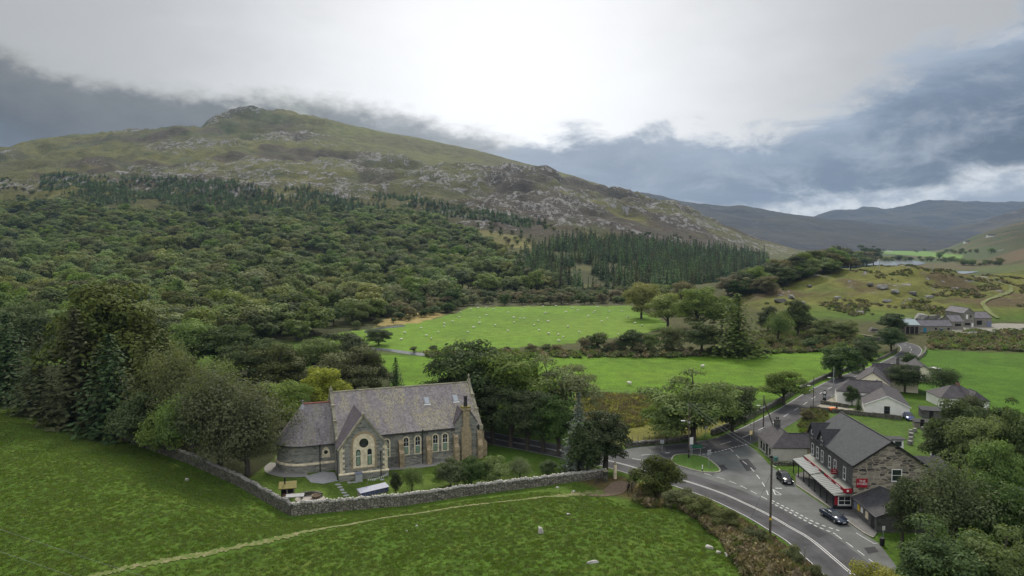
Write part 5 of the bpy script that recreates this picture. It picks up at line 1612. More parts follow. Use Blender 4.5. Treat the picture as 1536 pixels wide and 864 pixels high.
def slab(m, quad, t, mi=0):
    """a roof slope: four or three corners, thickness t downwards"""
    q = [Vector(p) for p in quad]
    n = (q[1] - q[0]).cross(q[2] - q[0]).normalized()
    if n.z < 0:
        n = -n
    m.prism([tuple(p) for p in q], -n * t, mi)

# ---- the church
CH = Frame(-28.65, 120.09, 0.38)
church = empty('church', (CH.x, CH.y, 0), CH.ang, 'grey stone church with purple slate roof and rounded chancel in a walled garden', 'church')
aT1, zTr, zTe, bN, WN, aN0, aN1, zE, zR = 7.93, 10.61, 5.6, 4.63, 13.6, 0.09, 26.53, 6.18, 12.65
aC, zC, dC, zCe = -4.7, 11.1, 2.25, 4.85
bm_ = bN + WN / 2
m = MB()
wallpoly_pts = [(bN, -0.4), (bN + WN, -0.4), (bN + WN, zE), (bm_, zR - 0.15), (bN, zE)]
m.prism([(aN0, b, z) for b, z in wallpoly_pts], (aN1 - aN0, 0, 0))
m.build('nave_wall', 'church_stone', church)
m = MB()
ov, tk = 0.35, 0.22
def nroof_z(b):
    return zE + (b - bN) / (WN / 2) * (zR - zE)
e0b = bN - ov
slab(m, [(aN0 + 0.3, e0b, nroof_z(e0b) + 0.2), (aN1 - 0.3, e0b, nroof_z(e0b) + 0.2), (aN1 - 0.3, bm_, zR + 0.2), (aN0 + 0.3, bm_, zR + 0.2)], tk)
e1b = bN + WN + ov
slab(m, [(aN0 + 0.3, e1b, nroof_z(e0b) + 0.2), (aN1 - 0.3, e1b, nroof_z(e0b) + 0.2), (aN1 - 0.3, bm_, zR + 0.2), (aN0 + 0.3, bm_, zR + 0.2)], tk)
nroof = m.build('nave_roof', 'slate_purple', church)
m = MB()
m.cyl((aN0 + 0.3, bm_, zR + 0.19), (aN1 - 0.3, bm_, zR + 0.19), 0.16, n=8)
m.build('ridge_tiles', 'coping', nroof, True)
sl = (zR - zE) / (WN / 2)
for px, py in ((640, 606), (683, 601)):
    b = bN + 4.25
    a = CH.a_at(px, b, py)
    z = nroof_z(b) + 0.2
    m = MB()
    n = Vector((0, -sl, 1)).normalized()
    up = Vector((0, 1, sl)).normalized()
    c = Vector((a, b, z))
    for (w, h, off, mi) in ((0.52, 0.78, 0.10, 0), (0.40, 0.66, 0.13, 1)):
        q = [c + Vector((w * sx, 0, 0)) + up * h * sy + n * 0.0 for sx, sy in ((-1, -1), (1, -1), (1, 1), (-1, 1))]
        m.prism([tuple(p) for p in q], n * off, mi)
    q = [c + Vector((0.62 * sx, 0, 0)) + up * (-0.88 + 0.1 * sy) for sx, sy in ((-1, -1), (1, -1), (1, 1), (-1, 1))]
    m.prism([tuple(p) for p in q], n * 0.07, 2)
    m.build('skylight', ['lead', 'sky_glass', 'sign_white'], nroof)
def gable_coping(a, name, z_extra=0.55, cross=True):
    m = MB()
    w = 0.5
    for sgn in (-1, 1):
        b_f = bm_ + sgn * (WN / 2 + 0.3)
        zf = zE - 0.15
        p = [(a - w / 2, b_f, zf), (a + w / 2, b_f, zf), (a + w / 2, bm_, zR + z_extra), (a - w / 2, bm_, zR + z_extra)]
        slab(m, p, 0.5)
        m.box(a - 0.35, a + 0.35, b_f - 0.28, b_f + 0.28, zf - 0.75, zf + 0.12)
        for t in (0.36, 0.68):
            bb, zz = b_f + (bm_ - b_f) * t, zf + (zR + z_extra - zf) * t
            m.box(a - 0.31, a + 0.31, bb - 0.3, bb + 0.3, zz - 0.35, zz + 0.16)
    cp = m.build(name, 'coping', church)
    m = MB()
    zt = zR + z_extra
    m.box(a - 0.28, a + 0.28, bm_ - 0.28, bm_ + 0.28, zt - 0.35, zt + 0.25)
    if cross:
        m.cyl((a, bm_, zt + 0.25), (a, bm_, zt + 1.25), 0.14, 0.09)
        m.box(a - 0.09, a + 0.09, bm_ - 0.42, bm_ + 0.42, zt + 0.78, zt + 0.96)
        m.cyl((a - 0.08, bm_, zt + 0.87), (a + 0.08, bm_, zt + 0.87), 0.3, n=12)
    else:
        m.cyl((a, bm_, zt + 0.25), (a, bm_, zt + 0.95), 0.2, 0.06)
    m.build('stone_finial', 'coping', cp)
gable_coping(aN1 - 0.15, 'gable_coping')
gable_coping(aN0 + 0.15, 'gable_coping', 0.5, False)
# chancel: short straight bay and half-round end
R = WN / 2 - dC
def apse(r, z0, z1, m, mi=0, n=26, top=True):
    p = [(aN0, bm_ - r), (aC, bm_ - r)] + [(aC - r * math.sin(math.pi * k / n), bm_ - r * math.cos(math.pi * k / n)) for k in range(1, n)] + [(aC, bm_ + r), (aN0, bm_ + r)]
    for i in range(len(p) - 1):
        (a0, b0), (a1, b1) = p[i], p[i + 1]
        m.face([(a1, b1, z0), (a0, b0, z0), (a0, b0, z1), (a1, b1, z1)], mi)
    if top:
        m.face([(a, b, z1) for a, b in p[::-1]], mi)
    return p
m = MB()
P0 = apse(R, -0.4, zCe, m)
# one run of texture round the curve
cw = m.mesh('chancel_wall', 'church_stone')
def run_uv(me, p):
    acc = {}
    s = 0
    acc[0] = 0
    for i in range(1, len(p)):
        s += math.hypot(p[i][0] - p[i - 1][0], p[i][1] - p[i - 1][1])
        acc[i] = s
    uvl = me.uv_layers['UVMap'].data
    for k, poly in enumerate(me.polygons):
        if k >= len(p) - 1 or poly.loop_total != 4:
            continue
        z = [me.vertices[me.loops[li].vertex_index].co.z for li in poly.loop_indices]
        for li, ss, zz in zip(poly.loop_indices, (acc[k + 1], acc[k], acc[k], acc[k + 1]), z):
            uvl[li].uv = (ss, zz)
run_uv(cw, P0)
obj('chancel_wall', cw, church)
m = MB()
pp = apse(R + 0.22, -0.4, 1.35, m)
pm_ = m.mesh('chancel_plinth', 'church_stone')
run_uv(pm_, pp)
pl = obj('chancel_plinth', pm_, church)
m = MB()
n = 26
ring = lambda r: [(aN0 - 0.02, bm_ - r), (aC, bm_ - r)] + [(aC - r * math.sin(math.pi * k / n), bm_ - r * math.cos(math.pi * k / n)) for k in range(1, n)] + [(aC, bm_ + r)]
o_, i_ = ring(R + 0.30), ring(R - 0.01)
for k in range(len(o_) - 1):
    m.face([(*o_[k + 1], 1.30), (*o_[k], 1.30), (*o_[k], 1.46), (*o_[k + 1], 1.46)])
    m.face([(*o_[k + 1], 1.46), (*o_[k], 1.46), (*i_[k], 1.66), (*i_[k + 1], 1.66)])
m.build('plinth_course', 'dressing', pl)
m = MB()
er = ring(R + 0.4)
apexp = (aC, bm_, zC)
for k in range(len(er) - 1):
    if k == 0:
        m.face([(aN0, bm_ - R - 0.4, zCe - 0.08), (aN0, bm_, zC), (aC, bm_, zC), (aC, bm_ - R - 0.4, zCe - 0.08)][::-1])
    else:
        m.face([(*er[k + 1], zCe - 0.08), (*er[k], zCe - 0.08), apexp][::-1] if False else [(*er[k], zCe - 0.08), apexp, (*er[k + 1], zCe - 0.08)])
m.face([(aN0, bm_ + R + 0.4, zCe - 0.08), (aC, bm_ + R + 0.4, zCe - 0.08), (aC, bm_, zC), (aN0, bm_, zC)][::-1])
for k in range(1, len(er) - 1):
    pass
m.face([(*p, zCe - 0.1) for p in er] + [(aN0 - 0.02, bm_ + R + 0.4, zCe - 0.1)])
rm_ = m.mesh('chancel_roof', 'slate_mossy')
bmq = bmesh.new(); bmq.from_mesh(rm_); bmesh.ops.recalc_face_normals(bmq, faces=bmq.faces); bmq.to_mesh(rm_); bmq.free()
cr = obj('chancel_roof', rm_, church)
m = MB()
m.cyl((aC, bm_, zC + 0.03), (aN0, bm_, zC + 0.03), 0.15, n=8)
m.build('ridge_tiles', 'ridge_red', cr, True)
m = MB()
m.cyl((aC, bm_, zC - 0.75), (aC, bm_, zC + 0.12), 0.62, 0.05, n=14)
m.cyl((aC, bm_, zC + 0.05), (aC, bm_, zC + 0.55), 0.08, 0.05)
m.ball((aC, bm_, zC + 0.6), 0.13)
m.build('lead_cap', 'lead', cr, True)
m = MB()
gr = ring(R + 0.46)
for k in range(len(gr) - 1):
    m.cyl((*gr[k], zCe - 0.12), (*gr[k + 1], zCe - 0.12), 0.07, n=6, caps=False)
m.build('gutter', 'black_paint', church)
# small round chancel window in its cream panel
def lancet(parent, a, b, z0, w, h, frame=0.26, stonew='dressing', glassm='glass', lower=True, name='lancet_window'):
    m = MB()
    outer, inner = arch(w + 2 * frame, h + frame * 1.6), arch(w, h)
    op = [(a + x, z0 - frame * 0.8 + z) for x, z in outer]
    wallpoly(m, op, b - 0.07, b + 0.1)
    f = m.build(name, stonew, parent)
    m = MB()
    wallpoly(m, [(a + x, z0 + z) for x, z in inner], b - 0.078, b - 0.06)
    g = m.build('pane', glassm, f)
    m = MB()
    mid = z0 + h * 0.47
    m.box(a - w / 2, a + w / 2, b - 0.11, b - 0.075, mid - 0.09, mid + 0.05)
    m.box(a - w / 2, a + w / 2, b - 0.1, b - 0.076, z0 + h * 0.72, z0 + h * 0.72 + 0.05)
    m.box(a - 0.025, a + 0.025, b - 0.1, b - 0.076, mid, z0 + h - w * 0.1)
    m.build('window_bar', 'sign_white', f)
    if lower:
        m = MB()
        m.box(a - w / 2 + 0.03, a + w / 2 - 0.03, b - 0.092, b - 0.08, z0 + 0.05, mid - 0.12)
        m.build('lower_pane', 'green_glass', f)
    return f
a_w = CH.a_at(489, bm_ - R, 690)
m = MB()
bw = bm_ - R
pan = [(-0.75, 0), (0.75, 0), (0.72, 0.5), (0.6, 1.2), (0.3, 1.75), (0, 1.85), (-0.3, 1.75), (-0.6, 1.2), (-0.72, 0.5)]
wallpoly(m, [(a_w + x, 2.35 + z) for x, z in pan], bw - 0.09, bw + 0.1)
rw = m.build('round_window', 'dressing', church)
m = MB()
m.cyl((a_w, bw - 0.10, 3.3), (a_w, bw - 0.06, 3.3), 0.34, n=18)
m.build('pane', 'glass', rw)
# transept
m = MB()
mida = aT1 / 2
wallpoly(m, [(0, -0.4), (aT1, -0.4), (aT1, zTe), (mida, zTr - 0.1), (0, zTe)], 0, bN + 0.3)
m.build('transept_wall', 'church_stone', church)
m = MB()
def bhit(z):
    return bN + (z - zE) / sl
ovz = (zTr - zTe) / mida * 0.3
for sg in (0, 1):
    ae = -0.3 if sg == 0 else aT1 + 0.3
    slab(m, [(ae, 0.32, zTe - ovz + 0.22), (mida, 0.32, zTr + 0.22), (mida, bhit(zTr) + 0.35, zTr + 0.22), (ae, bN + 0.1, zTe - ovz + 0.22)], 0.2)
tr = m.build('transept_roof', 'slate_dark_purple', church)
m = MB()
for sg in (0, 1):
    ae = -0.42 if sg == 0 else aT1 + 0.42
    slab(m, [(ae, -0.14, zTe - 0.35), (mida, -0.14, zTr + 0.42), (mida, 0.34, zTr + 0.42), (ae, 0.34, zTe - 0.35)], 0.32)
m.box(mida - 0.2, mida + 0.2, -0.16, 0.36, zTr + 0.3, zTr + 0.62)
m.build('gable_coping', 'coping', church)
# big arched window of the transept
m = MB()
wallpoly(m, [(mida + x, 1.75 + z) for x, z in arch(4.3, 6.35, 18)], -0.06, 0.08, 0)
tw = m.build('arched_window', 'dressing_brown', church)
m = MB()
wallpoly(m, [(mida + x, 1.95 + z) for x, z in arch(3.6, 5.75, 18)], -0.10, -0.05)
m.build('tracery_panel', 'dressing', tw)
m = MB()
m.cyl((mida, -0.115, 6.15), (mida, -0.09, 6.15), 0.78, n=22)
m.build('round_pane', 'glass', tw)
for sx in (-1, 1):
    m = MB()
    wallpoly(m, [(mida + sx * 0.95 + x, 2.35 + z) for x, z in arch(0.72, 2.75)], -0.115, -0.09)
    m.build('pane', 'glass', tw)
    m = MB()
    wallpoly(m, [(mida + sx * 0.95 + x, 2.45 + z) for x, z in arch(0.5, 1.7 if sx > 0 else 2.4)], -0.125, -0.112)
    m.build('lower_pane', 'green_glass', tw)
    m = MB()
    m.box(mida + sx * 0.95 - 0.36, mida + sx * 0.95 + 0.36, -0.135, -0.118, 3.95, 4.05)
    m.build('window_bar', 'sign_white', tw)
# quoins of the transept corners
m = MB()
for k in range(13):
    z = 0.1 + k * 0.44
    w = 0.75 if k % 2 else 0.45
    m.box(-0.05, w, -0.05, 0.4, z, z + 0.4)
    m.box(aT1 - w, aT1 + 0.05, -0.05, 0.4, z, z + 0.4)
m.build('quoins', 'dressing', church)
m = MB()
m.box(-0.22, aT1 + 0.22, -0.2, 0.1, -0.3, 1.02)
tp = m.build('transept_plinth', 'church_stone', church)
m = MB()
m.prism([(-0.25, -0.25, 1.0), (-0.25, -0.25, 1.13), (-0.25, -0.02, 1.3), (-0.25, -0.02, 1.0)], (aT1 + 0.5, 0, 0))
m.build('plinth_course', 'dressing', tp)
# nave windows
for px in (580, 609, 626.5, 653, 667.5):
    lancet(church, CH.a_at(px, bN, 672), bN, 2.05, 0.82, 3.0)
# buttresses
def buttress(a, b, w, d, h, mat='dressing_brown', name='buttress'):
    m = MB()
    m.prism([(a - w / 2, b + 0.05, -0.3), (a - w / 2, b - d, -0.3), (a - w / 2, b - d, h * 0.55), (a - w / 2, b - d * 0.55, h * 0.66), (a - w / 2, b - d * 0.55, h * 0.9), (a - w / 2, b + 0.05, h * 1.05)], (w, 0, 0))
    return m.build(name, mat, church)
for px, hh in ((601, 4.6), (642, 4.8), (683, 4.8)):
    buttress(CH.a_at(px, bN, 680), bN, 0.85, 1.25, hh)
m = MB()
ax = aN1 + 0.05
m.prism([(ax - 0.1, bN + 0.2, -0.3), (ax + 1.2, bN + 0.2, -0.3), (ax + 1.2, bN + 0.2, 2.6), (ax + 0.6, bN + 0.2, 3.4), (ax + 0.6, bN + 0.2, 4.6), (ax - 0.1, bN + 0.2, 5.6)], (0, 1.0, 0))
m.prism([(ax - 0.95, bN + 0.05, -0.3), (ax - 0.95, bN - 1.2, -0.3), (ax - 0.95, bN - 1.2, 2.6), (ax - 0.95, bN - 0.6, 3.4), (ax - 0.95, bN - 0.6, 4.6), (ax - 0.95, bN + 0.05, 5.6)], (0.9, 0, 0))
m.build('corner_buttress', 'dressing_brown', church)
m = MB()
m.box(aT1 + 0.1, aN1 - 0.9, bN - 0.18, bN + 0.05, -0.3, 0.95)
for px0, px1 in ((601, 642), (642, 683)):
    pass
m.prism([(aT1 + 0.3, bN - 0.05, 1.72), (aT1 + 0.3, bN - 0.12, 1.72), (aT1 + 0.3, bN - 0.12, 1.84), (aT1 + 0.3, bN - 0.05, 1.9)], (aN1 - aT1 - 1.5, 0, 0))
m.build('nave_plinth', 'church_stone', church)
# chimney breast rising through a small gable
ac = CH.a_at(698, bN, 640)
m = MB()
wallpoly(m, [(ac - 2.1, 0), (ac + 2.1, 0), (ac + 2.1, 6.9), (ac + 0.6, 9.2), (ac - 0.6, 9.2), (ac - 2.1, 6.9)], bN - 0.3, bN + 2.6)
cb = m.build('chimney_gable', 'church_stone', church)
m = MB()
for sg in (-1, 1):
    slab(m, [(ac + sg * 2.3, bN - 0.4, 6.75), (ac + sg * 0.62, bN - 0.4, 9.35), (ac + sg * 0.62, bN + 3.2, 9.35), (ac + sg * 2.3, bN + 1.0, 6.75)], 0.15)
m.build('gable_slates', 'slate_dark_purple', cb)
m = MB()
m.box(ac - 0.95, ac + 0.95, bN - 0.75, bN - 0.28, -0.3, 5.2)
m.prism([(ac - 0.95, bN - 0.75, 5.2), (ac + 0.95, bN - 0.75, 5.2), (ac + 0.6, bN - 0.75, 6.2), (ac - 0.6, bN - 0.75, 6.2)], (0, 0.46, 0))
m.box(ac - 0.6, ac + 0.6, bN - 0.7, bN + 0.4, 6.2, 9.2)
m.box(ac - 0.85, ac + 0.85, bN - 0.9, bN + 0.6, 9.2, 9.55)
st = m.build('chimney_stack', 'dressing_brown', cb)
m = MB()
m.prism([(ac - 0.8, bN - 0.85, 9.55), (ac + 0.8, bN - 0.85, 9.55), (ac + 0.8, bN + 0.55, 9.55), (ac - 0.8, bN + 0.55, 9.55)], (0, 0, 0.28))
m.build('mossy_cap', 'moss_roof', st)
m = MB()
m.cyl((ac, bN - 0.15, 9.8), (ac, bN - 0.15, 11.6), 0.36, 0.30, n=12)
m.cyl((ac, bN - 0.15, 11.6), (ac, bN - 0.15, 11.75), 0.42, n=12)
m.build('chimney_pot', 'pot_dark', st)
def pipe(a, b, z0, z1, parent):
    m = MB()
    m.cyl((a, b, z0), (a, b, z1), 0.075, n=7)
    m.box(a - 0.12, a + 0.12, b - 0.12, b + 0.12, z1 - 0.05, z1 + 0.22)
    m.build('downpipe', 'black_paint', parent)
pipe(CH.a_at(480, bm_ - R - 0.35, 690), bm_ - R - 0.35, 0, zCe - 0.2, church)
pipe(-0.35, 0.9, 0, 5.0, church)
pipe(CH.a_at(571, -0.12, 690), -0.3, 0.0, 4.3, church)
pipe(CH.a_at(634, bN - 0.22, 680), bN - 0.22, 0, 6.0, church)
pipe(CH.a_at(717.5, bN - 0.22, 660), bN - 0.22, 0, 6.0, church)
m = MB()
m.cyl((aT1 + 0.4, e0b - 0.05, nroof_z(e0b) - 0.02), (ac - 2.2, e0b - 0.05, nroof_z(e0b) - 0.02), 0.08, n=6)
m.cyl((ac + 2.2, e0b - 0.05, nroof_z(e0b) - 0.02), (aN1 - 0.4, e0b - 0.05, nroof_z(e0b) - 0.02), 0.08, n=6)
m.build('gutter', 'black_paint', church)

# ---- the stone shop with its veranda
SH = Frame(50.8, 106.92, -0.04)
shop = empty('shop_building', (SH.x, SH.y, 0), SH.ang, 'two-storey stone shop with slate roof, twin dormers and a glazed veranda facing the road', 'shop')
WS_, LS, zSE, zSR, V = 10.4, 18.0, 6.9, 10.44, 2.7
m = MB()
m.prism([(0, 0, -0.3), (WS_, 0, -0.3), (WS_, 0, zSE), (WS_ / 2, 0, zSR - 0.1), (0, 0, zSE)], (0, 0.5, 0), 0)
m.box(0.02, WS_ - 0.02, 0.5, LS - 0.02, -0.3, zSE, 1)
m.prism([(0.02, LS - 0.4, zSE), (WS_ - 0.02, LS - 0.4, zSE), (WS_ / 2, LS - 0.4, zSR - 0.15)], (0, 0.38, 0), 1)
m.build('wall', ['gable_stone', 'dark_stone'], shop)
m = MB()
rs = (zSR - zSE) / (WS_ / 2)
for sg in (0, 1):
    ae = -0.35 if sg == 0 else WS_ + 0.35
    slab(m, [(ae, -0.3, zSE - 0.35 * rs + 0.18), (ae, LS + 0.25, zSE - 0.35 * rs + 0.18), (WS_ / 2, LS + 0.25, zSR + 0.18), (WS_ / 2, -0.3, zSR + 0.18)], 0.18)
sroof = m.build('roof', 'slate_grey', shop)
m = MB()
m.cyl((WS_ / 2, -0.3, zSR + 0.17), (WS_ / 2, LS + 0.25, zSR + 0.17), 0.12, n=8)
m.build('ridge_tiles', 'slate_dark', sroof, True)
m = MB()
for sg in (0, 1):
    ae = -0.4 if sg == 0 else WS_ + 0.4
    slab(m, [(ae, -0.36, zSE - 0.4 * rs + 0.16), (WS_ / 2, -0.36, zSR + 0.16), (WS_ / 2, -0.30, zSR + 0.16), (ae, -0.30, zSE - 0.4 * rs + 0.16)], 0.28)
m.cyl((-0.42, -0.3, zSE - 0.1), (-0.42, LS + 0.2, zSE - 0.1), 0.075, n=6)
m.build('bargeboard', 'black_paint', sroof)
def sash(parent, p, du, w, h, nrm, name='window', frame='white_paint', bars=(1, 1)):
    """sash window: p centre, du direction along the wall, nrm outward"""
    p, du, nrm = Vector(p), Vector(du), Vector(nrm)
    up = Vector((0, 0, 1))
    def brd(m, x0, x1, z0, z1, d0, d1, mi=0):
        q = [p + du * x + up * z + nrm * d0 for x, z in ((x0, z0), (x1, z0), (x1, z1), (x0, z1))]
        m.prism([tuple(v) for v in q], nrm * (d1 - d0), mi)
    t = min(0.1, w * 0.12)
    m = MB()
    for x0, x1, z0, z1 in ((-w / 2, -w / 2 + t, -h / 2, h / 2), (w / 2 - t, w / 2, -h / 2, h / 2), (-w / 2 + t, w / 2 - t, h / 2 - t, h / 2), (-w / 2 + t, w / 2 - t, -h / 2, -h / 2 + t)):
        brd(m, x0, x1, z0, z1, -0.05, 0.05)
    for k in range(bars[1]):
        z = -h / 2 + h * (k + 1) / (bars[1] + 1)
        brd(m, -w / 2 + t, w / 2 - t, z - 0.03, z + 0.03, -0.05, 0.04)
    for k in range(bars[0] - 1):
        x = -w / 2 + w * (k + 1) / bars[0]
        brd(m, x - 0.025, x + 0.025, -h / 2 + t, h / 2 - t, -0.045, 0.035)
    f = m.build(name, frame, parent)
    m = MB()
    brd(m, -w / 2 + t, w / 2 - t, -h / 2 + t, h / 2 - t, -0.04, 0.012)
    m.build('pane', 'glass', f)
    m = MB()
    brd(m, -w / 2 - 0.1, w / 2 + 0.1, -h / 2 - 0.12, -h / 2 - 0.005, -0.05, 0.12)
    m.build('sill', 'slab' if frame == 'white_paint' else frame, f)
    return f
for b in (16.6, 14.4, 12.3, 9.2, 7.0, 3.4):
    sash(shop, (0, b, 4.55), (0, 1, 0), 0.95, 1.95, (-1, 0, 0), bars=(1, 1))
sash(shop, (6.2, 0, 5.4), (1, 0, 0), 1.5, 1.85, (0, -1, 0), 'window', bars=(1, 1))
for b0 in (12.4, 16.75):
    m = MB()
    w = 1.5
    zr = 9.0
    m.prism([(-0.08, b0 - w, zSE - 1.0), (-0.08, b0 + w, zSE - 1.0), (-0.08, b0 + w, 7.15), (-0.08, b0, zr - 0.12), (-0.08, b0 - w, 7.15)], (2.2, 0, 0))
    d = m.build('dormer', 'dark_stone', shop)
    m = MB()
    for sg in (-1, 1):
        slab(m, [(-0.4, b0 + sg * (w + 0.3), 6.9), (-0.4, b0, zr + 0.12), ((zr - zSE) / rs + 0.1, b0, zr + 0.12), (0.35, b0 + sg * (w + 0.3), 6.9)], 0.14)
    m.build('dormer_roof', 'slate_dark', d)
    sash(d, (-0.08, b0, 7.1), (0, 1, 0), 0.8, 1.35, (-1, 0, 0))
# veranda: fascia with the red name boards, striped lean-to roof, iron posts
m = MB()
slab(m, [(-1.15, 0.2, 3.12), (0.0, 0.2, 3.42), (0.0, LS - 0.4, 3.42), (-1.15, LS - 0.4, 3.12)], 0.12)
m.box(-1.15, -1.05, 0.2, LS - 0.4, 2.55, 3.1)
m.build('fascia_roof', 'grey_green_paint', shop)
for (ba, bb) in ((0.9, 8.2), (9.6, 17.0)):
    m = MB()
    m.box(-1.22, -1.152, ba, bb, 2.62, 3.08)
    nb_ = m.build('name_board', 'red_paint', shop)
    m = MB()
    x = ba + 0.5
    rg = random.Random(int(ba * 10))
    m.box(-1.235, -1.222, ba + (bb - ba) * 0.12, ba + (bb - ba) * 0.36, 2.72, 2.98)
    m.build('white_panel', 'sign_white', nb_)
def stripe_mat(name):
    m, t, b = new_mat(name)
    uv = t.n('ShaderNodeTexCoord').outputs['Object']
    sp = t.n('ShaderNodeSeparateXYZ')
    t.put(sp.inputs[0], uv)
    w = t.math('FRACT', t.math('MULTIPLY', sp.outputs[1], 1 / 0.75))
    s_ = t.math('MULTIPLY', t.ss(w, 0.50, 0.55), t.ss(w, 0.99, 0.94))
    c = t.mix(s_, (0.155, 0.18, 0.188), (0.025, 0.03, 0.03))
    c = t.mix(t.ss(t.noise(uv, 1.2, 4), 0.5, 0.7, 0, 0.4), c, (0.12, 0.13, 0.11))
    t.put(b.inputs['Base Color'], c)
    b.inputs['Roughness'].default_value = 0.3
    return m
MT['veranda_glass'] = stripe_mat('veranda_glass')
for ba, bb, dz in ((0.3, 9.2, 0.0), (9.32, LS - 0.2, 0.10)):
    m = MB()
    slab(m, [(-V - 0.25, ba, 2.33 + dz), (-1.23, ba, 2.66 + dz), (-1.23, bb, 2.66 + dz), (-V - 0.25, bb, 2.33 + dz)], 0.07)
    m.build('veranda_roof', 'veranda_glass', shop)
m = MB()
m.box(-V - 0.3, -V - 0.18, 0.2, LS - 0.1, 2.14, 2.30)
m.box(-V - 0.3, 0.0, 0.14, 0.24, 2.15, 2.32)
m.build('veranda_beam', 'black_paint', shop)
for k in range(8):
    b = 0.35 + k * (LS - 0.7) / 7
    m = MB()
    m.cyl((-V - 0.1, b, 0.1), (-V - 0.1, b, 2.2), 0.075, n=8)
    m.cyl((-V - 0.1, b, 0.1), (-V - 0.1, b, 0.32), 0.13, 0.1, n=8)
    for sg in (-1, 1):
        m.cyl((-V - 0.1, b, 1.75), (-V - 0.1, b + 0.42 * sg, 2.14), 0.03, n=5)
    m.build('veranda_post', 'black_paint', shop)
# shopfront glazing under the veranda
for k, (ba, bb) in enumerate(((0.8, 3.6), (4.3, 6.6), (7.4, 8.5), (9.2, 11.8), (12.5, 13.6), (14.2, 17.0))):
    w = bb - ba
    f = sash(shop, (0, (ba + bb) / 2, 1.45), (0, 1, 0), w, 2.0, (-1, 0, 0), 'shop_window', 'white_paint' if k % 2 else 'black_paint', (max(1, int(w / 0.9)), 1))
# glazed end of the veranda, with its red board above
m = MB()
m.box(-V - 0.2, -0.1, 0.05, 0.13, 0.15, 0.75)
ge = m.build('end_screen', 'black_paint', shop)
sash(ge, (-1.25, 0.08, 1.45), (1, 0, 0), 1.9, 1.4, (0, -1, 0), 'screen_window', 'white_paint', (2, 1))
m = MB()
m.box(-2.7, -2.28, 0.03, 0.12, 0.8, 2.1)
m.build('red_poster', 'red_paint', ge)
m = MB()
slab(m, [(-V - 0.25, -0.35, 2.30), (0.0, -0.35, 2.30), (0.0, 0.28, 2.62), (-V - 0.25, 0.28, 2.36)], 0.08)
m.build('end_canopy', 'grey_green_paint', shop)
def letters(parent, text, p, size, mat, rot, name='lettering'):
    cu = bpy.data.curves.new(name, 'FONT')
    cu.body = text
    cu.size = size
    cu.align_x, cu.align_y = 'CENTER', 'CENTER'
    cu.extrude = 0.008
    cu.materials.append(MT[mat])
    tmp = bpy.data.objects.new('lettering_curve', cu)
    me = bpy.data.meshes.new_from_object(tmp)
    bpy.data.objects.remove(tmp)
    o = bpy.data.objects.new(name, me)
    COL.objects.link(o)
    o.parent = parent
    o.location = p
    o.rotation_euler = rot
    return o
def board(parent, lo, hi, mat='red_paint', name='sign_board'):
    m = MB()
    m.box(lo[0], hi[0], lo[1], hi[1], lo[2], hi[2])
    return m.build(name, mat, parent)
gs = board(shop, (0.35, -0.16, 3.55), (1.95, -0.02, 4.85))
letters(gs, 'THE', (1.15, -0.175, 4.48), 0.52, 'sign_white', (math.pi / 2, 0, 0))
letters(gs, 'STORES', (1.15, -0.175, 4.06), 0.44, 'sign_white', (math.pi / 2, 0, 0))
es = board(shop, (-1.5, -0.06, 2.62), (-0.25, 0.06, 3.3), name='end_sign')
m = MB()
m.box(-1.02, -0.72, -0.075, -0.062, 2.82, 3.1)
m.build('emblem', 'sign_white', es)
hs = board(shop, (-0.95, 6.0, 3.55), (-0.06, 6.14, 4.35), name='hanging_sign')
letters(hs, 'THE', (-0.5, 5.985, 4.12), 0.26, 'sign_white', (math.pi / 2, 0, 0))
letters(hs, 'STORES', (-0.5, 5.985, 3.84), 0.21, 'sign_white', (math.pi / 2, 0, 0))
for nbp in [o for o in shop.children if o.name.startswith('name_board')]:
    bs = [v.co.y for v in nbp.data.vertices]
    c = min(bs) * 0.32 + max(bs) * 0.68
    letters(nbp, 'STORES', (-1.228, c, 2.85), 0.34, 'sign_white', (math.pi / 2, 0, -math.pi / 2))
# rear wing
m = MB()
m.prism([(WS_, 5.5, -0.3), (WS_, 12.5, -0.3), (WS_, 12.5, 4.2), (WS_, 9.0, 5.6), (WS_, 5.5, 4.2)], (6.5, 0, 0))
m.build('rear_wing', 'dark_stone', shop)
m = MB()
for sg, be in ((0, 5.2), (1, 12.8)):
    slab(m, [(WS_ - 0.3, be, 4.2), (WS_ + 6.8, be, 4.2), (WS_ + 6.8, 9.0, 5.75), (WS_ - 0.3, 9.0, 5.75)], 0.15)
m.build('rear_roof', 'slate_dark', shop)
m = MB()
m.box(7.0, 9.6, 5.2, 6.7, 8.0, 9.35)
rd = m.build('rear_dormer', 'white_paint', shop)
m = MB()
m.prism([(6.9, 4.9, 9.36), (9.9, 4.9, 9.36), (9.9, 6.9, 9.36), (6.9, 6.9, 9.36)], (0, 0, 0.12))
m.build('dormer_roof', 'slate_dark', rd)
m = MB()
m.box(8.3, 9.3, 5.17, 5.205, 8.35, 9.1)
m.build('pane', 'glass', rd)

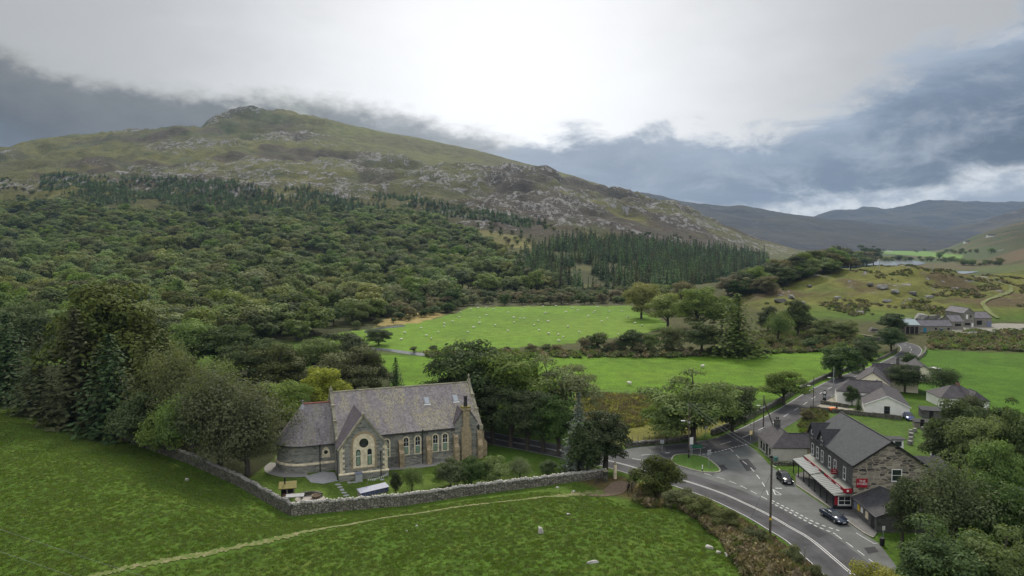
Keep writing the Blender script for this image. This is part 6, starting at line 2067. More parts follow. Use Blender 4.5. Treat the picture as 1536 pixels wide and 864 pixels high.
# ---- lean-to outbuilding in front of the shop gable
out = empty('stone_outbuilding', (SH.x, SH.y, 0), SH.ang, 'low stone outbuilding with dark slate roof and posters, before the shop gable', 'outbuilding')
oa0, oa1, ob0, ob1 = -0.3, 7.6, -8.3, -0.45
m = MB()
m.prism([(oa0, ob0, -0.3), (oa1, ob0, -0.3), (oa1, ob0, 2.2), ((oa0 + oa1) / 2, ob0, 3.75), (oa0, ob0, 2.2)], (0, ob1 - ob0, 0))
m.build('wall', 'dark_stone', out)
m = MB()
for sg in (0, 1):
    ae = oa0 - 0.3 if sg == 0 else oa1 + 0.3
    slab(m, [(ae, ob0 - 0.2, 2.17), (ae, ob1 + 0.1, 2.17), ((oa0 + oa1) / 2, ob1 + 0.1, 3.9), ((oa0 + oa1) / 2, ob0 - 0.2, 3.9)], 0.14)
oroof = m.build('roof', 'slate_dark', out)
m = MB()
for sg in (0, 1):
    ae = oa0 - 0.35 if sg == 0 else oa1 + 0.35
    slab(m, [(ae, ob1 + 0.1, 2.21), ((oa0 + oa1) / 2, ob1 + 0.1, 3.96), ((oa0 + oa1) / 2, ob1 + 0.38, 3.96), (ae, ob1 + 0.38, 2.21)], 0.16)
m.build('flashing', 'coping', oroof)
for b, w, h, z, mt, nm in ((-1.6, 1.1, 1.0, 1.35, 'pale_blue', 'poster'), (-2.6, 0.7, 0.95, 1.4, 'yellow', 'poster'), (-3.7, 0.7, 0.8, 1.45, 'sign_white', 'notice_board'), (-5.3, 0.9, 1.0, 1.3, 'dressing', 'notice_board')):
    m = MB()
    m.box(oa0 - 0.06, oa0 - 0.005, b - w / 2, b + w / 2, z - h / 2, z + h / 2)
    m.build(nm, mt, out)
m = MB()
m.box(oa0 - 0.05, oa0 - 0.01, -7.6, -6.6, 0.1, 2.05)
m.build('door', 'black_paint', out)

# ---- the low roadside cottage
def simple_house(name, fr, label, cat, wmat, rmat, W_, L_, ze, zr, hip0=0.0, hip1=0.0, axis='b', ov=0.25):
    """walls and a gabled or hipped roof whose ridge runs along b (or a); returns the Empty"""
    h = empty(name, (fr.x, fr.y, 0), fr.ang, label, cat)
    add_block(h, 0, W_, 0, L_, ze, zr, hip0, hip1, axis, wmat, rmat, ov)
    return h
def add_block(h, a0, a1, b0, b1, ze, zr, hip0, hip1, axis, wmat, rmat, ov=0.25, z0=-0.4):
    T_ = (lambda u, v, z: (u, v, z)) if axis == 'b' else (lambda u, v, z: (v, u, z))
    if axis == 'b': u0, u1, v0, v1 = a0, a1, b0, b1
    else: u0, u1, v0, v1 = b0, b1, a0, a1
    uc = (u0 + u1) / 2
    s_ = (zr - ze) / ((u1 - u0) / 2)
    m = MB()
    if hip0 <= 0 or hip1 <= 0:
        va, vb = (v0, v1) if hip0 <= 0 and hip1 <= 0 else ((v0, v1 - 0.3) if hip0 <= 0 else (v0 + 0.3, v1))
    m.box(a0, a1, b0, b1, z0, ze)
    t = 0.35
    if hip0 <= 0:
        m.prism([T_(u0, v0 + 0.004, ze), T_(u1, v0 + 0.004, ze), T_(uc, v0 + 0.004, zr - 0.1)], Vector(T_(0, t, 0)))
    if hip1 <= 0:
        m.prism([T_(u0, v1 - 0.004, ze), T_(u1, v1 - 0.004, ze), T_(uc, v1 - 0.004, zr - 0.1)], Vector(T_(0, -t, 0)))
    m.build('wall', wmat, h)
    m = MB()
    e, z_e, zt = ov, ze - ov * s_ + 0.1, zr + 0.1
    r0 = v0 - ov if hip0 <= 0 else v0 + hip0
    r1 = v1 + ov if hip1 <= 0 else v1 - hip1
    slab(m, [T_(u0 - e, v0 - ov, z_e), T_(u0 - e, v1 + ov, z_e), T_(uc, r1, zt), T_(uc, r0, zt)], 0.12)
    slab(m, [T_(u1 + e, v0 - ov, z_e), T_(u1 + e, v1 + ov, z_e), T_(uc, r1, zt), T_(uc, r0, zt)], 0.12)
    if hip0 > 0:
        slab(m, [T_(u0 - e, v0 - ov, z_e), T_(u1 + e, v0 - ov, z_e), T_(uc, r0, zt)], 0.12)
    if hip1 > 0:
        slab(m, [T_(u0 - e, v1 + ov, z_e), T_(u1 + e, v1 + ov, z_e), T_(uc, r1, zt)], 0.12)
    r = m.build('roof', rmat, h)
    m = MB()
    m.cyl(T_(uc, r0, zt), T_(uc, r1, zt), 0.09, n=6)
    m.build('ridge_tiles', 'slate_dark', r)
    return r
def chimney(parent, a, b, z0, z1, w=0.8, d=0.6, mat='dark_stone', pots=2):
    m = MB()
    m.box(a - w / 2, a + w / 2, b - d / 2, b + d / 2, z0, z1)
    m.box(a - w / 2 - 0.08, a + w / 2 + 0.08, b - d / 2 - 0.08, b + d / 2 + 0.08, z1, z1 + 0.12)
    c = m.build('chimney', mat, parent)
    for k in range(pots):
        x = a + (k - (pots - 1) / 2) * 0.36
        m = MB()
        m.cyl((x, b, z1 + 0.12), (x, b, z1 + 0.55), 0.14, 0.11, n=9)
        m.build('chimney_pot', 'pot_dark', c)
CO = Frame(47.5, 131.4, -0.03)
cot = simple_house('roadside_cottage', CO, 'low cottage with purple slate roof at the road junction, end wall in tan render', 'cottage', 'tan_white', 'slate_purple_plain', 6.2, 8.6, 2.6, 4.7, 3.1, 0, 'b')
r_ = add_block(cot, 3.2, 11.5, 0.25, 5.6, 2.5, 4.35, 0, 0, 'a', 'tan_render', 'slate_purple_plain')
chimney(cot, 3.1, 7.3, 4.2, 5.9, 1.0, 0.8)
for b in (1.6, 3.3, 5.0, 6.6):
    sash(cot, (0, b, 1.35), (0, 1, 0), 0.8 if b != 3.3 else 0.95, 1.2 if b != 3.3 else 1.9, (-1, 0, 0), 'window' if b != 3.3 else 'door', 'black_paint')
# ---- white bungalow
BU = Frame(81.8, 168.0, -0.36)
bun = simple_house('bungalow', BU, 'white bungalow with a grey hipped wing and a gable facing the shop lawn', 'bungalow', 'white_render', 'slate_purple_plain', 9.3, 21.0, 2.3, 4.5, 0, 0, 'b')
add_block(bun, -5.4, 4.65, 9.0, 16.5, 3.4, 5.6, 3.0, 0, 'a', 'white_render', 'slate_purple_plain')
sash(bun, (4.65, 0, 1.25), (1, 0, 0), 1.25, 1.9, (0, -1, 0), 'garage_door', 'door_grey', (1, 1))
for b in (2.5, 6, 9.5, 13, 16.5, 19):
    sash(bun, (9.3, b, 1.35), (0, 1, 0), 0.9, 1.1, (1, 0, 0), 'window')
m = MB()
for sg in (0, 1):
    ae = -0.3 if sg == 0 else 9.6
    slab(m, [(ae, -0.30, 2.3), (4.65, -0.30, 4.62), (4.65, -0.24, 4.62), (ae, -0.24, 2.3)], 0.2)
m.build('bargeboard', 'white_paint', bun)
# ---- houses further along the road
HB = Frame(*PZ(1283, 590), -0.5)
hb = simple_house('roadside_house', HB, 'slate-roofed house with cream gable half hidden behind the white bungalow', 'house', 'cream_render', 'slate_purple_plain', 8.0, 15, 3.0, 5.9, 0, 0, 'b')
add_block(hb, 3.5, 14.5, 8.0, 15.5, 3.2, 6.6, 0, 0, 'a', 'cream_render', 'slate_purple_plain')
chimney(hb, 9.5, 11.7, 6.0, 8.2)
sash(hb, (4.0, 0, 1.6), (1, 0, 0), 1.0, 1.2, (0, -1, 0), 'window')
HC = Frame(*PZ(1371, 572), -0.35)
hc = simple_house('cream_annex', HC, 'narrow cream building with slate roof right of the dark tree behind the bungalow', 'annex', 'cream_render', 'slate_dark', 4.6, 14, 3.0, 4.6, 0, 0, 'b')
sash(hc, (2.3, 0, 1.5), (1, 0, 0), 1.0, 1.2, (0, -1, 0), 'window')
HD = Frame(*PZ(1411, 611), -0.12)
hd = simple_house('detached_house', HD, 'pale house with purple hipped roof beside the right-hand meadow, screened by trees', 'house', 'white_render', 'slate_purple_plain', 10, 8, 2.4, 4.7, 4.0, 4.0, 'a')
add_block(hd, 5.9, 9.8, -2.2, 3.0, 2.3, 4.0, 2.0, 0, 'b', 'white_render', 'slate_purple_plain')
chimney(hd, 5.5, 4.0, 4.3, 5.2, 0.8, 0.5, 'wall_brown')
for a in (1.6, 4.6):
    sash(hd, (a, 0, 1.6), (1, 0, 0), 1.1, 1.1, (0, -1, 0), 'window')
# ---- farm at the foot of the knoll
def farm_block(name, px0, py0, px1, W_, ze, zr, label, wmat='farm_stone', rmat='slate_farm', ang=None, axis='a', cat='farm building', hip=(0, 0)):
    x0, y0 = PZ(px0, py0, 0.3)
    u = (px1 - 768) / FPX
    L_ = (px1 - px0) / FPX * y0
    fr = Frame(x0, y0, 0.0 if ang is None else ang)
    h = empty(name, (x0, y0, 0.3), fr.ang, label, cat)
    add_block(h, 0, L_, 0, W_, ze, zr, hip[0], hip[1], axis, wmat, rmat)
    return h, L_
f1, L1 = farm_block('open_shed', 1357, 500.5, 1379, 9, 3.8, 5.8, 'open-fronted farm shed with grey-green metal roof', 'grey_wood', 'metal_roof')
m = MB(); m.box(0.5, L1 - 0.5, -0.05, -0.005, 0, 3.1); m.build('opening', 'dark_void', f1)
for k in (1, 2):
    m = MB(); m.box(L1 * k / 3 - 0.12, L1 * k / 3 + 0.12, -0.14, -0.06, 0, 3.6); m.build('post', 'grey_wood', f1)
f2, L2 = farm_block('long_barn', 1379.6, 499, 1428, 6.5, 3.0, 5.2, 'long low stone barn with slate roof and a blue door')
for k, (a, w, h_, mt) in enumerate(((1.6, 1.2, 2.0, 'teal'), (6.5, 0.9, 0.9, 'dark_void'), (8.7, 1.2, 1.4, 'teal_dark'), (12.0, 0.9, 0.9, 'dark_void'))):
    m = MB(); m.box(a, a + w, -0.06, -0.005, 0.2 if h_ > 1.3 else 1.2, 0.2 + h_ if h_ > 1.3 else 1.2 + h_); m.build('barn_door' if h_ > 1.3 else 'window', mt, f2)
f3, L3 = farm_block('stone_byre', 1427, 495.5, 1445, 8.5, 4.0, 6.4, 'stone byre with a dark opening between the long barn and the tall barn')
m = MB(); m.box(1.5, 4.2, -0.06, -0.005, 1.9, 3.0); m.build('opening', 'dark_void', f3)
m = MB(); m.box(1.5, 4.2, -0.06, -0.005, 0.1, 1.6); m.build('barn_door', 'grey_wood', f3)
f4, L4 = farm_block('tall_barn', 1444.5, 492.5, 1461, 14, 7.0, 9.2, 'tallest stone barn of the farm, its gable facing the yard', axis='b')
for a, z, w, h_, mt in ((1.2, 4.3, 0.9, 2.0, 'sign_white'), (2.9, 5.0, 0.8, 0.8, 'dark_void'), (0.8, 1.5, 2.4, 1.0, 'dark_void'), (3.8, 0.6, 0.9, 1.8, 'sign_white')):
    m = MB(); m.box(a, a + w, -0.06, -0.005, z, z + h_); m.build('window', mt, f4)
f5, L5 = farm_block('end_byre', 1461.5, 492, 1487, 9, 4.6, 7.0, 'stone byre with pale door at the right end of the farm')
for a, z, w, h_, mt in ((1.0, 1.5, 2.4, 1.9, 'dark_void'), (5.6, 0.2, 2.2, 2.9, 'pale_blue')):
    m = MB(); m.box(a, a + w, -0.06, -0.005, z, z + h_); m.build('barn_door', mt, f5)
# ---- slate sheds seen through the wood on the left
hx = Frame(*PZ(222, 612), 0.2)
hl = simple_house('woodland_cottage', hx, 'slate-roofed cottage glimpsed between the thin willow and the trees on the left', 'cottage', 'white_render', 'slate_purple_plain', 7, 9, 3, 5.5, 0, 0, 'a')
# ---- distant farmhouses at the head of the valley
for (px, py, D, w) in ((1333, 368, 2600, 16), (1448, 376, 2000, 24), (1482, 377, 1900, 22)):
    p = PD(px, py, D)
    fr = Frame(p.x, p.y, 0.2)
    z = Z1(p.x, p.y)
    h = empty('distant_farmhouse', (p.x, p.y, z - 0.5), 0.2, {1333: 'tiny white farmhouse far up the valley left of the lakes', 1448: 'long pale farm far beyond the lakes', 1482: 'small pale farm far beyond the lakes beside the distant road'}[px], 'farmhouse')
    add_block(h, 0, w, 0, 9, 5, 8.5, 0, 0, 'a', 'white_render', 'slate_dark')

# ------------------------------------------------------------------ dry-stone walls
def stone_wall(name, line, h, th, label, mat='wall_stone', coping=True, step=0.45, seed=0, h1=None, jit=0.06):
    rg = random.Random(seed)
    pts = [Vector((p[0], p[1])) for p in line]
    L_ = []
    for a, b in zip(pts[:-1], pts[1:]):
        n = max(1, int((b - a).length / step))
        L_ += [a.lerp(b, k / n) for k in range(n)]
    L_.append(pts[-1])
    c = L_[len(L_) // 2]
    zc = Z1(c.x, c.y)
    root = empty(name, (c.x, c.y, zc), 0, label, 'wall')
    rows, s, us = [], 0, []
    for i, p in enumerate(L_):
        d = (L_[min(i + 1, len(L_) - 1)] - L_[max(i - 1, 0)]).normalized()
        nr = Vector((-d.y, d.x))
        if i:
            s += (p - L_[i - 1]).length
        us.append(s)
        zg = min(Z1(p.x, p.y), Z1(*(p + nr * 0.6)), Z1(*(p - nr * 0.6))) - 0.25
        hh = (h if h1 is None else h + (h1 - h) * i / len(L_)) * (1 + rg.uniform(-0.07, 0.07)) + Z1(p.x, p.y) - zg
        r = []
        for q, z in ((-0.62, 0), (-0.55, 0.5), (-0.42, 0.97), (0.42, 1.0), (0.55, 0.5), (0.62, 0)):
            w = nr * (q * th + rg.uniform(-jit, jit) * 0.6)
            r.append((p.x + w.x - c.x, p.y + w.y - c.y, zg + hh * z - zc + (rg.uniform(-jit, jit) if 0 < z else 0)))
        rows.append(r)
    V, F, U = [], [], []
    cum = [0, h * 0.5, h, h + th * 0.8, h * 1.5 + th * 0.8, h * 2 + th * 0.8]
    for r in rows:
        V += r
    for i in range(len(rows) - 1):
        for k in range(5):
            F.append((i * 6 + k, i * 6 + k + 1, i * 6 + 7 + k, i * 6 + 6 + k))
            U += [(us[i], cum[k]), (us[i], cum[k + 1]), (us[i + 1], cum[k + 1]), (us[i + 1], cum[k])]
    e = len(rows) - 1
    F.append((5, 4, 3, 2, 1, 0)); U += [(0, 0)] * 6
    F.append(tuple(e * 6 + k for k in range(6))); U += [(0, 0)] * 6
    me = bpy.data.meshes.new('wall_face')
    me.from_pydata(V, [], F)
    uvl = me.uv_layers.new(name='UVMap')
    uvl.data.foreach_set('uv', np.array(U, np.float32).ravel())
    me.materials.append(MT[mat])
    bmq = bmesh.new(); bmq.from_mesh(me); bmesh.ops.recalc_face_normals(bmq, faces=bmq.faces); bmq.to_mesh(me); bmq.free()
    obj('wall_face', me, root)
    if coping:
        m = MB()
        for i in range(len(L_) - 1):
            k = 0
            a, b = L_[i], L_[i + 1]
            d = (b - a)
            ln = d.length
            d.normalize()
            nr = Vector((-d.y, d.x))
            x = 0
            while x < ln:
                w = rg.uniform(0.16, 0.34)
                hh = rg.uniform(0.16, 0.36)
                p = a + d * (x + w / 2)
                t = (x + w / 2) / ln
                z = rows[i][3][2] * (1 - t) + rows[i + 1][3][2] * t - 0.08
                hw, wd = w / 2 * 0.95, th * rg.uniform(0.42, 0.62)
                tl = rg.uniform(-0.08, 0.08)
                q = []
                for sz, sh in ((0, 1), (1, rg.uniform(0.55, 0.9))):
                    for sx, sy in ((-1, -1), (1, -1), (1, 1), (-1, 1)):
                        v = p + d * (sx * hw * sh + tl * sz) + nr * (sy * wd * sh)
                        q.append((v.x - c.x, v.y - c.y, z + sz * hh))
                for f in ((0, 1, 5, 4), (1, 2, 6, 5), (2, 3, 7, 6), (3, 0, 4, 7), (4, 5, 6, 7)):
                    m.face([q[j] for j in f])
                x += w
        m.build('coping_stones', 'rock' if mat == 'wall_stone' else 'rock_dark', root)
    return root
stone_wall('field_wall', WALLXY[:8], 1.35, 0.5, 'mossy dry-stone wall running from the left edge along the dark trees to the garden corner', 'wall_mossy', True, 0.6, 1, 1.75)
stone_wall('garden_wall', WALLXY[7:], 1.75, 0.55, 'pale dry-stone wall along the front of the church garden beside the footpath', 'wall_stone', True, 0.45, 2, 1.3)
def offset_line(line, off, t0, t1, n=40):
    L_ = smooth_line(line, 10)
    i0, i1 = int(t0 * (len(L_) - 1)), int(t1 * (len(L_) - 1))
    out = []
    for i in range(i0, i1 + 1):
        d = (L_[min(i + 1, len(L_) - 1)] - L_[max(i - 1, 0)]).normalized()
        out.append(L_[i] + Vector((-d.y, d.x)) * off)
    return out
stone_wall('roadside_wall', offset_line(R2L, 5.4, 0.27, 0.60)[::2], 1.0, 0.45, 'low stone wall along the meadow side of the valley road', 'wall_mossy', True, 0.7, 3)
stone_wall('roadside_wall', offset_line(R2L, 5.0, 0.62, 0.80)[::2], 0.9, 0.45, 'far stretch of stone wall before the bend of the valley road', 'wall_mossy', False, 0.9, 13)
stone_wall('roadside_wall', offset_line(R2L, -4.6, 0.64, 0.76)[::2], 1.0, 0.5, 'stone wall on the inside of the road bend beside the right-hand meadow', 'wall_stone', False, 0.9, 14)
stone_wall('roadside_wall', pxpoly([(938, 671), (960, 668.5), (1000, 665), (1036, 659)]), 0.8, 0.45, 'low stone wall on the far side of the junction below the rough grass', 'wall_mossy', True, 0.6, 4)
stone_wall('terrace_wall', pxpoly([(1215, 615), (1268, 621), (1297, 624), (1352, 630)]), 1.0, 0.4, 'dark stone wall along the bottom of the bungalow terrace, above the shop lawn', 'wall_mossy', False, 0.6, 5)
stone_wall('terrace_wall', pxpoly([(1231, 606), (1255, 609), (1273, 612)]), 0.9, 0.4, 'short dark stone wall between the two bungalow terraces', 'wall_mossy', False, 0.6, 6)
stone_wall('cottage_wall', pxpoly([(1160, 697), (1180, 698), (1214, 697)]), 0.55, 0.4, 'low stone wall under the tan end of the cottage', 'wall_mossy', False, 0.5, 7)
MT['terrace'] = plain('terrace', (0.23, 0.21, 0.165), 0.9, var=0.2, scale=0.6)
sheet('lower_terrace', pxpoly([(1217, 613), (1232, 606.5), (1273, 612.5), (1292, 612.5), (1296, 622), (1268, 619.5)]), 'terrace', 0.03)
sheet('upper_terrace', pxpoly([(1233, 604.5), (1252, 595), (1276, 598), (1278, 606), (1272, 610.5), (1255, 607.5)]), 'terrace', 0.03)

# ------------------------------------------------------------------ church garden
sheet('gravel_path', [CH.w(*p) for p in [(aC - (R + 2.2) * math.sin(t), bm_ - (R + 2.2) * math.cos(t)) for t in np.linspace(0.0, 2.2, 14)] + [(aC - (R + 0.1) * math.sin(t), bm_ - (R + 0.1) * math.cos(t)) for t in np.linspace(2.2, 0.0, 14)]], 'gravel', 0.03)
sheet('patio', [CH.w(*p) for p in ((-5.2, 4.9), (-4.6, 1.2), (-2.9, -0.2), (-0.25, 0.4), (-0.25, 5.2), (-2, 6.6))], 'slab', 0.036)
sheet('wall_path', [CH.w(*p) for p in ((8.2, 3.0), (13, 2.2), (19.5, 2.4), (20, 4.4), (8.2, 4.4))], 'gravel', 0.03)
for k, (px, py) in enumerate(((507, 727), (510, 731), (513, 735), (516, 739.5), (519, 743.5), (524, 724), (532, 723.5), (560, 720), (573, 719.5))):
    x, y = PZ(px, py)
    rg = random.Random(k)
    m = MB()
    n = 8
    p = [(0.55 * rg.uniform(0.75, 1.1) * math.cos(2 * math.pi * j / n), 0.42 * rg.uniform(0.75, 1.1) * math.sin(2 * math.pi * j / n), 0) for j in range(n)]
    m.prism(p, (0, 0, 0.06))
    o = m.build('stepping_stone', 'slab', None, loc=(x, y, Z1(x, y)), rz=k)
    tag(o, 'flat pale stepping stone set in the church garden lawn', 'stepping stone', 'stepping stones across the garden lawn')
# wood-fired oven shelter
x, y = PZ(432, 745)
ov_ = empty('oven_shelter', (x, y, 0), 0.25, 'small open garden shelter with mossy roof and black stove pipe in the wall corner', 'shelter')
m = MB(); m.box(-1.0, 1.0, 0.35, 0.5, 0, 1.7); m.box(-1.0, -0.85, -0.5, 0.5, 0, 1.7); m.build('back_wall', 'cloth_dark', ov_)
for sx in (-0.1, 0.95):
    m = MB(); m.box(sx - 0.07, sx + 0.07, -0.6, -0.46, 0, 1.7); m.build('post', 'grey_wood', ov_)
m = MB(); m.box(-0.8, 0.8, -0.45, 0.3, 0, 0.55); m.build('oven_base', 'wall_brown', ov_)
m = MB(); m.ball((0, -0.05, 0.6), 0.48, n=10, sq=(1, 0.8, 0.9)); m.build('oven_dome', 'dark_void', ov_, True)
m = MB()
slab(m, [(-1.35, -0.95, 1.62), (1.35, -0.95, 1.62), (1.35, 0.75, 2.25), (-1.35, 0.75, 2.25)], 0.14)
m.build('roof', 'moss_roof', ov_)
m = MB(); m.cyl((-0.45, 0.15, 1.9), (-0.45, 0.15, 3.0), 0.11); m.cyl((-0.45, 0.15, 3.0), (-0.45, 0.15, 3.12), 0.18, n=10); m.build('stove_pipe', 'black_paint', ov_)
x, y = PZ(441, 757)
m = MB(); m.box(-1.35, 1.35, -0.75, 0.75, 1.15, 1.27)
tb = empty('slab_table', (x, y + 0.6, 0), 0.2, 'grey slab-topped table just inside the garden wall corner', 'table')
m.build('table_top', 'slab', tb)
for sx in (-1.0, 1.0):
    m = MB(); m.box(sx - 0.15, sx + 0.15, -0.6, 0.6, 0, 1.15); m.build('leg', 'grey_wood', tb)
x, y = PZ(465, 748)
sheet('fire_patio', [(x + 2.3 * math.cos(t), y + 1.9 * math.sin(t)) for t in np.linspace(0, 2 * math.pi, 18)[:-1]], 'slab_tan', 0.035)
m = MB()
pts = [(2.0 * math.cos(t), 1.8 * math.sin(t)) for t in np.linspace(0.5, 2.7, 14)]
for (a0, b0), (a1, b1) in zip(pts[:-1], pts[1:]):
    k = 0.78
    m.prism([(a0, b0, 0), (a1, b1, 0), (a1 * k, b1 * k, 0), (a0 * k, b0 * k, 0)], (0, 0, 0.62))
tag(m.build('curved_seat', 'wall_mossy', None, loc=(x, y, 0.03)), 'curved low stone seat round the back of the garden fire patio', 'seat')
m = MB()
n = 16
for k in range(n):
    t0, t1 = 2 * math.pi * k / n, 2 * math.pi * (k + 1) / n
    p = lambda r, t, z: (r * math.cos(t), r * math.sin(t), z)
    m.face([p(0.55, t0, 0), p(0.55, t1, 0), p(0.75, t1, 0.45), p(0.75, t0, 0.45)])
    m.face([p(0.75, t0, 0.45), p(0.75, t1, 0.45), p(0.6, t1, 0.45), p(0.6, t0, 0.45)])
    m.face([p(0.6, t0, 0.45), p(0.6, t1, 0.45), p(0.3, t1, 0.2), p(0.3, t0, 0.2)])
    m.face([p(0.3, t0, 0.2), p(0.3, t1, 0.2), (0, 0, 0.2)])
xx, yy_ = PZ(474, 747)
tag(m.build('fire_bowl', 'earth', None, loc=(xx, yy_, 0.04)), 'round brown fire bowl on the garden patio', 'fire bowl')
# long covered bed with pale lid
xa, ya = PZ(541, 747); xb, yb = PZ(583, 737)
an = math.atan2(yb - ya, xb - xa); ln = math.hypot(xb - xa, yb - ya)
cf = empty('covered_bed', (xa, ya, 0), an, 'long low garden bed with pale blue lid and navy front panels', 'cold frame')
m = MB(); m.box(0, ln, 0, 1.1, 0, 0.72); m.build('frame', 'grey_wood', cf)
for k in range(6):
    m = MB(); m.box(ln * k / 6 + 0.06, ln * (k + 1) / 6 - 0.06, -0.03, -0.004, 0.1, 0.68); m.build('front_panel', 'blue_tarp', cf)
m = MB(); slab(m, [(-0.1, -0.12, 0.78), (ln + 0.1, -0.12, 0.78), (ln + 0.1, 1.25, 1.15), (-0.1, 1.25, 1.15)], 0.06); m.build('lid', 'pale_blue', cf)
x, y = PZ(537.5, 723)
tk_ = empty('oil_tank', (x, y + 0.4, 0), 0.38, 'pale grey box tank standing against the transept wall', 'tank')
m = MB(); m.box(-0.55, 0.55, -0.45, 0.45, 0.12, 1.35); m.build('body', 'sign_grey', tk_)
m = MB(); m.box(-0.6, 0.6, -0.5, 0.5, 1.35, 1.45); m.build('lid', 'pale_blue', tk_)
m = MB(); m.box(-0.6, 0.6, -0.5, 0.5, 0.0, 0.12); m.build('base', 'slab', tk_)
# bunting
p0, p1 = Vector((*PZ(551.5, 738), 0)), Vector((*PZ(583, 728), 0))
bu = empty('bunting', p0, 0, 'string of white bunting on posts across the church garden', 'bunting')
for q in (p0, p1):
    m = MB(); m.cyl(q - p0, q - p0 + Vector((0, 0, 2.2)), 0.035, n=6); m.build('post', 'grey_wood', bu)
m = MB()
def sag(t): return (p1 - p0) * t + Vector((0, 0, 2.1 - 0.9 * 4 * t * (1 - t) * 0.35))
for k in range(14):
    m.cyl(sag(k / 14), sag((k + 1) / 14), 0.012, n=4, caps=False)
m.build('string', 'sign_white', bu)
for k in range(11):
    a, b = sag((k + 0.25) / 11.5), sag((k + 0.8) / 11.5)
    m = MB(); m.prism([tuple(a), tuple(b), tuple((a + b) / 2 - Vector((0, 0, 0.3)))], (0.004, 0.01, 0)); m.build('pennant', 'sign_white', bu)
# gate pillars at the road end of the garden wall
def pillar(px, py, w, h, label, mat='dressing'):
    x, y = PZ(px, py)
    r = empty('gate_pillar', (x, y, Z1(x, y)), 0.3, label, 'pillar')
    m = MB(); m.box(-w / 2, w / 2, -w / 2, w / 2, -0.2, h); m.build('shaft', mat, r)
    m = MB(); m.prism([(-w * .65, -w * .65, h), (w * .65, -w * .65, h), (w * .65, w * .65, h), (-w * .65, w * .65, h)], (0, 0, 0.14)); m.ball((0, 0, h + 0.3), w * 0.42, n=8); m.build('cap', 'coping', r)
pillar(922.5, 718, 0.42, 2.5, 'pale stone gate pillar by the road at the footpath end')
pillar(908, 722, 0.6, 1.7, 'mossy stone pillar where the garden wall ends', 'wall_mossy')
def bar_gate(p0, p1, label, h=1.15):
    p0, p1 = Vector((*p0, Z1(*p0))), Vector((*p1, Z1(*p1)))
    r = empty('field_gate', p0, 0, label, 'gate')
    d = p1 - p0
    m = MB()
    for k in range(5):
        z = Vector((0, 0, 0.2 + (h - 0.2) * k / 4))
        m.cyl(z, d + z, 0.03, n=5)
    m.cyl(Vector((0, 0, 0.2)), d + Vector((0, 0, h)), 0.025, n=5)
    m.build('bars', 'cloth_dark', r)
    for q in (Vector((0, 0, 0)), d):
        m = MB(); m.cyl(q - Vector((0, 0, 0.2)), q + Vector((0, 0, h + 0.25)), 0.08, n=7); m.build('post', 'pole_wood', r)
bar_gate(PZ(947, 737), PZ(953, 722), 'dark wooden gate beside the walker at the end of the footpath')
bar_gate(PZ(893, 727), PZ(901, 722), 'dark iron gate in the churchyard wall beside the mossy pillar')

# ------------------------------------------------------------------ poles, lamps, wires
def pole(name, px, py, ty, label, r=0.13, mat='pole_wood', lamp=None, cat='pole', arm=None, z=None, cross=None):
    g = G(px, py) if z is None else Vector((*PZ(px, py, z), z))
    h = PD(px, ty, g.y).z - g.z
    root = empty(name, g, 0, label, cat)
    m = MB(); m.cyl((0, 0, -0.4), (0, 0, h), r, r * 0.72, n=9); m.build('shaft', mat, root)
    if lamp:
        zl = PD(px, lamp, g.y).z - g.z
        m = MB(); m.cyl((0, 0, zl), (-0.9, -0.1, zl + 0.12), 0.04, n=6); m.build('arm', 'galv', root)
        m = MB(); m.box(-1.55, -0.8, -0.2, 0.0, zl + 0.06, zl + 0.2); m.build('lamp_head', 'sign_white', root)
        m = MB(); m.box(-0.14, 0.14, -0.2, -0.1, zl - 0.35, zl); m.build('junction_box', 'sign_grey', root)
    if cross:
        m = MB(); m.box(-cross, cross, -0.08, 0.08, h - 0.45, h - 0.32)
        for k in (-1, -0.4, 0.4, 1):
            m.cyl((k * cross * 0.92, 0, h - 0.32), (k * cross * 0.92, 0, h - 0.14), 0.04, n=6)
        m.build('cross_arm', 'pole_wood', root)
    return root, g, h
tp_, tg, th_ = pole('telegraph_pole', 1155, 808, 683, 'tall telegraph pole on the bank at the right with a yellow band', 0.17)
zb = PD(1155, 778, tg.y).z - tg.z
m = MB(); m.cyl((0, 0, zb - 0.16), (0, 0, zb + 0.16), 0.172, n=12); m.build('yellow_band', 'yellow', tp_)
for k in range(6):
    z = th_ - 0.5 - k * 0.42
    m = MB(); m.cyl((-0.28 if k % 2 else 0, -0.02, z), (0 if k % 2 else 0.28, -0.02, z), 0.015, n=5); m.build('step_iron', 'galv', tp_)
m = MB(); m.box(-0.3, 0.05, -0.15, 0.15, th_ - 0.35, th_ - 0.05); m.build('terminal_box', 'black_paint', tp_)
ip_, ig, ih = pole('telegraph_pole', 1033, 688, 603, 'telegraph pole with a street lamp standing on the traffic island', 0.16, lamp=632)
m = MB()
for k in range(5):
    m.cyl((0, 0, 0.3 + k * 0.9), (0, 0, 0.75 + k * 0.9), 0.166, n=10) if k < 2 else None
m.build('black_band', 'black_paint', ip_)
jp_, jg, jh = pole('telegraph_pole', 1145, 641, 593, 'telegraph pole with street lamp behind the cottage roof', 0.15, lamp=609)
m = MB()
e = Vector((*PZ(1160, 640), 0)) - jg
m.cyl((0, 0, jh - 1.0), (e.x, e.y, 0), 0.12, 0.13); m.build('raking_strut', 'pole_wood', jp_)
kp_, kg, kh = pole('street_lamp', 1219.5, 617, 564, 'dark street lamp post on the near side of the valley road by the rough garden', 0.10, lamp=579, cat='street lamp')
lp_, lg, lh = pole('street_lamp', 1249.5, 598, 550, 'galvanised street lamp beside the black pillar sign', 0.12, 'galv', lamp=567, cat='street lamp')
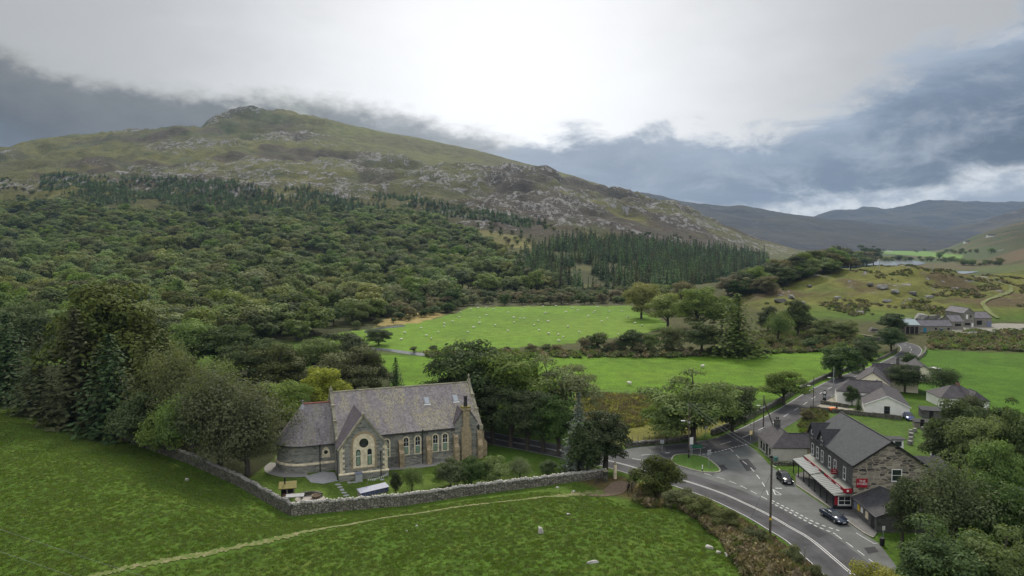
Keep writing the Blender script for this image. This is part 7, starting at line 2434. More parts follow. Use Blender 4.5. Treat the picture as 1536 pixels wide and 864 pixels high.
pole('wooden_post', 1130.5, 661, 618, 'thin bare post at the corner of the cottage', 0.07, 'pole_wood', cat='post')
pole('fence_post', 1206.5, 862, 821, 'leaning grey fence post at the bottom edge beside the bank', 0.09, 'grey_wood', cat='post')
for i, (px, py, ty, lb) in enumerate(((1319, 404, 388, 'pale pole at the right end of the tree belt on the knoll'), (1274, 406, 393, 'twin-armed pole on the ridge before the tree belt'), (1248, 411, 397, 'dark pole on the ridge left of the twin-armed pole'), (1398, 408, 395, 'thin pale pole on the skyline of the knoll'))):
    pole('hill_pole', px, py, ty, lb, 0.2, 'sign_grey' if i != 2 else 'pole_wood', cat='pole', cross=1.6 if i == 1 else None)
def wires(name, a, b, n, sagm, label, r=0.018, spread=0.25, mat='cloth_dark'):
    a, b = Vector(a), Vector(b)
    d = (b - a).normalized()
    sd_ = Vector((-d.y, d.x, 0))
    for q in range(n):
        m = MB()
        off = sd_ * (q - (n - 1) / 2) * spread + Vector((0, 0, -0.15 * q))
        P_ = [off + (b - a) * (k / 16) + Vector((0, 0, -4 * sagm * (k / 16) * (1 - k / 16))) for k in range(17)]
        for u, v in zip(P_[:-1], P_[1:]):
            m.cyl(u, v, r, n=4, caps=False)
        o = m.build(name, mat, None, loc=a)
        tag(o, label, 'wire', label if n > 1 else None)
wires('overhead_wire', ig + Vector((0, 0, ih - 0.2)), tg + Vector((0, 0, th_ - 0.2)), 2, 0.5, 'thin overhead wires from the island pole to the tall pole on the bank', 0.010, 1.1, 'galv')
wires('overhead_wire', ig + Vector((0, 0, ih - 0.3)), jg + Vector((0, 0, jh - 0.5)), 2, 0.8, 'thin overhead wires from the island pole to the pole behind the cottage', 0.010, 0.5, 'galv')
wires('overhead_wire', jg + Vector((0, 0, jh - 0.4)), kg + Vector((0, 0, kh - 0.2)), 1, 0.6, 'single wire between the cottage pole and the dark street lamp')
gx, gy = PZ(1127, 777)
wires('stay_wire', tg + Vector((0, 0, th_ * 0.8)), (gx, gy, 0.1), 1, 0.0, 'slanting stay wire of the tall telegraph pole')
for k, (pa, pb) in enumerate((((0, 783), (300, 890)), ((0, 812), (190, 890)))):
    a, b = PD(pa[0] - 200, pa[1] - 62, 62), PD(pb[0], pb[1], 58)
    wires('field_wire', a, b, 1, 0.3, ('upper', 'lower')[k] + ' of two fine wires crossing above the pasture at the lower left', 0.008, 0.2, 'sign_grey')

# ------------------------------------------------------------------ signs
def sign(name, px, py, ty, w, h, mat, label, rz=0.0, posts=1, post_mat='galv', face=None, z=0.0, cat='sign'):
    x, y = PZ(px, py, z)
    top = PD(px, ty, y).z - z
    r = empty(name, (x, y, z), rz, label, cat)
    for k in range(posts):
        xo = 0 if posts == 1 else (k - 0.5) * w * 0.7
        m = MB(); m.cyl((xo, 0.05, -0.1), (xo, 0.05, top - 0.05), 0.045, n=7); m.build('post', post_mat, r)
    m = MB(); m.box(-w / 2, w / 2, -0.03, 0.0, top - h, top); p = m.build('panel', mat, r)
    if face:
        m = MB(); m.box(-w / 2 + 0.09, w / 2 - 0.09, -0.04, -0.031, top - h + 0.09, top - 0.09); m.build('face', face, p)
    return r, top
r_, tp2 = sign('warning_sign', 1058, 658, 637, 1.0, 0.95, 'yellow', 'yellow-bordered square road sign left of the wide sycamore roots', 0.1, 1, face='sign_white')
sign('warning_sign', 1126, 662, 646, 0.7, 0.8, 'yellow', 'small yellow sign beside the thin post at the cottage corner', 0.3, 1, face='dressing')
sign('direction_sign', 1036.5, 683, 656, 0.95, 1.9, 'sign_white', 'tall pale sign board on the traffic island right of the pole', 0.5, 2, z=0.12)
sign('direction_sign', 1044, 684, 667, 2.2, 0.6, 'sign_green', 'dark green direction sign seen edge-on behind the island pole', -0.2, 2, z=0.12)
sign('direction_sign', 1035.5, 684, 668, 0.7, 0.45, 'pale_blue', 'small pale blue sign low on the island pole side', 0.3, 1, z=0.12)
sign('road_sign', 993, 678, 660, 0.75, 0.7, 'sign_grey', 'grey-backed round road sign across the junction behind the round bush', -0.3, 1, face='galv')
sign('road_sign', 1063.5, 702, 675, 0.9, 0.9, 'sign_grey', 'grey-backed road sign near the right tip of the traffic island', 0.6, 1, z=0.12, face='galv')
m_ = MB()
sign('notice_sign', 1102, 640, 623, 0.75, 1.1, 'sign_white', 'white notice nailed up under the darker sycamore', 0.1, 1, 'pole_wood')
x, y = PZ(1053.5, 706, 0.12)
bo = empty('bollard', (x, y, 0.12), 0, 'short white bollard on the point of the traffic island', 'bollard')
m = MB(); m.cyl((0, 0, 0), (0, 0, 1.0), 0.09, 0.08, n=10); m.build('shaft', 'sign_white', bo)
m = MB(); m.cyl((0, 0, 0.0), (0, 0, 0.3), 0.094, n=10); m.build('black_foot', 'black_paint', bo)
# black pillar sign with round face
x, y = PZ(1236.5, 603)
ps = empty('pillar_sign', (x, y, 0), -0.4, 'black pillar sign with a round white face on the edge of the valley road', 'sign')
m = MB(); m.box(-0.42, 0.42, -0.2, 0.2, 0, 0.9); m.build('plinth', 'black_paint', ps)
m = MB(); m.box(-0.36, 0.36, -0.16, 0.16, 0.9, 1.9); m.build('body', 'cloth_dark', ps)
m = MB(); m.box(-0.26, 0.26, -0.19, -0.162, 1.15, 1.7); m.build('panel', 'sign_grey', ps)
m = MB(); m.cyl((0, -0.14, 2.4), (0, 0.14, 2.4), 0.5, n=20); m.box(-0.4, 0.4, -0.12, 0.12, 1.85, 2.1); m.box(-0.2, 0.2, -0.1, 0.1, 2.85, 3.05); m.build('round_head', 'black_paint', ps)
m = MB(); m.cyl((0, -0.17, 2.4), (0, -0.142, 2.4), 0.34, n=20); m.build('white_face', 'sign_white', ps)
# wheelie bin by the cottage
x, y = PZ(1163, 694)
wb = empty('wheelie_bin', (x, y, 0.02), 0.3, 'green wheelie bin against the tan end wall of the cottage', 'bin')
m = MB(); m.prism([(-0.24, -0.27, 0.05), (0.24, -0.27, 0.05), (0.30, -0.36, 0.98), (-0.30, -0.36, 0.98)], (0, 0.62, 0)); m.build('body', 'hedge_bin', wb)
m = MB(); m.prism([(-0.33, -0.42, 0.98), (-0.33, 0.34, 0.98), (-0.33, 0.34, 1.12), (-0.33, -0.42, 1.03)], (0.66, 0, 0)); m.build('lid', 'hedge_bin', wb)
for sx in (-1, 1):
    m = MB(); m.cyl((sx * 0.22, 0.33, 0.1), (sx * 0.29, 0.33, 0.1), 0.1, n=12); m.build('wheel', 'tyre', wb)
# litter bin at the roadside by the trees
x, y = PZ(1323, 818)
lb = empty('litter_bin', (x, y, 0), 0.2, 'dark litter bin under a white notice at the kerb by the lower right trees', 'bin')
m = MB(); m.cyl((0, 0, 0), (0, 0, 1.0), 0.3, 0.33, n=12); m.build('body', 'black_paint', lb)
m = MB(); m.cyl((0.3, 0.2, 0), (0.3, 0.2, 2.4), 0.04, n=6); m.build('post', 'galv', lb)
m = MB(); m.box(0.08, 0.5, 0.13, 0.16, 1.95, 2.5); m.build('notice', 'sign_white', lb)

# ------------------------------------------------------------------ vehicles
def car(name, label, loc, rz, paint, kind='hatch', L_=4.2, cat='car', group=None):
    root = empty(name, loc, rz, label, cat, group)
    k = L_ / 4.2
    if kind == 'coupe':
        xs = [-2.2, -2.12, -1.85, -1.3, -0.5, 0.4, 1.1, 1.6, 1.95, 2.15, 2.22]
        bz = [0.62, 0.78, 0.88, 0.90, 0.88, 0.86, 0.82, 0.74, 0.64, 0.52, 0.44]
        hw = [0.70, 0.82, 0.90, 0.93, 0.90, 0.90, 0.92, 0.91, 0.86, 0.74, 0.60]
        cx = [-1.95, -1.15, -0.45, 0.15, 1.05]; cz = [0.86, 1.17, 1.27, 1.25, 0.82]; cb = [0.70, 0.76, 0.79, 0.79, 0.76]; ct = [0.62, 0.56, 0.58, 0.58, 0.70]
    elif kind == 'van':
        xs = [-2.1, -2.08, -1.5, -0.5, 0.5, 1.2, 1.7, 2.0, 2.1]
        bz = [0.95, 1.0, 1.02, 1.02, 1.02, 1.0, 0.95, 0.8, 0.6]
        hw = [0.84, 0.88, 0.9, 0.9, 0.9, 0.9, 0.88, 0.82, 0.7]
        cx = [-2.06, -1.95, -0.5, 0.6, 1.45]; cz = [1.0, 1.82, 1.88, 1.85, 0.98]; cb = [0.88, 0.88, 0.88, 0.88, 0.84]; ct = [0.82, 0.80, 0.80, 0.78, 0.80]
    else:
        xs = [-2.08, -2.02, -1.7, -1.1, -0.4, 0.5, 1.1, 1.6, 1.92, 2.06, 2.1]
        bz = [0.70, 0.90, 0.95, 0.95, 0.93, 0.92, 0.88, 0.82, 0.72, 0.56, 0.46]
        hw = [0.72, 0.82, 0.87, 0.89, 0.88, 0.88, 0.88, 0.86, 0.80, 0.70, 0.58]
        cx = [-1.98, -1.45, -0.5, 0.2, 1.05]; cz = [0.93, 1.40, 1.48, 1.44, 0.88]; cb = [0.78, 0.80, 0.81, 0.81, 0.78]; ct = [0.66, 0.62, 0.63, 0.62, 0.70]
    V, F = [], []
    zl = 0.24
    ns = 9
    for x, b, w in zip(xs, bz, hw):
        sec = [(w * 0.86, zl), (w, zl + 0.14), (w * 1.01, (zl + b) / 2), (w * 0.98, b - 0.10), (w * 0.90, b)]
        sec = [(y, z) for y, z in sec]
        full = sec + [(0, b + 0.02)] + [(-y, z) for y, z in sec[::-1]]
        V += [(x * k, y, z) for y, z in full]
    n = 11
    for i in range(len(xs) - 1):
        for j in range(n - 1):
            F.append((i * n + j, (i + 1) * n + j, (i + 1) * n + j + 1, i * n + j + 1))
        F.append((i * n + n - 1, (i + 1) * n + n - 1, (i + 1) * n, i * n))
    F.append(tuple(range(n))[::-1]); F.append(tuple((len(xs) - 1) * n + j for j in range(n)))
    me = bpy.data.meshes.new('body')
    me.from_pydata(V, [], F)
    me.materials.append(MT[paint])
    me.polygons.foreach_set('use_smooth', [True] * len(F))
    bmq = bmesh.new(); bmq.from_mesh(me); bmesh.ops.recalc_face_normals(bmq, faces=bmq.faces); bmq.to_mesh(me); bmq.free()
    obj('body', me, root)
    V, F, Mi = [], [], []
    for x, z, wb_, wt in zip(cx, cz, cb, ct):
        zb_ = float(np.interp(x, xs, bz)) - 0.04
        z = max(z, zb_ + 0.02)
        V += [(x * k, wb_, zb_), (x * k, wt + (wb_ - wt) * 0.12, z - 0.07 if z - zb_ > 0.15 else z), (x * k, wt * 0.8, z), (x * k, -wt * 0.8, z), (x * k, -wt - (wb_ - wt) * 0.12, z - 0.07 if z - zb_ > 0.15 else z), (x * k, -wb_, zb_)]
    for i in range(len(cx) - 1):
        for j in range(5):
            F.append((i * 6 + j, (i + 1) * 6 + j, (i + 1) * 6 + j + 1, i * 6 + j + 1))
            Mi.append(1 if (j in (0, 4) or i in (0, len(cx) - 2)) else 0)
    me = bpy.data.meshes.new('cabin')
    me.from_pydata(V, [], F)
    me.materials.append(MT[paint]); me.materials.append(MT['glass'])
    me.polygons.foreach_set('material_index', Mi)
    bmq = bmesh.new(); bmq.from_mesh(me); bmesh.ops.recalc_face_normals(bmq, faces=bmq.faces); bmq.to_mesh(me); bmq.free()
    obj('cabin', me, root)
    m = MB()
    for sy in (-1, 1):
        for i in (1, 2, 3):
            a = V[i * 6 + (0 if sy > 0 else 5)]; b = V[i * 6 + (1 if sy > 0 else 4)]
            m.cyl((a[0], a[1] * 1.005, a[2]), (b[0], b[1] * 1.01, b[2]), 0.035, n=5)
    m.build('pillars', paint, root)
    wr = 0.33
    for wx in (-1.3 * k, 1.32 * k):
        for sy in (-1, 1):
            yy = sy * 0.80
            m = MB(); m.cyl((wx, yy - 0.11 * sy, wr), (wx, yy + 0.11 * sy, wr), wr, n=18)
            wh = m.build('wheel', 'tyre', root)
            m = MB(); m.cyl((wx, yy + 0.10 * sy, wr), (wx, yy + 0.125 * sy, wr), wr * 0.62, n=14); m.build('rim', 'rim', wh)
    for sy in (-1, 1):
        x = xs[-3] * k
        m = MB(); m.ball((x + 0.04, sy * hw[-3] * 0.80, bz[-3] - 0.09), 0.15, n=8, sq=(1.1, 1.1, 0.55)); m.build('headlight', 'lamp_lens', root, True)
        m = MB(); m.ball((xs[1] * k + 0.02, sy * hw[1] * 0.82, bz[1] - 0.12), 0.14, n=8, sq=(0.6, 1.2, 0.7)); m.build('tail_light', 'tail_lens', root, True)
        m = MB(); m.ball((0.75 * k, sy * 0.98, 0.95), 0.11, n=6, sq=(0.6, 1, 0.7)); m.build('wing_mirror', paint, root, True)
    m = MB(); m.box(xs[-1] * k - 0.02, xs[-1] * k + 0.02, -0.26, 0.26, 0.34, 0.45); m.build('number_plate', 'sign_white', root)
    return root
def heading(pa, pb):
    a, b = PZ(*pa), PZ(*pb)
    return math.atan2(b[1] - a[1], b[0] - a[0])
x, y = PZ(1250.5, 779)
car('parked_car', 'dark navy sports coupe parked at the kerb before the shop veranda', (x, y, 0.03), heading((1235.2, 775.3), (1252.9, 786)), 'car_navy', 'coupe', 4.6)
x, y = PZ(1177, 722)
car('parked_car', 'black hatchback parked beside the far end of the shop veranda', (x, y, 0.03), heading((1167, 716), (1179, 727)), 'car_black', 'hatch', 4.2)
x, y = PZ(1363, 629)
car('parked_car', 'blue car parked on grass at the corner of the white bungalow', (x, y, Z1(x, y)), math.radians(-105), 'car_blue', 'hatch', 4.0)
x, y = PZ(1530, 748)
car('parked_car', 'pale blue-grey car at the right edge between the dark trees', (x, y, 0.0), math.radians(-100), 'car_silver', 'hatch', 4.2)
x, y = PZ(1415, 690)
car('parked_car', 'silver car half hidden under the trees behind the shop', (x, y, 0.0), math.radians(-20), 'car_silver', 'hatch', 4.2)
for px, py, kd, lb, rz in ((1381, 558, 'van', 'white van nearest the dark tree in the far parking row', 30), (1391, 558, 'hatch', 'silvery car in the middle of the far parking row', 60), (1401, 560, 'van', 'pale van at the right end of the far parking row by the meadow', 100)):
    x, y = PZ(px, py)
    car('parked_van' if kd == 'van' else 'parked_car', lb, (x, y, Z1(x, y)), math.radians(rz), 'car_white' if kd == 'van' else 'car_silver', kd, 4.4, 'van' if kd == 'van' else 'car')
# small orange dumper on the lower terrace
x, y = PZ(1250, 618)
dp = empty('orange_dumper', (x, y, 0.05), 0.2, 'small orange dumper parked on the lower bungalow terrace', 'dumper')
m = MB(); m.prism([(-1.0, -0.5, 0.45), (0.1, -0.5, 0.45), (0.3, -0.5, 1.05), (-1.15, -0.5, 1.0)], (0, 1.0, 0)); m.build('skip', 'orange', dp)
m = MB(); m.box(0.2, 1.0, -0.4, 0.4, 0.4, 0.85); m.build('engine_cover', 'orange', dp)
m = MB(); m.box(0.5, 0.85, -0.25, 0.25, 0.85, 1.0); m.box(0.8, 0.9, -0.25, 0.25, 0.95, 1.35); m.build('seat', 'black_paint', dp)
for wx in (-0.65, 0.65):
    for sy in (-0.5, 0.5):
        m = MB(); m.cyl((wx, sy - 0.12, 0.3), (wx, sy + 0.12, 0.3), 0.3, n=14); m.build('wheel', 'tyre', dp)
# sheds and piles behind the shop
def shed(px, py, rz, w, d, h, mat, roof, label):
    x, y = PZ(px, py)
    r = empty('garden_shed', (x, y, 0), rz, label, 'shed')
    m = MB(); m.box(0, w, 0, d, -0.2, h); m.build('wall', mat, r)
    m = MB(); slab(m, [(-0.2, -0.25, h + 0.05), (w + 0.2, -0.25, h + 0.05), (w + 0.2, d + 0.2, h + 0.35), (-0.2, d + 0.2, h + 0.35)], 0.1); m.build('roof', roof, r)
    m = MB(); m.box(w * 0.35, w * 0.35 + 0.8, -0.04, -0.005, 0, 1.8); m.build('door', 'dark_void', r)
shed(1383, 627, -0.25, 4.2, 3.0, 1.8, 'dark_stone', 'slate_dark', 'grey flat-roofed shed at the top of the garden behind the shop')
shed(1372, 641, -0.25, 3.0, 1.8, 1.2, 'grey_wood', 'slate_dark', 'low lean-to with pale metal roof below the grey flat-roofed shed')
for k, (px, py) in enumerate(((1366, 650), (1367, 655), (1366, 661), (1365, 667), (1372, 648), (1385, 646), (1398, 660), (1406, 668))):
    x, y = PZ(px, py)
    rg = random.Random(k)
    m = MB()
    for j in range(4):
        w = rg.uniform(0.25, 0.42)
        m.prism([(-w + rg.uniform(-.1, .1), -0.4, 0.2 * j), (w, -0.4 + rg.uniform(-.1, .1), 0.2 * j), (w + rg.uniform(-.1, .1), 0.4, 0.2 * j), (-w, 0.4, 0.2 * j)], (0, 0, 0.19))
    o = m.build('slate_stack', 'rock_dark', None, loc=(x, y, 0), rz=rg.uniform(0, 3))
    tag(o, 'small stack of pale slate slabs in the garden behind the shop', 'slate stack', 'slate stacks behind the shop')

# ------------------------------------------------------------------ fences
def fence(line, n, h, label, mat='grey_wood', rails=3, drape=True, pr=0.06, name='post_fence', rail_r=0.012, rail_mat='galv'):
    L_ = [Vector((p[0], p[1])) for p in line]
    cum = [0]
    for a, b in zip(L_[:-1], L_[1:]): cum.append(cum[-1] + (b - a).length)
    def at(s):
        i = min(max(int(np.searchsorted(cum, s)) - 1, 0), len(L_) - 2)
        p = L_[i].lerp(L_[i + 1], (s - cum[i]) / max(1e-6, cum[i + 1] - cum[i]))
        return Vector((p.x, p.y, Z1(p.x, p.y)))
    o0 = at(0)
    r = empty(name, o0, 0, label, 'fence')
    m = MB(); m.cyl((0, 0, -0.3), (0, 0, h), pr, pr * 0.9, n=6)
    pm = m.mesh('post', mat)
    P_ = [at(cum[-1] * k / (n - 1)) for k in range(n)]
    for p in P_:
        obj('post', pm, r, p - o0)
    m = MB()
    for k in range(rails):
        z = Vector((0, 0, h * (0.95 - 0.33 * k)))
        for a, b in zip(P_[:-1], P_[1:]):
            m.cyl(a - o0 + z, b - o0 + z, rail_r, n=4, caps=False)
    m.build('rails', rail_mat, r)
fence(pxpoly([(940, 662), (980, 659), (1020, 655), (1052, 648)]), 16, 1.1, 'post and wire fence round the rough grass behind the junction')
fence([tuple(G(x, y)[:2]) for x, y in ((868, 591), (900, 592), (950, 592), (1000, 593))], 22, 1.1, 'post and wire fence between the bright meadow and the brown rushes')
fence([tuple(G(x, y)[:2]) for x, y in ((1415, 503), (1450, 503), (1500, 500), (1545, 497))], 30, 1.3, 'white railing in front of the farm yard', 'sign_white', 2, True, 0.14, 'white_fence', 0.09, 'sign_white')
fence([tuple(G(x, y)[:2]) for x, y in ((700, 459), (760, 457.5), (830, 457), (940, 458))], 40, 1.2, 'far post fence along the top of the sheep meadow')
fence(offset_line(R1L, 4.6, 0.0, 0.01) if False else [PZ(*p) for p in ((1085, 781), (1120, 797), (1160, 822), (1200, 853))], 12, 1.0, 'old post fence along the foot of the bank beside the main road', 'pole_wood')
# farm bridge over the river
ba_, bb_ = Vector(PZ(1279, 505)), Vector(PZ(1316, 511))
an = math.atan2(bb_.y - ba_.y, bb_.x - ba_.x); ln = (bb_ - ba_).length
br_ = empty('stone_bridge', (ba_.x, ba_.y - 2, 0), an, 'grey stone bridge parapet with a dark arch on the valley road before the farm', 'bridge')
m = MB(); m.box(0, ln, -0.25, 0.25, -0.3, 1.5); m.build('parapet', 'dark_stone', br_)
m = MB(); m.prism([(ln * 0.5 + 2.2 * math.cos(t), -0.27, 1.0 * math.sin(t)) for t in np.linspace(0, math.pi, 12)], (0, 0.01, 0)); m.build('arch_opening', 'dark_void', br_)
m = MB(); m.box(-0.1, ln + 0.1, -0.34, 0.34, 1.5, 1.64); m.build('coping', 'coping', br_)

# ------------------------------------------------------------------ rocks
def rock(px, py, w, d, h, label, seed, mat='rock', tilt=0.0):
    g = G(px, py)
    rg = random.Random(seed)
    bm = bmesh.new()
    bmesh.ops.create_icosphere(bm, subdivisions=3, radius=1)
    ox, oy = rg.uniform(0, 99), rg.uniform(0, 99)
    for v in bm.verts:
        c = v.co.copy()
        k = 1 + 0.5 * (float(fbm(np.array([c.x * 1.3 + ox + c.z]), np.array([c.y * 1.3 + oy - c.z]), 1.0, 3, seed)[0]) - 0.5)
        for ax in ((1, .3, .2), (-.6, .8, .1), (.1, -.9, .4), (0, .2, 1)):
            a = Vector(ax).normalized()
            t = c.dot(a)
            if t > 0.62: c -= a * (t - 0.62)
        v.co = Vector((c.x * w / 2 * k, c.y * d / 2 * k, c.z * h * 0.75 * k + h * 0.2))
    me = bpy.data.meshes.new('field_rock')
    bm.to_mesh(me); bm.free()
    me.materials.append(MT[mat])
    o = obj('field_rock', me, None, g, rg.uniform(0, 6))
    o.rotation_euler.x = tilt
    tag(o, label, 'rock')
rock(811, 799, 1.0, 0.8, 1.0, 'pointed pale rock standing in the middle of the near pasture', 1, tilt=0.2)
rock(889, 844, 1.6, 0.7, 0.35, 'flat pale rock in the pasture at the bottom centre', 2)
rock(1063, 822, 1.3, 0.8, 0.5, 'pale rock at the foot of the bracken bank', 3)
rock(1077, 829, 0.7, 0.6, 0.3, 'small pale rock beside the larger one under the bracken', 4)
rock(1090, 833, 1.3, 0.5, 0.3, 'long flat pale rock lowest of the three under the bracken', 5)
rock(852, 772, 0.7, 0.5, 0.3, 'small pale rock in the pasture above the pointed one', 6)
rock(860, 738, 0.9, 0.5, 0.3, 'flat rock beside the footpath near the gate', 7)
rock(836, 732, 0.8, 0.5, 0.3, 'flat rock under the right end of the garden wall', 8)
rock(625, 789, 0.4, 0.35, 0.2, 'small stone on the pasture just below the footpath', 9)
rock(280, 721, 0.7, 0.6, 0.6, 'grey rock at the shadowed edge of the left pasture under the willows', 10)
rock(610, 797, 0.35, 0.3, 0.15, 'tiny stone left of the pointed rock below the footpath', 11)
for i, (px, py, w, h) in enumerate(((1170, 452, 7, 4), (1186, 446, 6, 4), (1203, 455, 5, 3), (1305, 428, 6, 4), (1325, 432, 8, 5), (1342, 438, 6, 4), (1368, 441, 7, 4), (1393, 446, 5, 3), (1382, 478, 9, 6), (1400, 480, 9, 6), (1417, 482, 8, 5), (1363, 482, 6, 4), (1310, 497, 6, 4), (1432, 434, 5, 3), (1290, 470, 5, 3), (1215, 430, 5, 3), (1255, 447, 4, 2.5), (1330, 452, 5, 3))):
    rock(px, py, w * 1.1, w * 0.8, h * 0.55, 'x', 40 + i, 'rock_dark' if i % 3 else 'rock_mossy')
    o = COL.objects[-1]
    o.name = 'crag'
    tag(o, 'grey crag breaking through the turf of the knoll above the farm', 'crag', 'crags on the knoll')

# ------------------------------------------------------------------ sheep
def sheep_mesh():
    bm = bmesh.new()
    def ring(x, z, ry, rz, n=8):
        return [bm.verts.new((x, ry * math.cos(2 * math.pi * k / n), z + rz * math.sin(2 * math.pi * k / n))) for k in range(n)]
    st = [(-0.58, 0.66, 0.10, 0.12), (-0.50, 0.66, 0.22, 0.23), (-0.2, 0.64, 0.29, 0.28), (0.15, 0.64, 0.28, 0.28), (0.42, 0.68, 0.20, 0.22), (0.54, 0.74, 0.12, 0.13), (0.66, 0.70, 0.09, 0.10), (0.80, 0.62, 0.06, 0.07), (0.86, 0.59, 0.03, 0.04)]
    rs_ = [ring(*s) for s in st]
    for a, b in zip(rs_[:-1], rs_[1:]):
        for k in range(8):
            bm.faces.new((a[k], b[k], b[(k + 1) % 8], a[(k + 1) % 8]))
    bm.faces.new(rs_[0]); bm.faces.new(rs_[-1][::-1])
    bm.faces.ensure_lookup_table()
    # each leg grows out of a face of the belly
    for x, s in ((-0.35, 1), (-0.35, -1), (0.28, 1), (0.28, -1)):
        f = min(bm.faces, key=lambda q: (q.calc_center_median() - Vector((x, 0.13 * s, 0.40))).length)
        r = bmesh.ops.extrude_discrete_faces(bm, faces=[f])['faces'][0]
        c = r.calc_center_median()
        for v in r.verts:
            v.co = Vector((c.x + (v.co.x - c.x) * 0.22, 0.13 * s + (v.co.y - c.y) * 0.4, 0.30))
        r2 = bmesh.ops.extrude_discrete_faces(bm, faces=[r])['faces'][0]
        for v in r2.verts:
            v.co.z = 0.0
    for s in (1, -1):
        f = min(bm.faces, key=lambda q: (q.calc_center_median() - Vector((0.60, 0.11 * s, 0.80))).length)
        r = bmesh.ops.extrude_discrete_faces(bm, faces=[f])['faces'][0]
        for v in r.verts:
            v.co += Vector((-0.02, 0.09 * s, 0.02))
    bmesh.ops.remove_doubles(bm, verts=bm.verts, dist=1e-4)
    bmesh.ops.recalc_face_normals(bm, faces=bm.faces)
    me = bpy.data.meshes.new('sheep')
    bm.to_mesh(me); bm.free()
    me.materials.append(MT['wool'])
    me.polygons.foreach_set('use_smooth', [True] * len(me.polygons))
    return me
sme = sheep_mesh()
spts = [(708, 465), (716, 464), (731, 463), (760, 470), (770, 477), (779, 480), (787, 480), (806, 482), (823, 483), (799, 490), (806, 497), (823, 502), (837, 503), (843, 506), (836, 512), (665, 492), (668, 488), (634, 493), (680, 483), (719, 479), (717, 485), (690, 478), (742, 465), (790, 461), (812, 461), (833, 460), (856, 463), (868, 467), (896, 463), (893, 470), (892, 468), (913, 468), (932, 467), (902, 484), (912, 479), (940, 478), (648, 510), (929, 503), (870, 500), (850, 492), (780, 466), (771, 486), (745, 490), (760, 498), (700, 500), (640, 505), (610, 500), (575, 508), (550, 505), (528, 505), (690, 470), (880, 475), (950, 486), (965, 490), (730, 473), (712, 492), (850, 470), (820, 470), (600, 512), (660, 500)]
rg = random.Random(3)
for px, py in spts:
    g = G(px + rg.uniform(-3, 3), py + rg.uniform(-1, 1))
    o = obj('sheep', sme, None, g, rg.uniform(0, 6.28))
    s = rg.uniform(0.9, 1.1)
    o.scale = (s, s, s)
    tag(o, 'white sheep grazing in the far bright meadow', 'sheep', 'sheep grazing in the far meadow')
g = G(1054, 552); o = obj('sheep', sme, None, g, 0.4); o.scale = (1.2,) * 3
tag(o, 'single white sheep in the nearer meadow above the wide sycamore', 'sheep')
g = G(944, 578); o = obj('sheep', sme, None, g, 2.4); o.scale = (1.2,) * 3
tag(o, 'single white sheep lying near the lower edge of the nearer meadow', 'sheep')

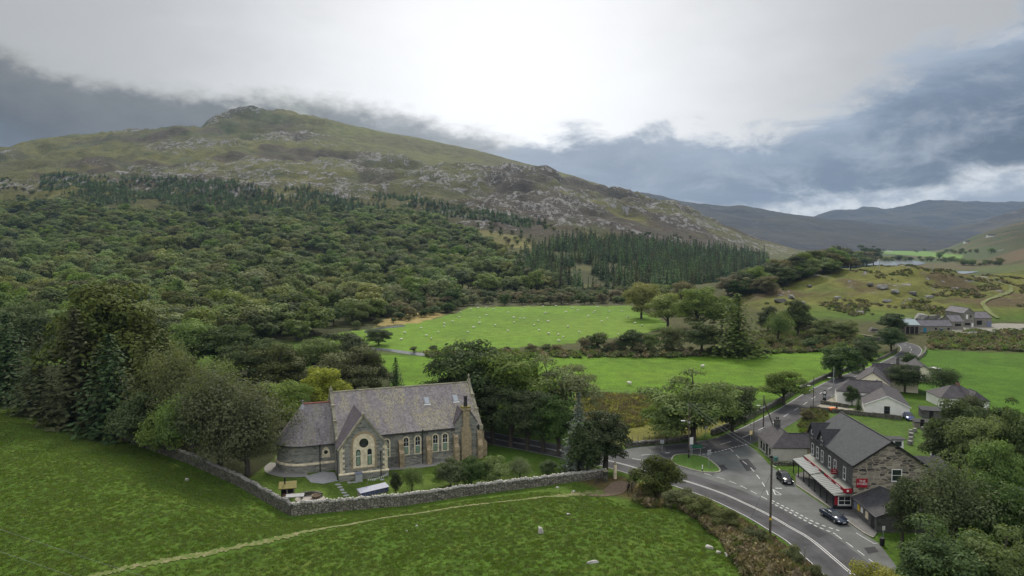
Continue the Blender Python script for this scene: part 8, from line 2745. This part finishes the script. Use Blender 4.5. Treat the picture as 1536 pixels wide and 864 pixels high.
# ------------------------------------------------------------------ the walker
def person(px, py, rz, label):
    g = G(px, py)
    root = empty('person', g, rz, label, 'person')
    V, E_, Rr = [], [], []
    def add(p, r, par=None):
        V.append(p); Rr.append(r)
        if par is not None: E_.append((par, len(V) - 1))
        return len(V) - 1
    pel = add((0, 0, 0.95), (0.17, 0.13))
    wai = add((0, 0, 1.10), (0.15, 0.11), pel)
    che = add((0, 0.0, 1.30), (0.18, 0.13), wai)
    shc = add((0, 0.01, 1.45), (0.13, 0.10), che)
    nck = add((0, 0.0, 1.53), (0.06, 0.06), shc)
    hd0 = add((0, -0.01, 1.60), (0.085, 0.09), nck)
    hd1 = add((0, -0.02, 1.68), (0.085, 0.10), hd0)
    add((0, -0.01, 1.74), (0.06, 0.07), hd1)
    add((0, -0.12, 1.635), (0.018, 0.02), hd0)
    for s in (-1, 1):
        h = add((s * 0.10, 0, 0.88), (0.10, 0.11), pel)
        k = add((s * 0.11, -0.02 - 0.10 * (s > 0), 0.50), (0.065, 0.07), h)
        a = add((s * 0.11, 0.02 - 0.06 * (s > 0) + 0.12 * (s < 0), 0.10), (0.045, 0.05), k)
        add((s * 0.12, -0.12 - 0.06 * (s > 0) + 0.12 * (s < 0), 0.04), (0.045, 0.035), a)
        sh = add((s * 0.21, 0, 1.43), (0.065, 0.065), shc)
        el = add((s * 0.27, 0.03, 1.15), (0.048, 0.05), sh)
        wr = add((s * 0.26, -0.06, 0.92), (0.034, 0.036), el)
        pm = add((s * 0.26, -0.08, 0.85), (0.035, 0.022), wr)
        for q in range(4):
            f1 = add((s * (0.255 + 0.004 * q), -0.105 + 0.018 * q, 0.80 + 0.004 * abs(q - 1.5)), (0.009, 0.009), pm)
            add((s * (0.245 + 0.004 * q), -0.115 + 0.018 * q, 0.76 + 0.008 * abs(q - 1.5)), (0.008, 0.008), f1)
        t1 = add((s * 0.24, -0.12, 0.845), (0.010, 0.010), pm)
        add((s * 0.23, -0.135, 0.81), (0.009, 0.009), t1)
    me = bpy.data.meshes.new('body')
    me.from_pydata(V, E_, [])
    o = obj('body', me, root)
    md = o.modifiers.new('skin', 'SKIN')
    for sv_, r in zip(me.skin_vertices[0].data, Rr):
        sv_.radius = r
        sv_.use_root = False
    me.skin_vertices[0].data[0].use_root = True
    o.modifiers.new('smooth', 'SUBSURF').levels = 1
    m, t, b = new_mat('walker_clothes')
    sp = t.n('ShaderNodeSeparateXYZ')
    t.put(sp.inputs[0], t.n('ShaderNodeTexCoord').outputs['Object'])
    c = t.mix(t.math('GREATER_THAN', sp.outputs[2], 1.50), (0.022, 0.022, 0.026), (0.46, 0.28, 0.20))
    c = t.mix(t.math('MULTIPLY', t.math('GREATER_THAN', sp.outputs[2], 1.0), t.math('LESS_THAN', sp.outputs[2], 1.5)), c, (0.16, 0.11, 0.13))
    t.put(b.inputs['Base Color'], c)
    b.inputs['Roughness'].default_value = 0.9
    me.materials.append(m)
    q = MB(); q.ball((0, 0.012, 1.70), 0.105, n=10, sq=(0.95, 1.0, 0.95)); q.build('hair', 'hair', root, True)
    q = MB(); q.box(-0.15, 0.15, 0.11, 0.27, 1.08, 1.46); q.build('rucksack', 'cloth_dark', root)
person(942.5, 738.5, math.radians(-150), 'walker in dark trousers and a dull mauve top standing at the end of the footpath')

# ------------------------------------------------------------------ rough growth: bracken on the bank, rushes, grass tufts
def tuft_mesh(name, leaf, n, h, w, size, seed, droop=0.5):
    rg = np.random.default_rng(seed)
    t = rg.uniform(0, 1, n) ** 0.7
    an = rg.uniform(0, 6.283, n)
    r = w * rg.uniform(0.1, 1, n) * (0.3 + 0.7 * t)
    c = np.stack([r * np.cos(an), r * np.sin(an), h * t * (1 - droop * (r / w) ** 2 * 0.6)], 1)
    nr = np.stack([np.cos(an), np.sin(an), np.full(n, 0.6)], 1) + rg.normal(size=(n, 3)) * 0.5
    v = kites(c, nr, size * rg.uniform(0.6, 1.4, n), rg, 1.8)
    return np_mesh(name, v, np.arange(len(v)).reshape(-1, 4), [LEAF[leaf]])
def blade_mesh(name, leaf, n, h, w, seed):
    rg = np.random.default_rng(seed)
    V = []
    for k in range(n):
        a = rg.uniform(0, 6.283); b = rg.uniform(0, 6.283)
        p = np.array([w * math.cos(a), w * math.sin(a), 0]) * rg.uniform(0, 1)
        l = h * rg.uniform(0.5, 1.2)
        d = np.array([math.cos(b), math.sin(b), 0])
        s = np.array([-d[1], d[0], 0]) * 0.035
        V += [p - s, p + s, p + d * l * 0.35 + s * 0.8 + [0, 0, l * 0.6], p + d * l * 0.8 + [0, 0, l * 0.85]]
    return np_mesh(name, np.array(V), np.arange(len(V)).reshape(-1, 4), [LEAF[leaf]])
def cover(name, pts, meshes, smin, smax, label, seed, weights=None):
    rg = np.random.default_rng(seed)
    rows = []
    for i, (x, y, z) in enumerate(pts):
        s = rg.uniform(smin, smax)
        k = int(rg.choice(len(meshes), p=weights))
        rows.append((x, y, z - 0.03, s, s * rg.uniform(0.8, 1.2), rg.uniform(0, 6.283), k))
    stuff_instances(name, rows, meshes, label)
def ground_pts(poly_px, n, seed, cond=None):
    rg = np.random.default_rng(seed)
    P_ = np.array([PZ(*p) for p in poly_px])
    lo, hi_ = P_.min(0), P_.max(0)
    x = rg.uniform(lo[0], hi_[0], n * 4)
    y = rg.uniform(lo[1], hi_[1], n * 4)
    k = inpoly(x, y, [tuple(q) for q in P_])
    x, y = x[k][:n], y[k][:n]
    if cond is not None:
        c = cond(x, y)
        x, y = x[c], y[c]
    return np.stack([x, y, Zat(x, y)], 1)
bank_px = [(952, 748), (962, 734), (1000, 742), (1060, 763), (1105, 783), (1150, 812), (1205, 850), (1260, 905), (1120, 905), (1085, 845), (1040, 805), (985, 770), (956, 756)]
bt = [tuft_mesh('bracken_tuft', 'bracken', 60, 0.95, 0.75, 0.26, i) for i in range(3)] + [tuft_mesh('bramble_tuft', 'bramble', 70, 0.8, 0.8, 0.26, 10 + i) for i in range(2)] + [blade_mesh('rank_grass', 'bracken', 60, 0.9, 0.5, 5), blade_mesh('rank_grass', 'grass', 60, 0.8, 0.5, 6)]
bp = ground_pts(bank_px, 1900, 3)
cover('bracken', bp, bt, 0.7, 1.35, 'brown bracken and brambles covering the bank above the road', 4, [0.2, 0.2, 0.16, 0.1, 0.1, 0.14, 0.1])
gt = [blade_mesh('grass_tuft', 'grass', 18, 0.22, 0.32, 20 + i) for i in range(4)]
gp = ground_pts([(0, 602), (200, 672), (360, 735), (437, 780), (600, 765), (800, 740), (900, 745), (1000, 785), (1060, 830), (1130, 905), (1190, 1040), (-300, 1040), (-300, 585)], 72000, 8)
gn = fbm(gp[:, 0], gp[:, 1], 5, 3, 3)
PATHXY = [tuple(G(x, y)[:2]) for x, y in ((150, 863), (270, 838), (400, 812), (520, 788), (600, 774), (700, 759), (790, 749), (860, 742), (905, 738))]
gp = gp[(np.random.default_rng(4).uniform(size=len(gn)) < 0.7 + 0.3 * sst(gn, 0.3, 0.6)) & (segdist(gp[:, 0], gp[:, 1] + 0.5, PATHXY) > 1.1)]
cover('pasture_grass', gp, gt, 0.5, 1.25, 'grass tufts of the near pasture', 9)
rt = [blade_mesh('rush_tuft', l, 26, 0.8, 0.45, 30 + i) for i, l in enumerate(('bracken', 'yellow', 'willow', 'bracken'))]
rp = ground_pts([(866, 592), (1000, 595), (1000, 622), (960, 641), (905, 646), (862, 628)], 1800, 12)
cover('rushes', rp, rt, 0.7, 1.4, 'brown rushes in the wet field corner', 13)
vp = ground_pts([(1195, 640), (1216, 616), (1240, 618), (1240, 640), (1210, 655)], 220, 14)
cover('rough_garden', vp, bt[3:], 0.6, 1.2, 'rough grass and brambles beside the cottage', 15, [0.3, 0.2, 0.2, 0.3])
krg = np.random.default_rng(62)
kx, ky = krg.uniform(120, 340, 9000), krg.uniform(345, 520, 9000)
kz = Zat(kx, ky)
kq = inpoly(*proj_np(kx, ky, kz), [(1140, 468), (1180, 430), (1250, 405), (1340, 396), (1420, 402), (1480, 412), (1620, 420), (1620, 480), (1500, 470), (1420, 474), (1350, 480), (1250, 480)])
kq &= fbm(kx, ky, 22, 3, 63) > 0.655
kq &= segdist(kx, ky, [tuple(G(x, y)[:2]) for x, y in ((1497, 478), (1485, 470), (1478, 462), (1474, 456), (1482, 450), (1500, 444), (1515, 438), (1516, 432), (1508, 428), (1496, 424))]) > 5
cover('knoll_growth', np.stack([kx, ky, kz], 1)[kq], [tuft_mesh('heather', l, 36, 0.7, 1.1, 0.5, 60 + i) for i, l in enumerate(('bramble', 'bracken', 'brown', 'pine'))], 0.6, 1.5, 'heather and bracken on the knoll', 64)
rv = np.concatenate([ground_pts([(640, 531), (1000, 530), (1290, 514), (1290, 526), (1000, 537), (640, 537)], 700, 16), ground_pts([(1130, 500), (1290, 500), (1290, 522), (1130, 526)], 700, 17), ground_pts([(1395, 502), (1560, 497), (1560, 528), (1395, 524)], 420, 18)])
cover('riverside_growth', rv, [tuft_mesh('bank_tuft', l, 40, 1.2, 1.4, 0.5, 40 + i) for i, l in enumerate(('bramble', 'bracken', 'willow', 'oak'))], 0.7, 1.6, 'rough growth along the river', 19)

# ------------------------------------------------------------------ the air over the valley
hz = MB()
hz.box(-7800, 7800, -120, 8300, -3.0, 560)
hm = bpy.data.materials.new('haze_air')
hm.use_nodes = True
hm.node_tree.nodes.clear()
t = NT(hm.node_tree)
pv = t.n('ShaderNodeVolumePrincipled')
pv.inputs['Color'].default_value = (0.46, 0.67, 1.0, 1)
pv.inputs['Density'].default_value = 0.00004
pv.inputs['Anisotropy'].default_value = 0.3
ho = t.n('ShaderNodeOutputMaterial')
t.nt.links.new(pv.outputs[0], ho.inputs['Volume'])
MT['haze'] = hm
tag(hz.build('haze', 'haze'), 'thin blue air between the viewer and the far hills', None, None, 'stuff')
